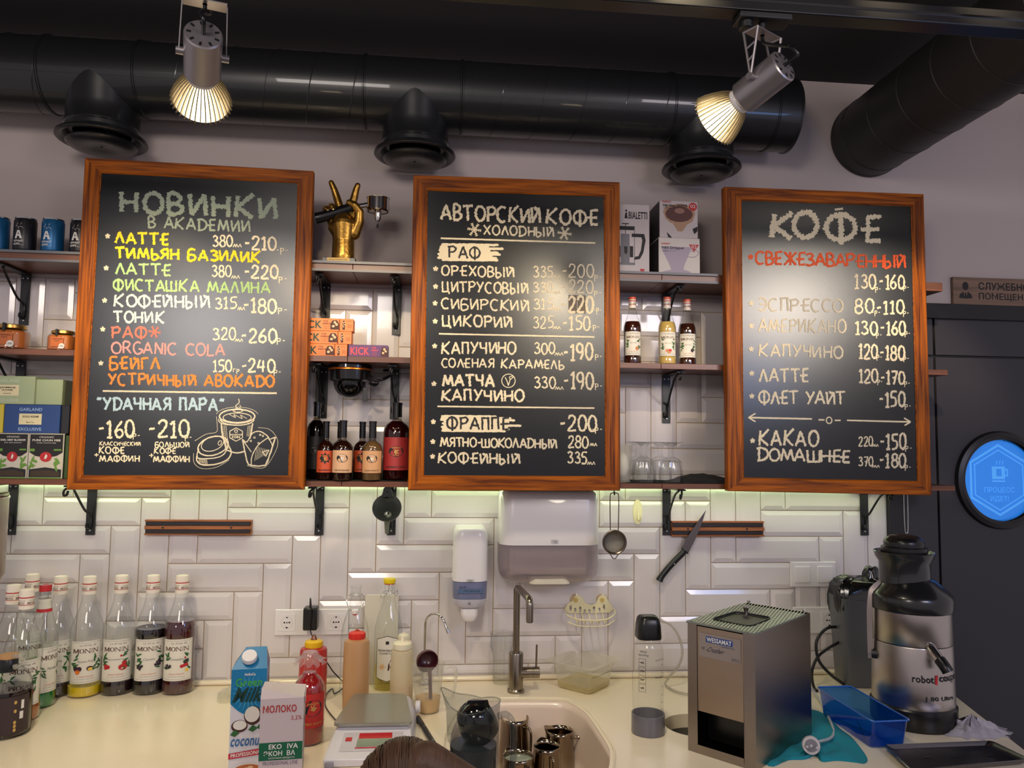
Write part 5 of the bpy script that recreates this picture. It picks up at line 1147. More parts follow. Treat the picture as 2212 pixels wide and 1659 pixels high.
p = on_shelf(1342, 1030, -.14, Z3+.0024); t = thing('plastic_tub', 'milky plastic tub with bags half hidden by the middle menu board', 'tub', p)
obj('tub_wall', MB().lathe([(0, 0), (.024, 0), (.029, .09), (.031, .098), (.031, .101), (.028, .101)], 28), M_milky, t, 50); 
bg = MB().sphere((0, 0, .045), .022, 14, (1, 1, 1.7)); obj('packed_bag', bg, mat('white_film', (200, 200, 196), .4), t)
# ------------------------------------------------------------------ hanging under the shelf and on the wall
# funnel
p = at(836, 1098, -.165); t = thing('funnel', 'black funnel hanging on a hook under the lowest shelf', 'funnel', p)
R = wid(p, 31); q = Matrix.Rotation(radians(78), 4, 'X')   # mouth faces the room
q = Matrix.Rotation(radians(62), 4, 'X')
ins = mat('dark_green_grey_plastic', (52, 56, 52), .3, coat=.2)
obj('cone', MB().lathe([(R*.93, .002), (R, .0), (R*1.02, .003), (R*1.0, .006), (R*.93, .004), (.006, -.030), (.005, -.034)], 44, q), ins, t, 50)
obj('funnel_spout', MB().lathe([(.0085, -.026), (.007, -.040), (.0048, -.068), (.0038, -.068), (.005, -.04), (.006, -.026)], 24, Matrix.Translation((0, .0, -.0)) @ Matrix.Rotation(radians(14), 4, 'X')), mat('sage_grey_plastic', (112, 116, 98), .35), t, 50)
tb = MB().loft([[(s*w_, y, z) for s, y in ((-1, -.0035), (1, -.0035), (1, -.001), (-1, -.001))] for w_, z in ((R*.42, R*.80), (R*.30, R*1.15), (R*.27, R*1.35), (R*.16, R*1.5))]); obj('hanging_tab', tb, M_blackp, t, 40)
obj('hook', MB().tube([(0, -.006, R*1.22), (0, -.004, R*1.12), (.001, 0, R*1.25), (0, .002, zb_b-p.z)], .0016, 6, sub=4), M_black, t, 60)
# fine strainer
p = at(1327, 1171, -.175); R = wid(p, 25)
t = thing('tea_strainer', 'small round wire strainer hanging beside the towel dispenser', 'strainer', p)
obj('strainer_ring', MB().lathe([(R, -.004), (R*1.06, -.002), (R*1.06, .005), (R, .006), (R*.9, .004), (R*.9, -.002)], 40, Matrix.Rotation(pi/2, 4, 'X')), mat('dark_steel', (110, 98, 92), .3, metal=1), t, 50)
obj('mesh_bowl', MB().lathe([(R*.92*cos(a), -R*.55*sin(a)) for a in [i*pi/2/8 for i in range(9)]], 32, Matrix.Rotation(pi/2, 4, 'X')), mat('steel_mesh', (136, 130, 118), .5, metal=.5, bump=1, bscale=900), t, 60)
zh = zb_b-p.z-.012
obj('wire_handle', MB().tube([(-R*.35, 0, R), (-R*.38, 0, zh-.012), (-R*.2, 0, zh), (R*.2, 0, zh), (R*.38, 0, zh-.012), (R*.35, 0, R)], .0014, 8, sub=5), mat('dark_steel', (110, 98, 92)), t, 60)
obj('rest_hook', MB().tube([(-R*.55, 0, -R*.85), (-R*.3, 0, -R*1.1), (-R*.12, 0, -R*1.38), (R*.12, 0, -R*1.38), (R*.3, 0, -R*1.1), (R*.55, 0, -R*.85)], .0013, 8, sub=4), mat('dark_steel', (110, 98, 92)), t, 60)
obj('hook', MB().tube([(0, -.004, zh+.001), (0, .0, zh-.004), (0, .003, zh), (0, .003, zb_b-p.z)], .0018, 6, sub=4), M_black, t, 60)
# second strainer by the door frame (only its handle)
p = at(1958, 1135, -.13); t = thing('strainer_handle', 'thin wire handle hanging near the door frame', 'kitchen tool', p)
zt_ = zb_b-p.z-.008
obj('wire_handle', MB().tube([(-.0045, 0, -.012), (-.0055, 0, zt_-.01), (0, 0, zt_), (.0055, 0, zt_-.01), (.0045, 0, -.012), (0, 0, -.02)], .0011, 8, closed=True, sub=4), M_screw, t, 60); obj('hook', MB().tube([(.004, 0, zt_-.008), (.0, 0, zt_-.003), (-.003, 0, zt_+.001), (0, 0, zb_b-p.z)], .0016, 6, sub=3), M_black, t, 60)
# white oval hook
p = at(1377, 1106, -.0086); t = thing('wall_hook', 'small white oval plastic hook on the tiles', 'hook', p)
h2 = wid(p, 27); w2 = wid(p, 10.5); ql = Matrix.Rotation(pi/2, 4, 'X') @ Matrix.Diagonal((1, h2/w2, 1, 1))
obj('back_plate', MB().lathe([(0, .004), (w2*.7, .004), (w2, .002), (w2, 0), (0, 0)], 32, ql), M_cream, t, 50)
obj('hook_tongue', MB().tube([(0, -.003, h2*.3), (.001, -.006, -h2*.3), (.002, -.010, -h2*.65), (.003, -.017, -h2*.5), (.004, -.018, -h2*.25)], lambda f: .0022, 10, sub=4), M_cream, t, 60)
# magnetic knife racks
M_rk = woodm('rack_wood', (118, 62, 28), (180, 108, 54), 'x', 1.5)
def rack(x0, x1, y0, y1, lab):
    a, b = at(x0, (y0+y1)/2, -.022), at(x1, (y0+y1)/2, -.022); zt, zb_ = at((x0+x1)/2, y0, -.022).z, at((x0+x1)/2, y1, -.022).z
    h = zt-zb_; w = b.x-a.x; t = thing('knife_rack', lab, 'knife rack', (a.x, 0, zb_))
    obj('wooden_rail', MB().box(0, w, -.022, -.009, 0, h*.10).box(0, w, -.016, -.009, h*.10, h*.90).box(0, w, -.022, -.009, h*.90, h).box(0, w, -.0225, -.016, h*.38, h*.60), M_rk, t)
    for z in (h*.13, h*.63): obj('magnet_strip', MB().box(w*.008, w*.985, -.0215, -.016, z, z+h*.23), mat('dark_magnet', (34, 28, 32), .35), t, bevel=.0006)
    for f in (.17, .81): obj('screw', MB().cyl(.0028, 0, .0008, 12, Matrix.Translation((w*f, -.0225, h*.49)) @ Matrix.Rotation(pi/2, 4, 'X')), M_black, t)
    return t
rack(312, 543, 1123, 1156, 'wooden magnetic knife rack without knives below the left menu board'); rack(1452, 1651, 1126, 1159, 'wooden magnetic knife rack holding the knife')
# knife
A, B, Cc = at(1525, 1102, -.028), at(1479, 1190, -.028), at(1421, 1254, -.028)
t = thing('knife', 'kitchen knife with black handle hanging tip up on the right rack', 'knife', B)
def perp(a, b): d = (b-a).normalized(); return V((d.z, 0, -d.x))
n_ = perp(A, B); bl = [A-B, (A-B)*.75+n_*-.006, (A-B)*.3-n_*.012, n_*-.012, n_*.012, (A-B)*.35+n_*.011, (A-B)*.8+n_*.004]
bl = [(q.x, q.z) for q in bl]
obj('blade', MB().add([(x, y, z) for y in (-.0008, .0008) for x, z in bl], [tuple(range(7)), tuple(range(13, 6, -1))]+[(i, (i+1) % 7, 7+(i+1) % 7, 7+i) for i in range(7)]), mat('blade_steel', (120, 112, 112), .22, metal=1), t, 0)
hd = (Cc-B); hv = [hd*.0+n_*.0, hd*.1, hd*.5+n_*.002, hd*.85, hd*1.0-n_*.004]
obj('knife_handle', MB().tube([-hd.normalized()*.002]+hv[1:], lambda f: (.0125 if f < .12 else .0088+.004*max(0, f-.75)*4*.6)*(1 if f < .98 else .7), 14, sub=5), M_blackp, t, 50)
obj('handle_rivet', MB().cyl(.0022, 0, .0004, 12, Matrix.Translation(hd*.42+V((0, -.0092, 0))) @ Matrix.Rotation(pi/2, 4, 'X')), M_screw, t)
# rounded wall cases
def case_ring(x0, x1, d, z, r, y0=-.009, n=6):
    pts = [(x0, y0), (x1, y0)]; r = min(r, d*.9, (x1-x0)/2*.95)
    for i in range(n+1): a = radians(0-90*i/n); pts.append((x1-r+r*cos(a), y0-d+r+r*sin(a)))
    for i in range(n+1): a = radians(-90-90*i/n); pts.append((x0+r+r*cos(a), y0-d+r+r*sin(a)))
    return [(x, y, z) for x, y in pts]
# soap dispenser
P = at(1016, 1240, -.095); kx_ = wid(P, 1)
zz = lambda y: at(1016, y, -.095).z-P.z
t = thing('soap_dispenser', 'white wall soap dispenser with a blue grey window below its cover', 'soap dispenser', (P.x, 0, P.z))
def sd(rows): return MB().loft([case_ring(-w*kx_, w*kx_, d, zz(y), r) for y, w, d, r in rows])
obj('cover', sd([(1140, 25, .070, .02), (1142, 31, .080, .022), (1148, 35.5, .086, .024), (1160, 37.5, .088, .026), (1256, 38.5, .094, .028)]), M_white, t, 50)
obj('window', sd([(1257, 38, .093, .028), (1280, 37.5, .093, .028), (1294, 36.8, .091, .028)]), mat('blue_grey_window', (112, 118, 150), .2, coat=.4), t, 50)
obj('lower_case', sd([(1294.5, 37.2, .092, .028), (1302, 36, .089, .028), (1311, 31, .082, .026), (1317, 22, .075, .02)]), mat('pale_lilac_plastic', (204, 202, 216), .25, coat=.3), t, 50)
obj('push_nozzle', sd([(1317.5, 19, .076, .014), (1330, 18.5, .080, .014), (1342, 15, .078, .012), (1346, 9, .074, .008)]), M_white, t, 50)
lm = MB(); yl = -.1055; text(lm, 'TORK', 0, zz(1254), 11*kx_, 4.5*kx_, y=yl, thick=.0002)
for a, b, c, d in ((-7.5, 7.5, 1250.5, 1251), (-7.5, 7.5, 1257, 1257.6), (-7.5, -7, 1250.5, 1257.5), (7, 7.5, 1250.5, 1257.5)): poly(lm, [(a*kx_, zz(c)), (b*kx_, zz(c)), (b*kx_, zz(d)), (a*kx_, zz(d))], lambda x, z: (x, yl, z))
obj('lettering', lm, K_grey, t, 0)
im = MB(); poly(im, [(-27*kx_, zz(1271)), (27*kx_, zz(1271)), (27*kx_, zz(1280)), (-27*kx_, zz(1280))], lambda x, z: (x, -.1035, z)); obj('soap_label', im, mat('steel_blue_label', (84, 106, 138), .4), t, 0)
im = MB(); text(im, 'Mild Liquid Soap', 4*kx_, zz(1275.5), 34*kx_, 4*kx_, y=-.1038); text(im, 'eco 4', -17*kx_, zz(1267), 14*kx_, 4*kx_, y=-.1036); obj('label_lettering', im, K_blk, t, 0)
obj('badge', MB().cyl(2.6*kx_, 0, .001, 16, Matrix.Translation((-1.5*kx_, -.1005, zz(1303))) @ Matrix.Rotation(pi/2, 4, 'X')), K_grey, t)
# towel dispenser
P = at(1190, 1160, -.105); kx_ = wid(P, 1); zz = lambda y: at(1190, y, -.105).z-P.z
t = thing('towel_dispenser', 'big white paper towel dispenser with a clear lower half on the tiles', 'towel dispenser', (P.x, 0, P.z))
obj('cover', sd([(1059, 96, .060, .03), (1061, 102, .080, .035), (1067, 107, .092, .038), (1080, 109, .098, .04), (1178, 110, .100, .042)]), M_white, t, 50)
M_tow = glassm('smoky_clear_plastic', (.95, .92, .93), 1.1, .50, (206, 196, 202), .08)
obj('clear_lower_case', sd([(1178.5, 109.5, .099, .042), (1225, 109.5, .098, .042), (1245, 107, .092, .042), (1256, 101, .08, .04), (1262, 92, .07, .035)]), M_tow, t, 50)
obj('inner_chassis', MB().box(-86*kx_, 86*kx_, -.06, -.010, zz(1248), zz(1186)), mat('beige_grey_chassis', (176, 158, 150), .5), t, bevel=.004)
obj('paper_slot', MB().loft([case_ring(-w*kx_, w*kx_, .094, zz(y), .02) for y, w in ((1262.5, 45), (1257, 42), (1252, 34))]), mat('cream_towel', (214, 206, 186), .6), t, 50)
for s_ in (-1, 1): obj('screw_cap', MB().cyl(2.9*kx_, 0, .002, 16, Matrix.Translation((s_*59*kx_-.5*kx_, -.060, zz(1188))) @ Matrix.Rotation(pi/2, 4, 'X')), mat('blue_grey_screw', (92, 104, 128), .4), t)
lm = MB(); yl = -.1105; text(lm, 'TORK', 8*kx_, zz(1170), 11*kx_, 4.5*kx_, y=yl, thick=.0002)
for a, b, c, d in ((.5, 15.5, 1166.2, 1166.8), (.5, 15.5, 1173, 1173.6), (.5, 1, 1166.2, 1173.5), (15, 15.5, 1166.2, 1173.5)): poly(lm, [(a*kx_, zz(c)), (b*kx_, zz(c)), (b*kx_, zz(d)), (a*kx_, zz(d))], lambda x, z: (x, yl, z))
obj('lettering', lm, K_grey, t, 0)
# soap dish with suction cups
P = at(1272, 1320, -.012); k = wid(P, 1); t = thing('soap_dish', 'cream plastic soap dish held by two suction cups on the tiles', 'soap dish', P)
back = [(-52, 6), (-47, 16), (-36, 22), (-30, 33), (-22, 35), (-15, 30), (-8, 18), (0, 14), (8, 14), (16, 18), (22, 30), (30, 35), (37, 32), (42, 22), (50, 12), (54, 4), (46, -4), (-46, -4)]
slots = [(-40, 1, 12), (-30, -2, 9), (-19, -3, 13), (-9, -4, 8), (1, -4, 8), (11, -3, 13), (23, -3, 10), (33, 2, 12)]
cu = bpy.data.curves.new('c', 'CURVE'); cu.dimensions = '2D'; cu.fill_mode = 'BOTH'; cu.extrude = .0012
for pts in [[(x*k, z*k) for x, z in back]]+[[(x*k, z*k) for x, z in rrect(a-2.4, a+2.4, b, b+c_, 2.2, 3)] for a, b, c_ in slots]:
    sp = cu.splines.new('POLY'); sp.points.add(len(pts)-1); sp.use_cyclic_u = True
    for i, q_ in enumerate(pts): sp.points[i].co = (q_[0], q_[1], 0, 1)
o_ = bpy.data.objects.new('t', cu); me = bpy.data.meshes.new_from_object(o_); bpy.data.objects.remove(o_); me.materials.clear(); me.materials.append(M_cream)
o_ = bpy.data.objects.new('slotted_back', me); COL.objects.link(o_); o_.parent = t; o_.rotation_euler = (pi/2, 0, 0)
rim = [(-52, 0, 6), (-50, -.03, -4), (-30, -.055, -8), (0, -.062, -9), (30, -.055, -8), (52, -.030, -1), (54, 0, 4)]
obj('tray_rim', MB().tube([(x*k, y, z*k) for x, y, z in rim], .0022, 8, sub=5), M_cream, t, 60)
tb = MB(); tb.tube([(x*k, y*.85-.002, (z-14)*k) for x, y, z in rim[1:-1]], .0016, 8, sub=5)
for f in (-30, -15, 0, 15, 30): tb.tube([(f*k, 0, -5*k), (f*k, -.02, -17*k), (f*k*.98, -.045, -18*k), (f*k, -.056, -9*k)], .0016, 6, sub=4)
obj('tray_ribs', tb, M_cream, t, 60)
for a in (-29, 29): 
    M2 = Matrix.Translation((a*k, .003, 24*k)) @ Matrix.Rotation(pi/2, 4, 'X')
    obj('suction_cup', MB().lathe([(13*k, 0), (11*k, .001), (5*k, .003), (0, .003)], 28, M2), glassm('amber_suction_cup', (.93, .86, .72), .8, .3, (226, 196, 150)), t, 60)
    obj('suction_knob', MB().lathe([(0, .008), (4*k, .008), (4.6*k, .005), (3*k, .003)], 18, M2), mat('amber_knob', (206, 176, 92), .3), t, 60)
# ------------------------------------------------------------------ switches and sockets
def plate(x0, x1, y0, y1, units, lab, kind, name, cat):
    Y = -.0092; a, b = at(x0, (y0+y1)/2, Y), at(x1, (y0+y1)/2, Y); zt, zb_ = at((x0+x1)/2, y0, Y).z, at((x0+x1)/2, y1, Y).z
    w, h = b.x-a.x, zt-zb_; t = thing(name, lab, cat, (a.x, Y, zb_))
    obj('cover_plate', MB().prism(rrect(0, w, 0, h, .002), 0, .006, Matrix.Rotation(pi/2, 4, 'X')), M_white, t, bevel=.0025)
    pw = w/units
    for i in range(units):
        cx_ = pw*(i+.5); s_ = min(pw, h)*.34
        if kind == 'switch': obj('switch_rocker', MB().box(cx_-s_, cx_+s_, -.0095, -.006, h/2-s_, h/2+s_), M_white, t, bevel=.0015)
        else:
            obj('socket_insert', MB().box(cx_-s_*1.02, cx_+s_*1.02, -.0072, -.006, h/2-s_*1.02, h/2+s_*1.02), M_white, t, bevel=.0008)
            Mr = Matrix.Translation((cx_, -.0070, h/2)) @ Matrix.Rotation(pi/2, 4, 'X'); r = s_*.72
            obj('socket_well', MB().lathe([(r, .0006), (r*.95, .0008), (r*.93, -.0005), (0, -.0008)], 28, Mr), mat('socket_inside', (196, 190, 186), .4), t)
            hl = MB()
            for dx in (-.42, .42): hl.cyl(r*.15, .0, .0009, 10, Mr @ Matrix.Translation((dx*r, .0*r, 0)))
            hl.cyl(r*.12, 0, .0009, 10, Mr @ Matrix.Translation((0, -.02*r, 0))); hl.box(cx_-r*.16, cx_+r*.16, -.0079, -.007, h/2-r*.95, h/2-r*.72).box(cx_-r*.12, cx_+r*.12, -.0079, -.007, h/2+r*.74, h/2+r*.92)
            obj('pin_holes', hl, M_black, t)
    return t
plate(1706, 1804, 1213, 1267, 2, 'white double light switch on the tiles', 'switch', 'light_switch', 'switch')
plate(594, 753, 1315, 1371, 3, 'white triple wall socket with a black adapter plugged into its middle', 'socket', 'wall_socket', 'socket')
plate(1712, 1865, 1310, 1367, 3, 'white wall socket strip between the steel crusher and the grey bin', 'socket', 'wall_socket', 'socket')
# black adapter and its cable
P = at(671, 1336, -.05); t = thing('power_adapter', 'black power adapter with thin cable plugged into the triple socket', 'adapter', P)
k = wid(P, 1); obj('adapter_body', MB().box(-15*k, 15*k, -.012, .026, -24*k, 24*k), M_blackp, t, bevel=.004)
obj('pin_collar', MB().cyl(.011, 0, .012, 20, Matrix.Translation((0, .0345, 0)) @ Matrix.Rotation(pi/2, 4, 'X')), M_blackp, t)
cab = [V((-.002, -.004, 24*k)), V((-.001, -.010, 44*k)), V((.002, -.016, 36*k)), V((.004, -.018, 10*k)), V((.006, -.018, -30*k))]
for px, py in ((712, 1440), (730, 1462), (745, 1480)): cab.append(at(px, py, -.10)-P)
for px, py in ((724, 1498), (718, 1488), (705, 1500), (703, 1525), (722, 1552), (738, 1566)): q_ = onz(px, py, ZC+.003); cab.append(q_-P)
for c_ in cab[4:]:
    if (P+c_).z < ZC+.0025: c_.z = ZC+.0025-P.z
obj('adapter_cable', MB().tube(cab, .0016, 7, sub=6), M_blackp, t, 60)

# ------------------------------------------------------------------ counter, left: round bottle, cartons, sauces
def hz(px, py, Y, z0=None): return at(px, py, Y).z-(ZC if z0 is None else z0)
P = ctr_pt(9, 1597, .045); R = wid(P, 49); h = hz(15, 1452, P.y); t = thing('round_bottle', 'round dark bottle with cork and pourer at the left edge of the counter', 'bottle', P)
pr_ = [(R*.85, 0), (R*.97, .004), (R, .012), (R, h*.70), (R*.97, h*.82), (R*.80, h*.97), (R*.5, h*1.08), (R*.33, h*1.13), (R*.30, h*1.2), (R*.34, h*1.22)]
obj('glass', MB().lathe([(0, 0)]+pr_, 40), M_glass, t, 60); obj('syrup', MB().lathe(cut([(r-.0016, z) for r, z in pr_], .003, h*.74), 36), L_grey, t, 60)
obj('neck_wrap', MB().lathe([(R*.37, h*1.02), (R*.38, h*1.22), (R*.36, h*1.23)], 24), M_blackp, t, 60)
obj('cork', MB().lathe([(R*.36, h*1.225), (R*.40, h*1.24), (R*.38, h*1.29), (0, h*1.31)], 24), mat('cork', (176, 134, 92), .8, bump=.5, bscale=200), t)
obj('pourer_film', MB().tube([(R*.2, -.01, h*1.27), (R*.6, -.015, h*1.28), (R*.7, -.014, h*1.18), (R*.5, -.018, h*1.1), (R*.45, -.018, h*1.16)], lambda f: .0035+.002*sin(f*9), 8, sub=5), glassm('cling_film', (.9, .9, .9), 1.2, .35, (220, 214, 206), .15), t, 60)
rl = R+.0005; lb = MB(); cyl_patch(lb, rl, -1.3, 1.45, h*.08, h*.68, 20); obj('label', lb, mat('aubergine_label', (50, 34, 38), .45), t, 60)
fn = lambda x, z: ((rl+.0006)*sin(x/rl), -(rl+.0006)*cos(x/rl), z)
lm = MB()
for z in (.58, .44, .14, .2, .26): poly(lm, ell(R*.82, h*z, .003, .004, 8), fn)
for i in range(14): a = 2*pi*i/14; poly(lm, leaf(-.006+.016*cos(a), h*.36+.016*sin(a), .003, .0008, a), fn)
text(lm, 'Лаванда', -.004, h*.14, .02, .005, fn=fn, slant=.3); obj('lettering', lm, K_gold, t, 0)
im = MB(); poly(im, [(R*1.0, h*.30), (R*1.16, h*.30), (R*1.16, h*.42), (R*1.0, h*.42)], fn); poly(im, [(R*1.05, h*.46), (R*1.18, h*.46), (R*1.18, h*.6), (R*1.05, h*.6)], fn); obj('white_patches', im, K_wh, t, 0)
# steel canister at the edge
P = ctr_pt(-30, 1440, 0); P.y = -.16; R_ = wid(P, 34); P.x = at(12, 1150, P.y).x-R_; zt_ = hz(0, 1064, P.y); zm_ = hz(0, 1240, P.y)
t = thing('steel_canister', 'steel canister with rounded rim cut by the left edge of the picture', 'canister', P)
obj('canister_body', MB().lathe([(0, 0), (R_*.7, 0), (R_*.7, zm_-.02), (R_, zm_), (R_, zt_-.012), (R_*.97, zt_-.002), (R_*.9, zt_), (0, zt_)], 40), M_steel, t)
obj('rim', MB().lathe([(R_, zt_-.016), (R_+.002, zt_-.014), (R_+.002, zt_-.010), (R_, zt_-.008)], 40), M_chrome, t, 60)
# coconut drink carton (gable top)
P = onz(530, 1692, ZC); P.z = ZC+.0006
t = thing('drink_carton', 'white and blue coconut drink carton with a round screw cap', 'carton', P, .12)
w = wid(P, 37); d = .030; hF = hz(535, 1446, P.y); hR = hz(548, 1400, P.y+.03)
M_cw = mat('white_glossy_carton', (214, 212, 220), .35, coat=.2); M_cb2 = mat('cyan_carton', (14, 118, 168), .35, coat=.2)
obj('carton_body', MB().box(-w, w, 0, 2*d, 0, hF*.70), M_cw, t, bevel=.001)
obj('blue_upper_part', MB().box(-w, w, 0, 2*d, hF*.70, hF), M_cb2, t)
obj('gable_top', MB().add([(-w, 0, hF), (w, 0, hF), (w, 2*d, hF), (-w, 2*d, hF), (-w*.35, d*1.15, hR), (w*.85, d*1.15, hR), (-w*.35, d*1.3, hR), (w*.85, d*1.3, hR)], [(0, 1, 5, 4), (1, 2, 7, 5), (2, 3, 6, 7), (3, 0, 4, 6), (4, 5, 7, 6), (0, 3, 2, 1)]), M_cb2, t, 0)
Mc = Matrix.Translation((-.002, d*.48, hF+(hR-hF)*.5)) @ Matrix.Rotation(radians(38), 4, 'X')
obj('screw_cap', MB().lathe([(.0145, 0), (.0145, .008), (.0135, .010), (0, .010)], 32, Mc), M_white, t)
fn = lambda x, z: (x*w, -.0005, z*hF); f2 = lambda x, z: (x*w, -.0010, z*hF); f3 = lambda x, z: (x*w, -.0014, z*hF); f4 = lambda x, z: (x*w, -.0018, z*hF)
im = MB(); poly(im, [(-1, .70)]+[(-1+2*i/14, .70-.10*sin(pi*i/14)) for i in range(1, 14)]+[(1, .70), (1, .72), (-1, .72)], fn); obj('blue_arc', im, M_cb2, t, 0)
im = MB()
for i in range(20): a = 2*pi*i/20; poly(im, [(.5*cos(a-.05), .79+.08*sin(a-.05)), (1.0*cos(a), .79+.17*sin(a)), (.5*cos(a+.05), .79+.08*sin(a+.05))], fn)
obj('ray_print', im, mat('light_cyan_print', (90, 180, 214), .5), t, 0)
lm = MB(); text(lm, 'Green', 0, .885, 1.5, .075, fn=f2, thick=.025); obj('green_lettering', lm, mat('bright_green_ink', (60, 160, 70), .5), t, 0)
lm = MB(); text(lm, 'Milk', .05, .775, 1.6, .13, fn=f3, thick=.03, slant=2.5); obj('dark_lettering', lm, mat('deep_green_ink', (14, 58, 50), .5), t, 0)
lm = MB(); text(lm, 'HoReCa', .05, .955, .6, .025, fn=f2, thick=.01); poly(lm, ell(0, .55, .0, .0), f2); obj('small_lettering', lm, K_wh, t, 0)
im = MB(); poly(im, ell(.28, .59, .50, .085, 24), fn); poly(im, ell(-.45, .50, .46, .055, 20), fn); obj('coconut_shell', im, K_brown, t, 0)
im = MB(); poly(im, ell(.24, .60, .42, .070, 24), f2); poly(im, ell(-.43, .51, .38, .042, 20), f2); obj('coconut_flesh', im, K_wh, t, 0)
im = MB(); 
for a, b, c_ in ((.3, .475, .3), (.75, .49, -.3), (-.7, .44, .5)): poly(im, [(a+x, b+z) for x, z in ((-.25, -.01), (0, .035), (.28, .0), (0, -.03))], f3)
obj('leaf_print', im, K_green, t, 0)
lm = MB(); text(lm, 'coconut', 0, .365, 1.8, .085, fn=f2, thick=.03, slant=1); obj('blue_lettering', lm, mat('steel_blue_ink', (52, 104, 160), .5), t, 0)
im = MB(); poly(im, [(-1, .215), (.98, .245), (.98, .30), (-1, .265)], f2); obj('red_band', im, mat('crimson_ink', (188, 34, 62), .5), t, 0)
lm = MB(); text(lm, 'PROFESSIONAL', 0, 0, 1.75, .034, fn=lambda x, z: (x*w, -.0014, (z+.257+x*.015)*hF), thick=.008); obj('band_lettering', lm, K_wh, t, 0)
im = MB(); poly(im, [(-.75, .11)]+[(-.75+1.7*i/12, .11-.0*i) for i in range(1, 13)]+[(.8, .02), (.45, -.02+.02), (-.3, .0), (-.6, .03)], f2); obj('red_cup_print', im, mat('cup_red_ink', (150, 30, 34), .5), t, 0)
im = MB(); poly(im, ell(.1, .115, .88, .06, 28), f3); obj('cup_rim_print', im, K_wh, t, 0)
im = MB(); poly(im, ell(.1, .115, .80, .05, 28), f4); obj('coffee_print', im, mat('latte_brown_ink', (176, 98, 50), .5), t, 0)
im = MB(); f5 = lambda x, z: (x*w, -.0022, z*hF); poly(im, ell(.1, .11, .42, .03, 20), f5); poly(im, ell(.25, .135, .16, .016, 12), f5); poly(im, ell(-.75, .045, .12, .015, 10), f5); obj('foam_print', im, mat('foam_ink', (222, 186, 150), .5), t, 0)
sm = MB(); fs = lambda y, z: (w+.0005, y*2*d, z*hF); poly(sm, ell(.35, .80, .16, .035), fs); poly(sm, ell(.75, .84, .14, .03), fs)
for i in range(9): poly(sm, [(.15, .62-.035*i), (.85, .62-.035*i), (.85, .63-.035*i), (.15, .63-.035*i)], fs)
obj('side_print', sm, mat('olive_ink', (104, 134, 80), .5), t, 0)
# milk carton
P = onz(603, 1716, ZC); P.z = ZC+.0006
t = thing('milk_carton', 'pinkish white milk carton with red lettering and a green band', 'carton', P, .10); w = wid(P, 45.5); d2 = .062; h = hz(603, 1503, P.y)
M_cm = mat('pinkish_carton', (206, 190, 190), .4, coat=.15)
hl = hz(560, 1474, P.y)+.0; 
obj('carton_body', MB().add([(-w, 0, 0), (w, 0, 0), (w, d2, 0), (-w, d2, 0), (-w, 0, h*.97), (w, 0, h*.97), (w, d2, h*1.0), (-w, d2, h*1.01), (-w*.98, .006, h*1.07), (-w*.95, d2*.75, h*1.075)],
    [(0, 3, 2, 1), (0, 1, 5, 4), (1, 2, 6, 5), (2, 3, 7, 6), (3, 0, 4, 7), (4, 5, 8), (5, 6, 9, 8), (6, 7, 9), (7, 4, 8, 9)]), M_cm, t, 0)
obj('side_flap', MB().add([(w+.0004, .012, h*.96), (w+.0004, d2-.012, h*.98), (w+.0004, d2/2, h*.84), (w+.0016, .012, h*.96), (w+.0016, d2-.012, h*.98), (w+.0016, d2/2, h*.84)], [(0, 1, 2), (3, 4, 5), (0, 1, 4, 3), (1, 2, 5, 4), (2, 0, 3, 5)]), M_cm, t, 0)
fn = lambda x, z: (x*w, -.0006, z*h); f2 = lambda x, z: (x*w, -.0011, z*h); K_rb = mat('brick_red_ink', (176, 46, 46), .5)
lm = MB(); text(lm, 'МОЛОКО', -.10, .865, 1.55, .075, fn=fn, thick=.012); text(lm, '3,2%', .68, .765, .5, .05, fn=fn); obj('red_lettering', lm, K_rb, t, 0)
im = MB(); poly(im, [(-1, .345), (1, .345), (1, .525), (-1, .525)], fn); obj('green_band', im, mat('bottle_green_ink', (20, 96, 66), .5), t, 0)
lm = MB(); text(lm, 'EKO', -.25, .483, .6, .052, fn=f2, thick=.010); text(lm, 'IVA', .55, .483, .5, .052, fn=f2, thick=.010); text(lm, 'ЭКОН', -.35, .415, .85, .052, fn=f2, thick=.010); text(lm, 'ВА', .48, .415, .38, .052, fn=f2, thick=.010); text(lm, 'молочные продукты', .05, .365, 1.2, .02, fn=f2)
obj('white_lettering', lm, K_wh, t, 0)
lm = MB(); text(lm, 'PROFESSIONAL LINE', 0, .315, 1.6, .036, fn=fn); obj('grey_lettering', lm, mat('slate_ink', (96, 90, 120), .5), t, 0)
sm = MB(); fs = lambda y, z: (w+.0006, y*d2, z*h)
for i in range(16): q_ = .2+.25*((i*7) % 3)/3; poly(sm, [(q_, .72-.035*i), (.85, .72-.035*i), (.85, .735-.035*i), (q_, .735-.035*i)], fs)
obj('side_print', sm, K_grey, t, 0)
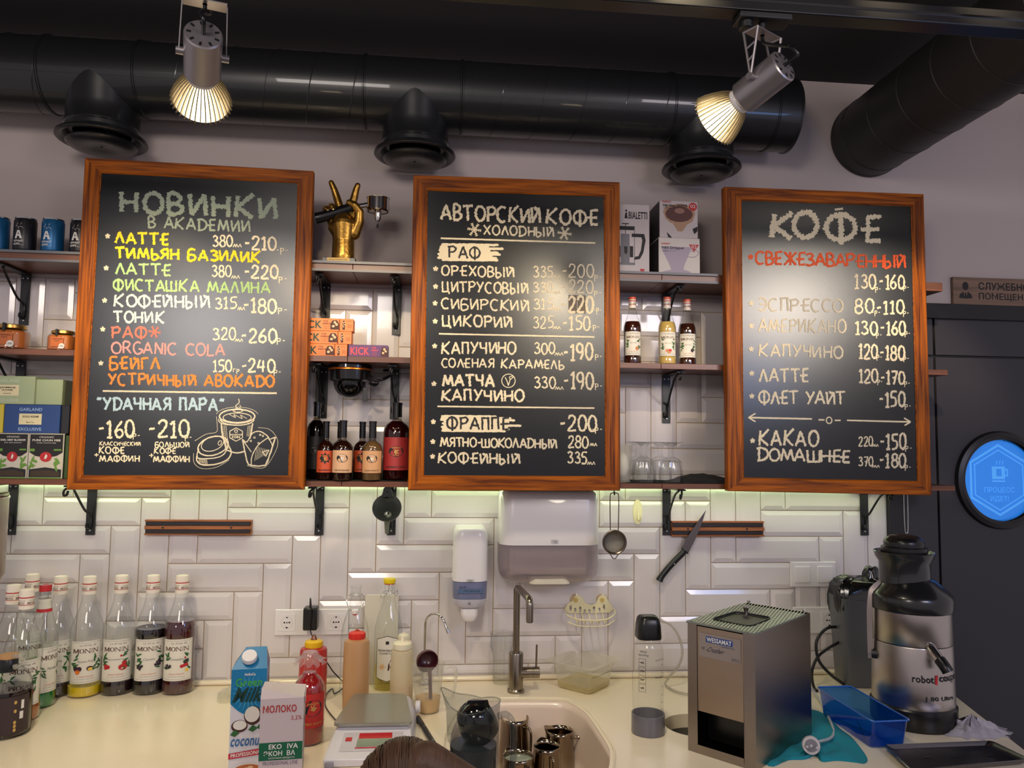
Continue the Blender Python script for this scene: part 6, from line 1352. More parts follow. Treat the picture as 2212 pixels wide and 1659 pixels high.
# red sauce bottle with film over the neck
P = ctr_pt(664, 1613, .035); R = wid(P, 34); h = hz(664, 1410, P.y); t = thing('sauce_bottle', 'round red syrup bottle with cling film over its neck behind the milk carton', 'bottle', P)
pr_ = [(R*.9, 0), (R, .005), (R, h*.56), (R*.95, h*.64), (R*.72, h*.71), (R*.48, h*.75), (R*.36, h*.80), (R*.34, h*.97), (R*.38, h*.98), (R*.38, h)]
obj('glass', MB().lathe([(0, 0)]+pr_, 40), M_glass, t, 50); obj('syrup', MB().lathe(cut([(r-.0016, z) for r, z in pr_], .003, h*.78), 36), mat('bright_red_syrup', (150, 22, 26), .15, coat=.5), t, 50)
rl = R+.0006; lb = MB(); cyl_patch(lb, rl, -1.3, 1.3, h*.20, h*.58, 20); obj('label', lb, mat('red_bottle_label', (186, 38, 34), .5), t, 60)
fn = lambda x, z: ((rl+.0005)*sin(x/rl), -(rl+.0005)*cos(x/rl), z)
im = MB(); poly(im, ell(R*.45, h*.42, R*.6, R*.5, 24), fn); obj('emblem', im, K_blk, t, 0)
lm = MB(); f2 = lambda x, z: ((rl+.001)*sin(x/rl), -(rl+.001)*cos(x/rl), z); text(lm, 'HERBARISTA', R*.45, h*.47, R*.8, R*.12, fn=f2); text(lm, 'RASPBERRY SHOW', R*.2, h*.25, R*1.8, R*.15, fn=f2)
for i in range(5): poly(lm, leaf(R*.45+R*.12*cos(i*1.3), h*.42+R*.12*sin(i*1.3), R*.15, R*.04, i), f2)
obj('lettering', lm, K_gold, t, 0)
fl = MB(); rr = []
for j in range(7):
    f = j/6; rr.append([((R*(.42+.55*f**1.5))*cos(2*pi*i/40)*(1+.18*f*sin(i*2.6+j)), (R*(.42+.55*f**1.5))*sin(2*pi*i/40)*(1+.15*f*cos(i*3.1)), h*(1.0+.01)-h*.20*f*(f > .2)*(1+.25*sin(i*1.7))*.6) for i in range(40)])
fl.loft([[(x*.1, y*.1, h*1.012) for x, y, z in rr[0]]]+rr, cap=False); obj('film_cover', fl, glassm('crumpled_film', (.95, .93, .92), 1.6, .30, (226, 206, 206), .12), t, 60)
# squeeze bottles
def squeeze(px, py, dy, rpx, ysh, ytip, cm, bm_, lab, capk=.62, body_s=1, liqm=None, liq=0, group=None):
    P = ctr_pt(px, py, .03); P.y += dy; R = wid(P, rpx); h = hz(px, ysh, P.y); ht = hz(px, ytip, P.y)
    t = thing('squeeze_bottle', lab, 'squeeze bottle', P, group=group)
    obj('bottle_body', MB().lathe([(0, 0), (R*.9, 0), (R*.97, .004), (R*.97, h*.05), (R, h*.5), (R*.96, h*.94), (R*.90, h*.98), (R*.62, h), (R*.6, h+.004), (0, h+.004)], 36), bm_, t, 50)
    if liqm: obj('content', MB().lathe([(0, .002), (R*.93, .004), (R*.93, h*liq), (0, h*liq)], 32), liqm, t)
    rc = R*capk; obj('cap', MB().lathe([(rc, h+.001), (rc*1.02, h+.004), (rc, h+.014), (rc*.9, h+.016), (rc*.5, h+.018), (.0065, h+.019), (.005, ht-.006), (.0038, ht), (0, ht)], 32), cm, t)
    rb_ = MB()
    for i in range(24): rb_.box(rc-.0004, rc+.0008, -.0006, .0006, h+.003, h+.013, Matrix.Rotation(2*pi*i/24, 4, 'Z'))
    obj('grip_ribs', rb_, cm, t, 0)
    return t, P, R, h, ht
M_rs = mat('red_plastic_bottle', (176, 36, 36), .35, coat=.2); M_yc = mat('yellow_cap', (226, 180, 20), .35); M_rc = mat('red_cap', (214, 46, 36), .35)
t, P, R, h, ht = squeeze(674, 1520, 0, 30, 1398, 1374, M_yc, M_rs, 'red squeeze bottle with yellow cap and brown sauce drips')
obj('sauce_drip', MB().lathe([(.0085, h+.017), (.0078, h+.021), (.0065, ht-.004), (.0045, ht+.002), (0, ht+.002)], 16).sphere((.008, -.012, h+.012), .005, 8, (1.3, 1, .5)).sphere((-.008, -.014, h+.011), .005, 8, (1, 1, .6)).sphere((-.011, -.014, h+.004), .0035, 8, (1, .7, 1.6)), mat('toffee_drip', (120, 62, 18), .15, coat=.5), t, 60)
M_tb = mat('toffee_bottle', (184, 140, 96), .35, coat=.2)
t, P, R, h, ht = squeeze(767, 1540, 0, 28.5, 1380, 1361, M_rc, M_tb, 'toffee coloured squeeze bottle with red cap')
obj('sauce_drip', MB().lathe([(.0065, h+.018), (.0062, ht-.002), (.004, ht+.001), (0, ht+.001)], 12), mat('rust_drip', (170, 50, 20), .25), t, 60)
M_wsq = mat('milk_white_plastic', (232, 222, 196), .35, sss=.3)
squeeze(868, 1508, .035, 19, 1384, 1370, M_wsq, M_wsq, 'white squeeze bottle behind the other white one')
t, P, R, h, ht = squeeze(866, 1535, 0, 25, 1402, 1376, M_wsq, glassm('white_translucent', (.98, .96, .9), .8, .75, (236, 226, 200), .2), 'white squeeze bottle in front, beside the measuring jug', capk=.8, liqm=mat('cream_sauce', (224, 196, 158), .4), liq=.42)
# cutting board leaning on the wall
a = onz(800, 1478, ZC); x0, x1 = at(786, 1380, -.03).x, at(859, 1380, -.03).x; h = hz(820, 1284, -.022)
t = thing('cutting_board', 'white plastic cutting board leaning on the tiles behind the swing top bottles', 'cutting board', ((x0+x1)/2, -.040, ZC+.0004)); w = (x1-x0)/2
o_ = obj('board_sheet', MB().prism(rrect(-w, w, 0, h, .008), -.006, .0, Matrix.Rotation(pi/2-.07, 4, 'X')), mat('board_white', (214, 206, 190), .5), t, bevel=.0015)
# swing-top bottles
def swing(px, py, rpx, ytop, lab, closed, dy=0):
    P = ctr_pt(px, py, .033); P.y += dy; R = wid(P, rpx); H = hz(px, ytop, P.y); t = thing('swing_top_bottle', lab, 'bottle', P, group='swing top bottles')
    hh = H*(.955 if closed else 1)
    pr_ = [(R*.85, 0), (R*.97, .004), (R, .012), (R, hh*.52), (R*.95, hh*.60), (R*.80, hh*.68), (R*.60, hh*.76), (R*.44, hh*.83), (R*.38, hh*.88), (R*.36, hh*.90), (R*.42, hh*.905), (R*.42, hh*.925), (R*.36, hh*.93), (R*.36, hh*.985), (R*.42, hh*.99), (R*.40, hh)]
    obj('glass', MB().lathe([(0, .0)]+pr_, 40), M_glass, t, 50)
    wr = MB(); z = hh*.915; rr_ = R*.46
    wr.tube([(rr_*cos(a), rr_*sin(a), z) for a in [2*pi*i/24 for i in range(24)]], .0009, 6, True)
    if closed:
        wr.tube([(-rr_, 0, z), (-rr_*1.3, -.004, z-.006), (-rr_*1.1, -.006, z-.014), (-rr_*.2, -.012, z+.001), (-.001, -.003, H-.008)], .0009, 6, sub=4); wr.tube([(rr_, 0, z), (rr_*1.3, -.004, z+.006), (rr_*1.2, -.004, z-.010), (rr_*.9, -.01, z-.004), (.001, -.003, H-.008)], .0009, 6, sub=4)
        obj('stopper', MB().lathe([(0, hh+.001), (R*.40, hh+.001), (R*.45, hh+.005), (R*.43, H), (0, H)], 24), mat('yellow_stopper', (232, 206, 20), .35), t); obj('rubber_seal', MB().lathe([(R*.36, hh-.002), (R*.40, hh), (R*.40, hh+.0015), (R*.3, hh+.002)], 24), mat('orange_seal', (206, 84, 30), .5), t, 60)
    else:
        wr.tube([(-rr_, 0, z), (-rr_*1.35, -.01, z-.008), (-rr_*1.1, -.022, z-.024), (-.004, -.040, z-.036), (.002, -.042, z-.038)], .0009, 6, sub=4); wr.tube([(rr_, 0, z), (rr_*1.35, -.01, z-.008), (rr_*1.2, -.022, z-.024), (.012, -.038, z-.030), (.006, -.042, z-.034)], .0009, 6, sub=4)
        M2 = Matrix.Translation((.003, -.041, z-.036))
        obj('stopper', MB().lathe([(.0085, -.004), (.0095, 0), (.0095, .005), (.007, .007), (0, .007)], 20, M2), M_white, t); obj('rubber_seal', MB().lathe([(0, -.008), (.005, -.008), (.0085, -.004)], 20, M2), M_rc, t, 60)
    obj('wire_bail', wr, M_chrome, t, 60)
    return t, P, R, hh, pr_
t, P, R, h, pr_ = swing(763, 1506, 30, 1265, 'open swing top bottle with hanging white stopper behind the toffee squeeze bottle', False)
t, P, R, h, pr_ = swing(836, 1493, 30, 1250, 'closed swing top bottle with yellow stopper and a vanilla label', True)
obj('syrup', MB().lathe(cut([(r-.0016, z) for r, z in pr_], .003, h*.22), 36), glassm('pale_yellow_syrup', (.93, .88, .40), .6, .12, (230, 214, 130)), t, 50)
rl = R+.0006; fn = lambda x, z: (rl*sin(x/rl), -rl*cos(x/rl), z); f2 = lambda x, z: ((rl+.0005)*sin(x/rl), -(rl+.0005)*cos(x/rl), z); f3 = lambda x, z: ((rl+.001)*sin(x/rl), -(rl+.001)*cos(x/rl), z)
def hexp(mb, k_, fn_): 
    for i in range(8):
        a0, a1 = -R*.85*k_+R*1.7*k_*i/8, -R*.85*k_+R*1.7*k_*(i+1)/8
        top = lambda x: h*.49+.010*(1-abs(x)/(R*.85))-(1-k_)*.02; bot = lambda x: h*.13-.010*(1-abs(x)/(R*.85))+(1-k_)*.02
        poly(mb, [(a0, bot(a0)), (a1, bot(a1)), (a1, top(a1)), (a0, top(a0))], fn_)
lb = MB(); hexp(lb, 1, fn); obj('label_border', lb, K_blk, t, 0); lb = MB(); hexp(lb, .93, f2); obj('label', lb, M_label, t, 0)
lm = MB(); text(lm, 'ВАНИЛЬНЫЙ', 0, h*.39, R*1.3, h*.022, fn=f3, thick=.0003); text(lm, 'СИРОП', 0, h*.36, R*1.1, h*.017, fn=f3); poly(lm, [(-.004, h*.445), (.004, h*.445), (.004, h*.475), (-.004, h*.475)], f3); obj('lettering', lm, K_blk, t, 0)
im = MB(); poly(im, [(R*.05, h*.20), (R*.4, h*.20), (R*.5, h*.30), (R*.3, h*.31), (R*.1, h*.26)], f3); obj('vanilla_pod_print', im, K_brown, t, 0)
im = MB()
for i in range(6): poly(im, leaf(-R*.35+R*.13*cos(i*1.05), h*.235+R*.13*sin(i*1.05), R*.13, R*.05, i*1.05), f3)
obj('vanilla_flower_print', im, mat('flower_ink', (222, 178, 120), .6), t, 0)
# nested clear lids behind the carton
for i, (px, py, rz) in enumerate(((560, 1462, .25), (585, 1452, -.3))):
    P = ctr_pt(px, py, .0); t = thing('shallow_tub', ('lower' if i == 0 else 'upper') + ' of two shallow clear plastic tubs behind the coconut carton', 'tub', (P.x, min(P.y, -.115), ZC+.0006+i*.014), rz)
    w = .065; rr = [[(x, y, z) for x, y in rrect(-w*a, w*a, -.045*a, .045*a, .015*a, 4)] for a, z in ((1.0, .0), (1.03, .002), (1.03, .004), (.94, .004), (.9, .012), (.7, .013))]
    obj('tub_shell', MB().loft(rr), M_milky, t, 50)
# measuring jug and scoop
P = ctr_pt(924, 1546, .035); R0 = wid(P, 24); R1 = wid(P, 34); h = hz(918, 1432, P.y); t = thing('measuring_jug', 'milky plastic measuring jug holding a maroon scoop', 'jug', P)
pr_ = [(R0*.92, 0), (R0, .003), (R0*1.02, .01), (R1*.98, h*.96), (R1*1.03, h*.985), (R1*1.05, h)]
rr = []
for r, z in [(0.001, .001)]+pr_:
    rr.append([(r*cos(a)*(1+.22*(z > h*.8)*max(0, cos(a-pi))**8), r*sin(a), z) for a in [2*pi*i/40 for i in range(40)]])
obj('jug_body', MB().loft(rr, cap=False), M_milky, t, 50)
obj('jug_handle', MB().tube([(R1*.95, 0, h*.88), (R1*1.5, 0, h*.90), (R1*1.75, 0, h*.80), (R1*1.6, 0, h*.35), (R1*1.35, 0, h*.24), (R0*1.15, 0, h*.30)], .0038, 8, sub=5), M_milky, t, 60)
obj('content', MB().lathe([(0, .002), (R0*.94, .003), (R0*1.1, h*.30), (0, h*.30)], 32), mat('honey_water', (214, 172, 104), .3), t)
mm = MB()
for i in range(5): mm.box(-.008, .008, -.0003, .0003, h*(.35+.1*i), h*(.35+.1*i)+.0006, Matrix.Translation((0, -R1*(.80+.03*i)-.002, 0)))
obj('level_marks', mm, K_grey, t)
M_mar = mat('maroon_plastic', (72, 28, 34), .3, coat=.3)
q0 = V((-.004, 0, h+.004)); t2 = thing('scoop', 'maroon plastic measuring scoop standing in the jug', 'scoop', P)
Ms_ = Matrix.Translation(q0+V((0, 0, .0))) @ Matrix.Rotation(radians(100), 4, 'X') @ Matrix.Rotation(radians(18), 4, 'Y')
Rc = wid(P, 24); obj('scoop_bowl', MB().lathe([(0, -Rc*.95)]+[(Rc*sin(a), -Rc*.95*cos(a)) for a in [i*pi/2/8 for i in range(1, 9)]]+[(Rc, .004), (Rc*.93, .004)]+[(Rc*.93*sin(a), -Rc*.88*cos(a)) for a in [i*pi/2/8 for i in range(8, 0, -1)]]+[(0, -Rc*.88)], 32, Ms_), M_mar, t2, 50)
obj('scoop_handle', MB().tube([(.002, -.012, h-.012), (.004, -.017, h*.7), (.006, -.018, h*.3), (.007, -.018, .006)], lambda f: .0048-.0008*f, 10, sub=4), M_mar, t2, 60)
# kitchen scale
P = onz(798, 1600, ZC); Y0 = onz(798, 1690, ZC).y; Y1 = onz(820, 1540, ZC).y
zp = .055; 
c4 = [onz(x, y, ZC+zp) for x, y in ((764, 1498), (877, 1498), (891, 1561), (719, 1564))]
t = thing('kitchen_scale', 'white kitchen scale with steel tray and red display panel', 'scale', (0, 0, ZC+.0006)); cxs = sum(p.x for p in c4)/4; cys = sum(p.y for p in c4)/4
def quad_round(c, k_, z): 
    out = []
    P_ = [V((cxs+(p.x-cxs)*k_, cys+(p.y-cys)*k_, 0)) for p in c]
    for i in range(4):
        a, b, c_ = P_[i-1], P_[i], P_[(i+1) % 4]
        p0 = b+(a-b).normalized()*.014; p1 = b+(c_-b).normalized()*.014
        for s_ in range(5): u_ = s_/4; q_ = p0*(1-u_)**2+b*2*u_*(1-u_)+p1*u_*u_; out.append((q_.x, q_.y, z))
    return out
obj('weighing_tray', MB().loft([quad_round(c4, .97, zp-.008), quad_round(c4, 1.0, zp-.006), quad_round(c4, 1.0, zp-.001), quad_round(c4, .985, zp), quad_round(c4, .95, zp-.0005)]), mat('scratched_steel', (176, 178, 172), .3, metal=.85, bump=.3, bscale=60), t, 30)
fL = onz(700, 1640, ZC+.012); fR = onz(893, 1636, ZC+.012); fy = fL.y-.015
xl, xr = fL.x, fR.x; bL, bR = c4[3].x+.004, c4[2].x-.004; yb_, yf_ = c4[0].y+.004, c4[3].y
rs = [[(xl+.01, yb_, 0), (xr-.0, yb_, 0), (xr, fy, 0), (xl, fy, 0)], [(xl+.008, yb_, .010), (xr, yb_, .010), (xr, fy, .016), (xl, fy, .016)], [(bL+.012, yb_, zp-.018), (bR-.004, yb_, zp-.018), (bR, yf_+.002, zp-.016), (bL, yf_+.002, zp-.016)], [(bL+.02, yb_, zp-.010), (bR-.01, yb_, zp-.010), (bR-.01, yf_+.01, zp-.009), (bL+.01, yf_+.01, zp-.009)]]
obj('scale_body', MB().loft(rs), mat('scale_white', (214, 210, 216), .35, coat=.2), t, 30, bevel=.003)
# sloping panel with display
A0, A1 = V(rs[1][3]), V(rs[1][2]); B0, B1_ = V(rs[2][3]), V(rs[2][2]); nn = (A1-A0).cross(B0-A0).normalized(); nn = nn if nn.z > 0 else -nn
def pan(u_, v_, e=.0006): return (A0.lerp(A1, u_)).lerp(B0.lerp(B1_, u_), v_)+nn*e
def pq(mb, u0, u1, v0, v1, e): mb.add([pan(u0, v0, e), pan(u1, v0, e), pan(u1, v1, e), pan(u0, v1, e)], [(0, 1, 2, 3)])
im = MB(); pq(im, .14, .90, .25, .92, .0006); obj('panel_sticker', im, mat('panel_grey', (196, 190, 196), .4), t, 0)
im = MB(); pq(im, .34, .76, .68, .88, .0012); pq(im, .18, .26, .60, .74, .0012); pq(im, .32, .80, .34, .38, .0012); obj('red_panel_print', im, K_red, t, 0)
im = MB(); pq(im, .33, .77, .40, .68, .0012); obj('display', im, mat('lcd_green_grey', (126, 136, 118), .15, coat=.5), t, 0)
for u_ in (.02, .90): 
    q_ = pan(u_, -.02, -.004); obj('foot', MB().box(q_.x-.0, q_.x+.018, q_.y-.002, q_.y+.016, -.0004, .012), mat('scale_grey', (150, 146, 156), .4), t, bevel=.003)
obj('side_knob', MB().cyl(.014, -.006, .006, 24, Matrix.Translation((bR+.012, yb_-.02, .026)) @ Matrix.Rotation(pi/2, 4, 'Y')), mat('scale_white', (214, 210, 216)), t, bevel=.002)
# black tool lying beside the scale
A, B = onz(903, 1557, ZC), onz(938, 1616, ZC); A.z = B.z = ZC+.0065
t = thing('peeler_handle', 'black plastic tool handle lying between the scale and the sink', 'kitchen tool', A)
d_ = B-A; obj('handle', MB().tube([V((0, 0, 0)), d_*.15, d_*.35, d_*.42, d_*.6, d_*.9, d_], lambda f: .0060 if .3 > f else .0045 if f < .45 else .0062 if f < .93 else .0045, 12, sub=4), M_blackp, t, 60)
obj('hang_hole', MB().cyl(.0022, .0055, .0064, 12, Matrix.Translation(d_*.92)), M_screw, t)
# ------------------------------------------------------------------ sink things
ZF = ZC-.1625
M_mjug = mat('polished_jug_steel', (150, 136, 118), .12, metal=1)
def mjug(px, py, ztop, rpx, lab, fill=None, ha=0, k0=1.15, zbase=ZF):
    p = onz(px, py, ZC+ztop); R = wid(p, rpx); h = ZC+ztop-zbase; t = thing('milk_jug', lab, 'milk jug', (p.x, p.y, zbase+.0005), ha, group='steel milk jugs in the sink')
    pr_ = [(R*k0*.9, 0), (R*k0, .004), (R*k0, h*.25), (R*1.02, h*.7), (R*.97, h*.9), (R, h)]
    rr = []
    for r, z in [(.001, .0)]+pr_: rr.append([(r*cos(a)*(1+.20*(z/h)**6*max(0, cos(a-pi))**10), r*sin(a), z+.006*(z/h)**6*max(0, cos(a-pi))**10) for a in [2*pi*i/44 for i in range(44)]])
    o_ = obj('jug_body', MB().loft(rr, cap=False), M_mjug, t, 50); s_ = o_.modifiers.new('solid', 'SOLIDIFY'); s_.thickness = .0012
    obj('jug_handle', MB().tube([(R*.98, 0, h*.86), (R*1.45, 0, h*.88), (R*1.65, 0, h*.76), (R*1.6, 0, h*.35), (R*1.42, 0, h*.22)], .0035, 8, sub=5), M_mjug, t, 60)
    if fill: obj('content', MB().cyl(R*.95, h*.3, h*.88, 32), fill, t)
    return t
M_mlk = mat('milky_water', (190, 178, 132), .2, coat=.3); M_mlk2 = mat('cloudy_water', (150, 158, 146), .15, coat=.4)
mjug(1112, 1549, -.035, 30, 'tall steel milk jug filled with milk behind the clear pitcher', M_mlk, -.9)
mjug(1209, 1577, -.055, 29, 'steel milk jug farthest right in the sink, empty', None, -.35)
mjug(1181, 1611, -.060, 29, 'steel milk jug in front, its handle towards the viewer', None, -1.4)
mjug(1120, 1632, -.070, 34, 'steel milk jug filled with cloudy water at the front of the sink', M_mlk2, -1.1)
P = onz(1268, 1657, ZF+.02); t = thing('black_spoon', 'black plastic spoon end in the sink corner', 'kitchen tool', (P.x, P.y, ZF+.009)); obj('spoon_bowl', MB().sphere((0, 0, 0), .016, 14, (1, .7, .45)), M_blackp, t, 60); obj('spoon_handle', MB().bar((-.012, -.002, 0), (-.05, -.03, .004), .004), M_blackp, t)
# clear pitcher with a black lid inside
p = onz(1024, 1512, ZC+.085); R = wid(p, 57); zb0 = ZF+.0006; h = ZC+.085-zb0; t = thing('clear_pitcher', 'smoky clear plastic pitcher with a black lid inside, standing in the sink', 'pitcher', (p.x, p.y, zb0), -.35)
M_pit = glassm('smoky_pitcher_plastic', (.82, .84, .85), 1.2, .12, (120, 126, 130), .06)
rr = []
for r, z in ((.001, .001), (R*.86, .001), (R*.90, .008), (R*.94, h*.5), (R*.97, h*.9), (R, h)):
    rr.append([(r*cos(a)*(1+.32*(z/h)**8*max(0, cos(a-pi))**12), r*sin(a), z+(.020*(z/h)**8*max(0, cos(a-pi))**12-.014*(z/h)**8*(1-abs(cos(a))))) for a in [2*pi*i/56 for i in range(56)]])
obj('pitcher_body', MB().loft(rr, cap=False), M_pit, t, 60)
obj('pitcher_rim', MB().tube(rr[-1], .0016, 6, True), M_pit, t, 60)
hp_ = [(R*.96, 0, h*.88), (R*1.30, 0, h*.90), (R*1.55, 0, h*.80), (R*1.55, 0, h*.50), (R*1.45, 0, h*.30)]
obj('pitcher_handle', MB().tube(hp_, .0075, 10, sub=6), M_pit, t, 60)
obj('black_lid', MB().lathe([(0, .030), (.018, .028), (.034, .016), (.042, -.004), (.044, -.03), (.040, -.05), (0, -.05)], 32, Matrix.Translation((.0, 0, h*.86)) @ Matrix.Rotation(radians(32), 4, 'X') @ Matrix.Rotation(radians(-14), 4, 'Y')).loft([[(.004+x, y, h*.86+z_) for x, y, z_ in ((-.022, -.012, .020), (.020, -.012, .026), (.032, .006, .018), (-.018, .010, .018))], [(.004+x, y, h*.86+z_) for x, y, z_ in ((-.016, -.006, .034), (.022, -.006, .038), (.026, .006, .036), (-.012, .006, .034))]]), mat('wet_black_plastic', (10, 11, 13), .1, coat=.7), t, 50)
obj('content', MB().lathe([(0, .003), (R*.82, .004), (R*.88, h*.62), (0, h*.62)], 36), mat('dark_grey_water', (54, 60, 64), .2, coat=.4, var=.3, vscale=40, stretch=(1, 1, .3)), t)
# ------------------------------------------------------------------ taps
M_tap = mat('satin_steel_tap', (150, 140, 126), .25, metal=1)
P = onz(1114, 1494, ZC); k = wid(P, 1); z = lambda py: hz(1114, py, P.y)
t = thing('mixer_tap', 'tall square necked steel mixer tap behind the sink', 'tap', (P.x, P.y, ZC))
obj('tap_base', MB().lathe([(0, 0), (18.5*k, 0), (18.5*k, .006), (16.5*k, .009), (0, .009)], 36), M_tap, t); obj('tap_body', MB().lathe([(15.6*k, .008), (15.6*k, z(1411)), (14.5*k, z(1409)), (0, z(1409))], 36), M_tap, t)
rp = 7.3*k; ztp = z(1270)
obj('tap_spout', MB().tube([V((0, 0, z(1412))), V((0, 0, ztp-.012)), V((0, -.001, ztp-.005)), V((.0015, -.006, ztp)), V((.004, -.020, ztp+.001)), V((.014, -.125, ztp-.0)), V((.0155, -.140, ztp-.002)), V((.016, -.147, ztp-.008)), V((.0165, -.149, ztp-.016)), V((.0165, -.149, ztp-.055))], rp, 20), M_tap, t, 50)
obj('spout_nozzle', MB().cyl(rp*.8, ztp-.0565, ztp-.052, 20, Matrix.Translation((.0165, -.149, 0))), M_black, t)
Mh = Matrix.Translation((0, 0, z(1453))) @ Matrix.Rotation(pi/2, 4, 'Y')
obj('tap_side_valve', MB().cyl(12*k, 8*k, 34*k, 28, Mh).cyl(11.2*k, 34*k, 36*k, 28, Mh), M_tap, t); obj('lever_hub', MB().cyl(12.2*k, 36*k, 51*k, 28, Mh), M_tap, t, bevel=.0008)
obj('tap_lever', MB().bar((44*k, 0, z(1444)), (45*k, 0, z(1393)), .0026, 12), M_tap, t)
P = onz(916, 1478, ZC); k = wid(P, 1); z = lambda py: hz(916, py, P.y); t = thing('filter_tap', 'thin gooseneck filter tap behind the measuring jug', 'tap', (P.x, P.y, ZC))
z0 = z(1352); rA = 22*k
pts = [V((0, 0, .0)), V((0, 0, z0*.5)), V((0, 0, z0))]+[V((rA*(1-cos(a)), -.022*(1-cos(a)), z0+rA*1.35*sin(a))) for a in [i*pi*.92/12 for i in range(1, 13)]]
pts.append(pts[-1]+V((4*k, -.004, -9*k)))
obj('gooseneck', MB().tube(pts, .0034, 12), M_chrome, t, 60); obj('tap_tip', MB().bar(pts[-1]+V((-.001, .001, .004)), pts[-1]+V((2*k, -.001, -5*k)), .0042, 14), M_chrome, t); obj('tap_foot', MB().lathe([(0, 0), (.016, 0), (.015, .006), (.008, .010), (.008, .035), (.004, .038)], 24), M_chrome, t)
# tumbler
P = ctr_pt(1083, 1481, .026); R = wid(P, 25.5); h = hz(1083, 1366, P.y); t = thing('drinking_glass', 'empty clear glass standing left of the mixer tap', 'glass', P); n = 40
rr = []
for r, z_ in ((.001, 0), (R*.70, 0), (R*.74, .004), (R*.80, h*.55), (R*.92, h*.64), (R*1.0, h*.72), (R, h), (R*.95, h), (R*.94, h*.74), (R*.84, h*.66), (R*.72, h*.56), (R*.66, .014), (.001, .012)):
    rr.append([(r*cos(2*pi*i/n)*(1-.03*(i % 4 == 0)*(.003 < z_ < h*.62)), r*sin(2*pi*i/n)*(1-.03*(i % 4 == 0)*(.003 < z_ < h*.62)), z_) for i in range(n)])
obj('glass_wall', MB().loft(rr, cap=False), M_gt, t, 30)
# translucent tub
L_, F_, R__ = onz(1208, 1481, ZC), onz(1268, 1507, ZC), onz(1314, 1485, ZC)
c_ = (L_+R__)/2; ang = atan2(R__.y-F_.y, R__.x-F_.x); t = thing('storage_tub', 'translucent plastic tub with a little liquid right of the tap', 'tub', (c_.x, c_.y, ZC+.0006), ang)
w1 = (R__-F_).length/2*1.05; w2 = (L_-F_).length/2*.95; h = hz(1262, 1424, c_.y)
rr = [[(x, y, z) for x, y in rrect(-w1*a, w1*a, -w2*a, w2*a, .012, 4)] for a, z in ((.02, .001), (.90, .001), (.96, .005), (1.05, h*.72), (1.10, h*.74), (1.14, h*.96), (1.38, h*.98), (1.38, h*1.0), (1.13, h))]
obj('tub_wall', MB().loft(rr, cap=False), M_milky, t, 50)
obj('liquid', MB().loft([[(x, y, z) for x, y in rrect(-w1*a, w1*a, -w2*a, w2*a, .011, 4)] for a, z in ((.92, .003), (.98, h*.22))]), glassm('yellowish_liquid', (.92, .88, .62), .6, .5, (224, 208, 150)), t, 50)
lm = MB(); text(lm, 'FANTASTIC ср-во для ручной мойки', 0, h*.60, w1*1.75, h*.055, y=-w2*1.07-.001); obj('lettering', lm, K_blk, t, 0)
# soda bottle
P = ctr_pt(1400, 1593, .036); R = wid(P, 35.5); z = lambda py: hz(1400, py, P.y)
t = thing('soda_bottle', 'clear soda bottle with black cap and grey foot by the waste hole', 'bottle', P)
obj('grey_foot', MB().lathe([(0, 0), (R*.98, 0), (R*1.02, .004), (R*1.01, z(1540)), (R*.96, z(1540)), (R*.96, .006), (0, .006)], 40), mat('grey_foot_plastic', (104, 102, 112), .3, coat=.2), t)
ps = [(R*.94, .008), (R*.96, z(1450)), (R*.95, z(1410)), (R*.88, z(1396)), (R*.72, z(1384)), (R*.62, z(1378)), (R*.60, z(1372))]
obj('bottle_wall', MB().lathe([(0, .008)]+ps, 40), M_clear, t, 60)
cp = []
for r, py in ((.72, 1378), (.74, 1374), (.70, 1350), (.62, 1336), (.52, 1331), (.2, 1329)): cp.append([(x, y, z(py)) for x, y in rrect(-R*r, R*r, -R*r, R*r, R*r*.55, 5)])
obj('bottle_cap', MB().loft(cp), M_blackp, t, 50)
rl = R*.965; fn = lambda x, z_: (rl*sin(x/rl), -rl*cos(x/rl), z_); lm = MB()
for i, py in enumerate((1424, 1442, 1460, 1478)):
    zc_ = z(py); x0 = -R*.62; s_ = .0085
    for a, b, c2, d2_ in ((-s_, s_, -s_, -s_+.0007), (-s_, s_, s_-.0007, s_), (-s_, -s_+.0007, -s_, s_), (s_-.0007, s_, -s_, s_)): poly(lm, [(x0+a, zc_+c2), (x0+b, zc_+c2), (x0+b, zc_+d2_), (x0+a, zc_+d2_)], fn)
    for q_ in range(3): poly(lm, leaf(x0-.003+.003*q_, zc_, .004, .0009, q_+i), fn)
text(lm, 'sparkling', -R*.55, z(1408), .024, .007, fn=fn); text(lm, 'twist', -R*.55, z(1400), .016, .006, fn=fn); text(lm, 'max fill 1 litre', R*.55, z(1418), .026, .004, fn=fn); text(lm, 'STRAWBERRY', R*.5, z(1455), .026, .004, fn=fn)
for i in range(14): poly(lm, ell(R*.55, z(1462+i*5), .0006, .0006, 6), fn); 
for i, py in enumerate((1430, 1446, 1476, 1494, 1510, 1524)): text(lm, str(60-10*i), R*.75, z(py), .006, .003, fn=fn)
obj('lettering', lm, K_blk, t, 0)
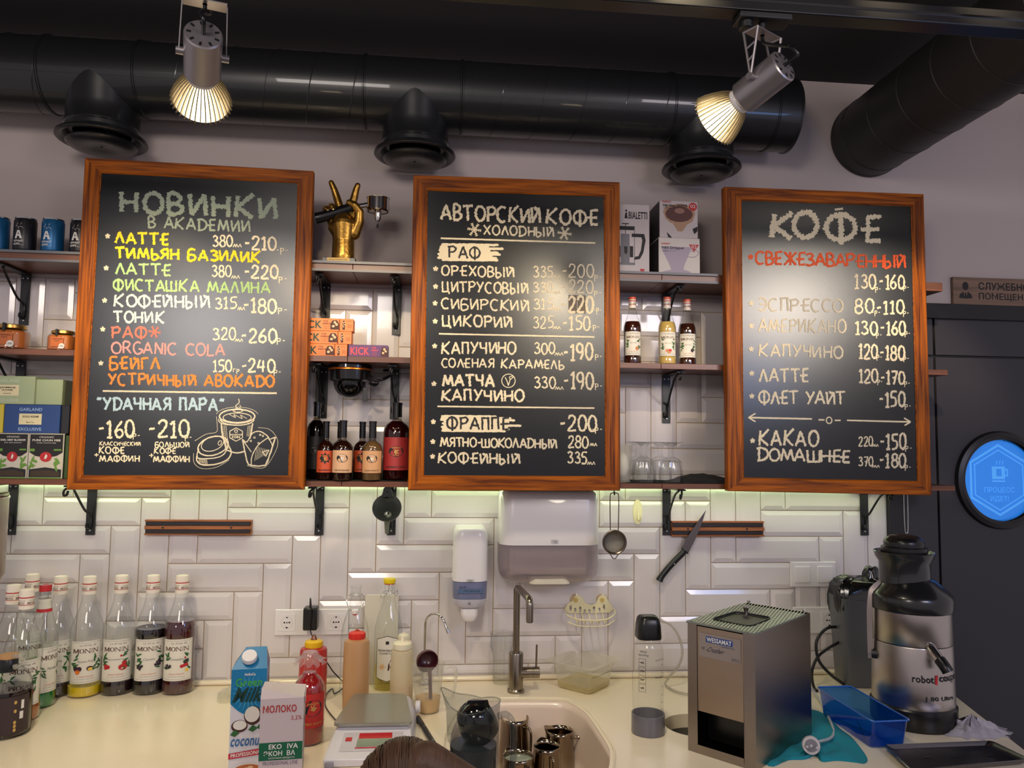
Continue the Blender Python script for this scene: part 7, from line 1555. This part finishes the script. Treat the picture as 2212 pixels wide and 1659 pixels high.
# clear hose
pts = []
for px, py, Y in ((1405, 1352, -.16), (1424, 1342, -.13), (1448, 1350, -.12), (1466, 1375, -.12), (1474, 1408, -.12), (1466, 1438, -.12), (1446, 1462, -.12)): pts.append(at(px, py, Y))
for px, py in ((1437, 1478), (1452, 1490), (1480, 1499), (1520, 1500), (1560, 1490)): q_ = onz(px, py, ZC+.005); pts.append(q_)
for q_ in pts: q_.z = max(q_.z, ZC+.0045)
B0_ = pts[-1].copy(); t = thing('clear_hose', 'clear thin hose looping behind the soda bottle', 'hose', B0_); obj('hose_loop', MB().tube([q_-B0_ for q_ in pts], .0036, 8, sub=6), glassm('hose_plastic', (.9, .9, .88), 1, .35, (206, 200, 190)), t, 60)

# ------------------------------------------------------------------ steel ice crusher
FL, FM, BRr = onz(1486.5, 1620.5, ZC), onz(1634, 1667, ZC), onz(1754, 1588, ZC)
BLl = FL+BRr-FM; z0 = ZC+.0006
t = thing('ice_crusher', 'brushed steel ice crusher with a striped top and a dark outlet', 'ice crusher', (FM.x, FM.y, z0))
hF_ = (at(1483.4, 1339.4, FL.y).z+at(1629, 1373, FM.y).z)/2-z0; 
hB_ = at(1746.8, 1323.7, BRr.y).z-z0
E1 = (FL-FM); E2 = (BRr-FM)     # along the front (to the left), along the side (to the back)
def cr(a, b, z): q_ = E1*a+E2*b; return V((q_.x, q_.y, z))
nF = V((E1.y, -E1.x, 0)).normalized(); nF = nF if nF.dot(E2) < 0 else -nF
M_cs = mat('crusher_steel', (150, 140, 130), .27, metal=1, bump=.12, bscale=50, stretch=(1, 1, 60)); M_cs2 = mat('crusher_panel_steel', (176, 158, 138), .33, metal=1, bump=.12, bscale=50, stretch=(1, 1, 60))
hh = lambda b: hF_+(hB_-hF_)*b
a0, a1, zo0, zo1 = .345-.02, .665-.30, 0, 0
# front strip widths from the photograph: side stile, panel, side stile
sa, sb_ = .86, .17   # panel spans a in [sb, sa] (a=1 is the left corner)
zo0, zo1 = .018, .088
bdy = MB()
def face(p): bdy.add(p, [(0, 1, 2, 3)])
for aa, bb in ((0, .17), (.86, 1.0)):
    face([cr(aa, 0, 0), cr(bb, 0, 0), cr(bb, 0, hF_), cr(aa, 0, hF_)])
face([cr(.17, 0, 0), cr(.86, 0, 0), cr(.86, 0, zo0), cr(.17, 0, zo0)])
face([cr(0, 0, 0), cr(0, 1, 0), cr(0, 1, hB_), cr(0, 0, hF_)]); face([cr(1, 0, 0), cr(1, 1, 0), cr(1, 1, hB_), cr(1, 0, hF_)]); face([cr(0, 1, 0), cr(1, 1, 0), cr(1, 1, hB_), cr(0, 1, hB_)]); face([cr(0, 0, 0), cr(1, 0, 0), cr(1, 1, 0), cr(0, 1, 0)])
o_ = obj('steel_housing', bdy, M_cs, t, 0); s_ = o_.modifiers.new('solid', 'SOLIDIFY'); s_.thickness = .0015; s_.offset = -1
pn = MB().loft([[cr(.172, 0, zo1)-nF*.002, cr(.858, 0, zo1)-nF*.002, cr(.858, 0, zo1)-nF*.005, cr(.172, 0, zo1)-nF*.005], [cr(.172, 0, hF_-.006)-nF*.002, cr(.858, 0, hF_-.006)-nF*.002, cr(.858, 0, hF_-.006)-nF*.005, cr(.172, 0, hF_-.006)-nF*.005]])
obj('front_panel', pn, M_cs2, t, 0)
obj('outlet_recess', MB().loft([[cr(.172, 0, z)-nF*d_, cr(.858, 0, z)-nF*d_, cr(.858, 0, z)-nF*(d_+.002), cr(.172, 0, z)-nF*(d_+.002)] for z, d_ in ((zo0-.002, .05), (zo1+.002, .045))]), mat('outlet_dark', (12, 12, 13), .3), t, 0)
def top_pt(a, b, e=.0): return cr(a, b, hh(b)+e)
# top plate with an opening, drawn as ring plus stripes
op = [(.80, .16), (.78, .56), (.22, .56), (.20, .16)]
def opr():
    out = []
    for i in range(4):
        p_, c_, n_2 = V((*op[i-1], 0)), V((*op[i], 0)), V((*op[(i+1) % 4], 0))
        q0_, q1_ = c_+(p_-c_).normalized()*.09, c_+(n_2-c_).normalized()*.09
        for s_ in range(5): u_ = s_/4; r_ = q0_*(1-u_)**2+c_*2*u_*(1-u_)+q1_*u_*u_; out.append((r_.x, r_.y))
    return out
ring_in = opr(); ring_out = []
for (a, b) in ring_in:
    da, db = a-.5, b-.36; s_ = min(((1.01 if da > 0 else -.01)-.5)/da if abs(da) > 1e-6 else 9, ((1.0 if db > 0 else -.012)-.36)/db if abs(db) > 1e-6 else 9); ring_out.append((.5+da*s_, .36+db*s_))
# add exact corners by splitting
def full_ring(e):
    mb = MB(); n = len(ring_in)
    for i in range(n):
        j = (i+1) % n; A_, B_ = ring_out[i], ring_out[j]; pts_ = [top_pt(*ring_in[i], e), top_pt(*A_, e)]
        if abs(A_[0]-B_[0]) > .02 and abs(A_[1]-B_[1]) > .02: pts_.append(top_pt(A_[0] if A_[0] > 1 or A_[0] < 0 else B_[0], A_[1] if (A_[1] >= .999 or A_[1] < 0) else B_[1], e))
        pts_ += [top_pt(*B_, e), top_pt(*ring_in[j], e)]; mb.add(pts_, [tuple(range(len(pts_)))])
    return mb
tp = full_ring(.0018); o_ = obj('top_plate', tp, mat('top_plate_grey', (132, 136, 128), .3, metal=.6), t, 0); s_ = o_.modifiers.new('solid', 'SOLIDIFY'); s_.thickness = .004; s_.offset = -1
def inside(a, b):
    return .19 < a < .81 and .15 < b < .57
st = MB()
for i in range(-26, 34):
    # stripes run diagonally across the plate
    c0 = i*.048; run = []
    for s_ in range(61):
        b = s_/60; a = c0+b*.50
        ok = 0 <= a <= 1 and not inside(a, b) and b < .97
        if ok: run.append((a, b))
        if (not ok or s_ == 60) and run:
            if len(run) > 1:
                (a_, b_), (c_, d_) = run[0], run[-1]; w_ = .0065
                st.add([top_pt(a_-w_, b_, .0030), top_pt(a_+w_, b_, .0030), top_pt(c_+w_, d_, .0030), top_pt(c_-w_, d_, .0030)], [(0, 1, 2, 3)])
            run = []
o_ = obj('stripe_pattern', st, mat('pale_stripe', (196, 204, 180), .35, metal=.3), t, 0); o_['kind'] = 'stuff'
gl = MB().tube([top_pt(a, b, .003) for a, b in ring_in], .0016, 6, True); obj('opening_gasket', gl, M_black, t, 60)
hp2 = MB().loft([[top_pt(.5+(a-.5)*f, .36+(b-.36)*f, dz) for a, b in ring_in] for f, dz in ((1.0, .0), (.97, -.03), (.7, -.07), (.4, -.09))]); obj('hopper', hp2, mat('hopper_dark_steel', (52, 44, 40), .4, metal=.6), t, 60)
fp = MB(); fp.add([top_pt(.5+(a-.5)*.99, .36+(b-.36)*.99, -.004) for a, b in ring_in], [tuple(range(len(ring_in)))]); obj('clear_flap', fp, glassm('flap_plastic', (.95, .94, .93), .6), t, 0)
kb = top_pt(.62, .56, -.003); obj('flap_knob', MB().lathe([(0, 0), (.0045, 0), (.0045, .010), (.006, .015), (.0085, .0185), (.0085, .021), (0, .0215)], 28, Matrix.Translation(kb)), M_chrome, t)
for a in (.06, .94): obj('hinge_screw', MB().cyl(.004, 0, .006, 14, Matrix.Translation(top_pt(a, .965, .002))), M_chrome, t)
def pf(u_, z, e=.0): return cr(u_, 0, z)+nF*(e-.002)
def fl(x, z, e=.0008): return pf(.858-x*(.686), hF_-z, e)   # x 0..1 over the panel from its left edge
lb = MB(); lb.add([fl(.05, .018), fl(.95, .018), fl(.95, .068), fl(.05, .068)], [(0, 1, 2, 3)]); obj('name_plate', lb, mat('pewter_label', (150, 140, 134), .35, metal=.3), t, 0)
lb = MB(); lb.add([fl(.20, .0235, .0012), fl(.78, .0235, .0012), fl(.78, .036, .0012), fl(.20, .036, .0012)], [(0, 1, 2, 3)]); obj('logo_patch', lb, K_blue, t, 0)
lm = MB(); text(lm, 'WESSAMAT', .49, -.0298, .54, .0095, fn=lambda x, z: fl(x, -z, .0016), thick=1); obj('lettering', lm, K_wh, t, 0)
lm = MB(); text(lm, 'Crusher', .42, -.050, .36, .010, fn=lambda x, z: fl(x, -z, .0013), slant=8); text(lm, 'CE', .14, -.050, .07, .005, fn=lambda x, z: fl(x, -z, .0013)); text(lm, 'made in', .84, -.060, .16, .003, fn=lambda x, z: fl(x, -z, .0013)); text(lm, 'Germany', .84, -.064, .18, .003, fn=lambda x, z: fl(x, -z, .0013)); obj('dark_lettering', lm, mat('navy_ink', (30, 34, 64), .5), t, 0)
lm = MB(); text(lm, 'perfect ice', .68, -.0395, .26, .004, fn=lambda x, z: fl(x, -z, .0013)); obj('blue_lettering', lm, K_blue, t, 0)

# ------------------------------------------------------------------ juicer
PF = onz(1974, 1583, ZC); R = wid(PF, 86)*1.04; P = ctr_pt(1974, 1583, R*1.1); kk = wid(P, 1); z = lambda py: at(1974, py, P.y).z-P.z
t = thing('juicer', 'steel and black centrifugal juicer standing in front of the dark door', 'juicer', P, va(P))
zf = lambda py: at(1974, py, PF.y).z-ZC
zb = [0, zf(1536), zf(1401), zf(1329), zf(1300), z(1262)]
obj('motor_base', MB().lathe([(0, 0), (R*.98, 0), (R, .004), (R*1.0, zb[1]-.004), (R*.97, zb[1]), (0, zb[1])], 56), M_blackp, t)
M_js = mat('juicer_steel', (186, 178, 172), .26, metal=1, bump=.15, bscale=40, stretch=(50, 50, 1), aniso=.5)
obj('motor_housing', MB().lathe([(R*.95, zb[1]), (R*.955, zb[1]+.002), (R*.93, zb[2]-.002), (R*.92, zb[2])], 64), M_js, t, 60)
obj('juice_bowl', MB().lathe([(R*.92, zb[2]+.0015), (R*.93, zb[2]+.003), (R*.915, zb[3]), (R*.8, zb[3])], 64), M_js, t, 60)
obj('bowl_seam', MB().lathe([(R*.915, zb[2]-.001), (R*.922, zb[2]+.0), (R*.915, zb[2]+.002)], 64), M_black, t, 60)
obj('black_lid', MB().lathe([(R*.8, zb[3]), (R*.97, zb[3]), (R*1.0, zb[3]+.004), (R*.99, zb[4]), (R*.95, zb[4]+.008), (R*.80, zb[5]-.004), (R*.60, zb[5]+.012), (R*.5, zb[5]+.018), (0, zb[5]+.018)], 64), mat('juicer_lid_black', (22, 22, 24), .28, coat=.4), t, 40)
tx_ = -10*kk; zt1, zt2, zt3 = z(1214), z(1203), z(1192); rt = 52*kk
obj('feed_tube', MB().lathe([(rt*1.02, zb[5]-.0), (rt, zb[5]+.02), (rt*1.0, zt1), (rt*1.14, zt2), (rt*1.2, zt3), (rt*1.16, zt3+.001), (rt*.96, zt1), (rt*.95, zb[5]+.02)], 48, Matrix.Translation((tx_, 0, 0))), mat('smoky_black_plastic', (34, 35, 37), .25, coat=.4), t, 50)
obj('pusher', MB().lathe([(rt*.90, zt1-.02), (rt*.90, z(1182)), (rt*.79, z(1180)), (rt*.80, z(1172)), (rt*.76, z(1166)), (rt*.55, z(1158)), (0, z(1155))], 40, Matrix.Translation((tx_-.0, 0, 0))), M_blackp, t)
# steel lock arm at the left
ax = -R*.93; ay = -R*.42
obj('lock_arm', MB().tube([V((ax, ay, zb[2]-.045)), V((ax-.001, ay, zb[2]+.02)), V((ax+.001, ay, zb[3]+.015)), V((ax+.012, ay+.008, zb[4]+.018)), V((ax+.05, ay+.035, zb[5]+.010))], .0085, 4, sub=4), mat('satin_aluminium', (168, 156, 150), .4, metal=.8), t, 30)
obj('arm_hinge', MB().cyl(.012, -.006, .010, 20, Matrix.Translation((ax+.008, ay, zb[2]-.034)) @ Matrix.Rotation(pi/2, 4, 'Y')), M_black, t); obj('arm_screw', MB().cyl(.004, 0, .002, 14, Matrix.Translation((ax-.0, ay-.0088, zb[2]-.036)) @ Matrix.Rotation(pi/2, 4, 'X')), M_chrome, t)
# spout
sp0 = V((R*.42, -R*.84, zb[2]+.002)); obj('juice_spout', MB().tube([sp0+V((-.006, .01, .004)), sp0, sp0+V((.018, -.022, -.020))], lambda f: .0125-.002*f, 16, sub=3), M_chrome, t, 50)
obj('spout_sleeve', MB().tube([sp0+V((.016, -.020, -.018)), sp0+V((.026, -.030, -.030)), sp0+V((.032, -.033, -.040))], .0125, 14, sub=3), M_blackp, t, 50)
rl = R*.957; fn = lambda x, z_: (rl*sin(x/rl), -rl*cos(x/rl), z_); lm = MB()
text(lm, 'robot', R*.24, zf(1466), R*.50, 15*kk, fn=fn, thick=.0005); text(lm, 'coupe', R*.96, zf(1468), R*.66, 15*kk, fn=fn, thick=.0005); text(lm, 'J 80 Ultra', R*.68, zf(1509), R*.85, 11*kk, fn=fn, thick=.0003)
obj('lettering', lm, K_blk, t, 0)
im = MB(); poly(im, [(R*.52, zf(1458)), (R*.59, zf(1456)), (R*.57, zf(1478)), (R*.51, zf(1476))], fn); obj('red_logo_mark', im, K_red, t, 0)
# ------------------------------------------------------------------ grey pulp bin with black bag
L_, M_, = onz(1823, 1480, ZC), onz(1878, 1507, ZC)
P = V((L_.x+.062, L_.y+.012, ZC+.0006)); t = thing('pulp_bin', 'tall grey waste bin lined with a black bag behind the juicer', 'bin', P, -.12)
hL = at(1806, 1287, P.y).z-P.z; hR_ = hL-.012
rr = []
for a, z_ in ((.82, 0), (.84, .003), (.94, hL*.7), (1.0, hL)): rr.append([(x, y, z_+(-.016*max(0, (x+.03)/.1) if z_ > hL*.9 else 0)) for x, y in rrect(-.078*a, .078*a, -.055*a, .055*a, .022, 5)])
obj('bin_wall', MB().loft(rr), mat('slate_grey_plastic', (84, 86, 92), .35, coat=.15), t, 40)
bg = MB(); nb = 48; rb_ = random.Random(3)
rr = []
for j, (a, z_) in enumerate(((.96, -.055), (1.04, -.03), (1.06, -.004), (1.0, .022), (.86, .040), (.62, .048), (.3, .052), (.02, .056))):
    base = rrect(-.072*a, .072*a, -.050*a, .050*a, min(.03*max(a, .2), .02), 11); rr.append([(x*(1+.06*sin(i*2.4+j*.3)+.03*rb_.random()), y*(1+.06*sin(i*2.1+j*.3)), hL+z_+.006*sin(i*1.9+j)*(.4 < a < 1.03)) for i, (x, y) in enumerate(base)])
bg.loft(rr); obj('black_bag', bg, mat('black_bag_film', (14, 14, 15), .22, coat=.5, bump=1, bscale=60), t, 80)
kn = MB(); rr = []
for j in range(6): a = .026*(1-.5*j/5); rr.append([(.028+(a+.006*sin(i*2.2+j))*cos(2*pi*i/20), (a+.004*sin(i*3.1))*sin(2*pi*i/20), hL+.035+.009*j+.003*sin(i*1.7)) for i in range(20)])
obj('bag_knot', kn.loft(rr), mat('black_bag_film', (14, 14, 15)), t, 80)
# black power cables left of the bin
pts = [at(1812, 1354, -.10), at(1785, 1358, -.12), at(1764, 1385, -.13), at(1768, 1425, -.14), at(1792, 1455, -.15)]; q_ = onz(1822, 1478, ZC+.006); pts += [q_]
B0_ = V((q_.x, q_.y, ZC)); t = thing('power_cable', 'black power cable looping left of the grey bin', 'cable', B0_); obj('cable', MB().tube([p-B0_ for p in pts], .0042, 8, sub=6).tube([p-B0_ for p in (at(1815, 1386, -.115), at(1790, 1400, -.125), at(1766, 1420, -.14), at(1754, 1450, -.15), onz(1757, 1482, ZC+.006), onz(1765, 1492, ZC+.005))], .0040, 8, sub=6), M_blackp, t, 60)
# ------------------------------------------------------------------ blue tray
rim_z = .062
A_, B_, C_, D_ = (onz(x, y, ZC+rim_z) for x, y in ((1764, 1485), (1838, 1483), (1967, 1557), (1884, 1560)))
cx_, cy2 = (A_.x+B_.x+C_.x+D_.x)/4, (A_.y+B_.y+C_.y+D_.y)/4; t = thing('blue_tray', 'translucent blue plastic tray lying diagonally in front of the juicer', 'tray', (cx_, cy2, ZC+.0008))
cs = [V((p.x-cx_, p.y-cy2, 0)) for p in (A_, B_, C_, D_)]
def rq(k_, z_):
    out = []; P_ = [c*k_ for c in cs]
    for i in range(4):
        a, b, c_ = P_[i-1], P_[i], P_[(i+1) % 4]; p0 = b+(a-b).normalized()*.010; p1 = b+(c_-b).normalized()*.010
        for s_ in range(5): u_ = s_/4; q_ = p0*(1-u_)**2+b*2*u_*(1-u_)+p1*u_*u_; out.append((q_.x, q_.y, z_))
    return out
M_bt = glassm('blue_tray_plastic', (.16, .46, .90), 1.1, .42, (8, 84, 190), .06)
obj('tray_shell', MB().loft([rq(.02, .001), rq(.84, .001), rq(.88, .004), rq(.97, rim_z-.003), rq(1.0, rim_z)], cap=False), M_bt, t, 40)
obj('tray_rim', MB().tube([V(p) for p in rq(1.0, rim_z)], .0018, 6, True), mat('blue_rim', (24, 96, 190), .2, coat=.5), t, 60)
# teal cloth under the crusher
out = [(1620, 1600), (1660, 1655), (1700, 1643), (1740, 1641), (1762, 1632), (1775, 1646), (1810, 1644), (1850, 1648), (1868, 1650), (1874, 1640), (1860, 1618), (1838, 1592), (1815, 1575), (1790, 1550), (1760, 1535), (1720, 1540)]
pc_ = [onz(x, y, ZC) for x, y in out]; cx_ = sum(p.x for p in pc_)/len(pc_); cy2 = sum(p.y for p in pc_)/len(pc_)
t = thing('cleaning_cloth', 'teal microfibre cloth spread beside the ice crusher', 'cloth', (cx_, cy2, ZC)); pc_ = smooth([V((p.x-cx_, p.y-cy2, 0)) for p in pc_], 4, True)
rr = []
for j in range(11):
    f = 1-j/10*.98; rr.append([(p.x*f, p.y*f, .0012+(.0035*(1+sin(atan2(p.y, p.x)*3+f*9))+.0015*sin(p.x*90))*(f < .99)*(.9 if f > .35 else .35)) for p in pc_])
rb0 = [(x, y, .0003) for x, y, z_ in rr[0]]
clo = obj('cloth_sheet', MB().loft([rb0]+rr), mat('teal_microfibre', (16, 128, 146), .95, bump=1, bscale=500), t, 80)
# plug with grey cable
P = onz(1752, 1634, ZC); P.z = ZC+.0235; t = thing('power_plug', 'white power plug with grey cable lying on the teal cloth', 'plug', P)
dx = V((-.35, -.92, .18)).normalized(); Mp = dx.to_track_quat('Z', 'Y').to_matrix().to_4x4()
obj('plug_body', MB().lathe([(0, -.024), (.010, -.024), (.012, -.014), (.017, -.008), (.0185, -.002), (.0185, .006), (.0175, .008), (0, .008)], 28, Mp), mat('warm_white_plug', (190, 184, 186), .35), t)
obj('plug_face', MB().cyl(.013, .008, .0084, 24, Mp), mat('plug_face_grey', (120, 118, 128), .4), t)
for s_ in (-1, 1): obj('plug_pin', MB().cyl(.0024, .008, .026, 12, Mp @ Matrix.Translation((.0095*s_, 0, 0))), M_chrome, t)
obj('earth_contact', MB().cyl(.0028, .0084, .0095, 12, Mp), M_chrome, t)
pts = [V((0, 0, 0))-dx*.022]
for px, py in ((1790, 1600), (1801, 1583), (1795, 1560), (1778, 1525), (1762, 1500)): q_ = onz(px, py, ZC+.006); pts.append(q_-P)
pts[1].z = -.014; q_ = onz(1752, 1486, ZC+.02); pts.append(q_-P)
obj('plug_cable', MB().tube(pts, .0032, 8, sub=6), mat('grey_cable', (176, 178, 182), .4), t, 60)
# steel sheet at the lower right and crumpled white film
c4 = [onz(x, y, ZC+.012) for x, y in ((1910, 1609), (2142, 1600), (2225, 1640), (1968, 1662))]
cx_, cy2 = sum(p.x for p in c4)/4, sum(p.y for p in c4)/4; t = thing('steel_tray', 'shallow steel tray lying at the right end of the counter', 'tray', (cx_, cy2, ZC+.0006)); cs = [V((p.x-cx_, p.y-cy2, 0)) for p in c4]
obj('tray_sheet', MB().loft([rq(.90, 0), rq(.93, .002), rq(1.0, .010), rq(1.02, .011), rq(1.0, .012), rq(.91, .004)]), mat('used_steel_sheet', (120, 116, 118), .25, metal=1, bump=.3, bscale=30), t, 40)
for a, b in ((-.45, -.1), (.0, .02), (.62, .15)):
    q_ = cs[0].lerp(cs[1], (a+1)/2).lerp(cs[3].lerp(cs[2], (a+1)/2), (b+1)/2); obj('tray_slot', MB().box(-.008, .008, -.0015, .0015, 0, .0004, Matrix.Translation((q_.x, q_.y, .0042))), M_black, t)
P = onz(2110, 1600, ZC); t = thing('crumpled_film', 'crumpled white patterned film behind the steel tray', 'film', (P.x+.03, P.y+.055, ZC)); rr = []
for j in range(7):
    f = 1-j/6*.97; rr.append([(.085*f*cos(2*pi*i/36)*(1+.15*sin(i*1.9)), .05*f*sin(2*pi*i/36)*(1+.2*sin(i*2.7)), .0006+.030*(1-f)*(1+.35*sin(i*2.3+j*1.7))) for i in range(36)])
obj('film_sheet', MB().loft(rr), mat('white_film_sheet', (170, 164, 172), .35, coat=.3), t, 80)

# ------------------------------------------------------------------ person bending in front of the counter: only the crown of the head is in view
Yp = -1.10; P = at(872, 1730, Yp); HC = V((P.x, Yp, P.z)); r = wid(HC, 118)
t = thing('person', 'person with brown tied hair bending in front of the scale, only the crown in view', 'person', (HC.x, HC.y, 0))
hc = V((0, 0, HC.z)); sk = mat('skin', (196, 150, 124), .5, sss=.2); up_ = V((0, .35, .94)).normalized()
b = MB(); b.sphere(hc, r*.92, 20, (.86, 1.05, 1.0)); b.capsule(hc+V((0, .05, -.05)), hc+V((0, .075, -.085)), .045, .032); b.capsule(hc+V((0, -.03, -.06)), hc+V((0, -.13, -.17)), .052, .058)
for s_ in (-1, 1): b.capsule(hc+V((.075*s_, .0, -.02)), hc+V((.078*s_, .0, -.045)), .012, .009)
b.capsule(hc+V((0, .11, -.035)), hc+V((0, .12, -.06)), .009, .012)
for s_ in (-1, 1): b.capsule(hc+V((0, -.13, -.18)), hc+V((.16*s_, -.13, -.22)), .06, .055); b.capsule(hc+V((.16*s_, -.13, -.22)), hc+V((.20*s_, .02, -.42)), .045, .036); b.capsule(hc+V((.20*s_, .02, -.42)), hc+V((.13*s_, .16, -.34)), .035, .024); b.capsule(hc+V((.13*s_, .16, -.34)), hc+V((.12*s_, .22, -.32)), .026, .02)
b.capsule(hc+V((0, -.16, -.22)), hc+V((0, -.30, -.50)), .13, .12); b.capsule(hc+V((0, -.30, -.50)), hc+V((0, -.33, -.60)), .125, .13)
legh = HC.z-.60
for s_ in (-1, 1): b.capsule(hc+V((.08*s_, -.33, -.62)), V((.09*s_, -.28, legh*.5)), .085, .055); b.capsule(V((.09*s_, -.28, legh*.5)), V((.09*s_, -.33, .07)), .055, .036); b.capsule(V((.09*s_, -.33, .045)), V((.095*s_, -.18, .035)), .038, .032)
o_ = obj('body', b, sk, t, 60); remesh(o_, .008, 6)
c = MB(); c.capsule(hc+V((0, -.17, -.23)), hc+V((0, -.30, -.50)), .142, .132); c.capsule(hc+V((0, -.30, -.50)), hc+V((0, -.34, -.66)), .135, .142)
for s_ in (-1, 1): c.capsule(hc+V((0, -.14, -.20)), hc+V((.16*s_, -.13, -.225)), .072, .068); c.capsule(hc+V((.16*s_, -.13, -.225)), hc+V((.19*s_, -.03, -.36)), .058, .050); c.capsule(hc+V((.08*s_, -.33, -.64)), V((.09*s_, -.28, legh*.5)), .095, .066); c.capsule(V((.09*s_, -.28, legh*.5)), V((.09*s_, -.33, .12)), .066, .05)
o_ = obj('dark_clothes', c, mat('dark_cotton', (34, 34, 40), .9), t, 60); remesh(o_, .009, 6)
M_hair = mat('brown_hair', (84, 58, 44), .5, bump=1, bscale=400, stretch=(1, .08, .3), var=.3, vscale=120)
h_ = MB(); h_.sphere(hc+V((0, -.012, .008)), r*.985, 24, (.90, 1.06, 1.0)); h_.sphere(hc+V((.006, -.105, .0)), .040, 14); h_.capsule(hc+V((.03, -.03, r*.80)), hc+V((.115, -.05, r*.30)), .030, .022)
o_ = obj('hair', h_, M_hair, t, 60); remesh(o_, .004, 2)
st = MB(); rnd = random.Random(5)
for i in range(240):
    a = rnd.uniform(-1.35, 1.35); e = r*1.0; p0 = []
    for s_ in range(9):
        th_ = -1.15+2.2*s_/8; w_ = a*cos(th_*.75)
        p0.append(hc+V((.90*e*sin(w_)*1.0, 1.06*e*sin(th_)*cos(w_)-.012, e*cos(th_)*cos(w_)+.008))*1.0+V((rnd.uniform(-.0012, .0012), 0, rnd.uniform(.000, .0028))))
    st.tube(p0, .0011, 4)
o_ = obj('hair_strands', st, M_hair, t, 60); o_['kind'] = 'stuff'
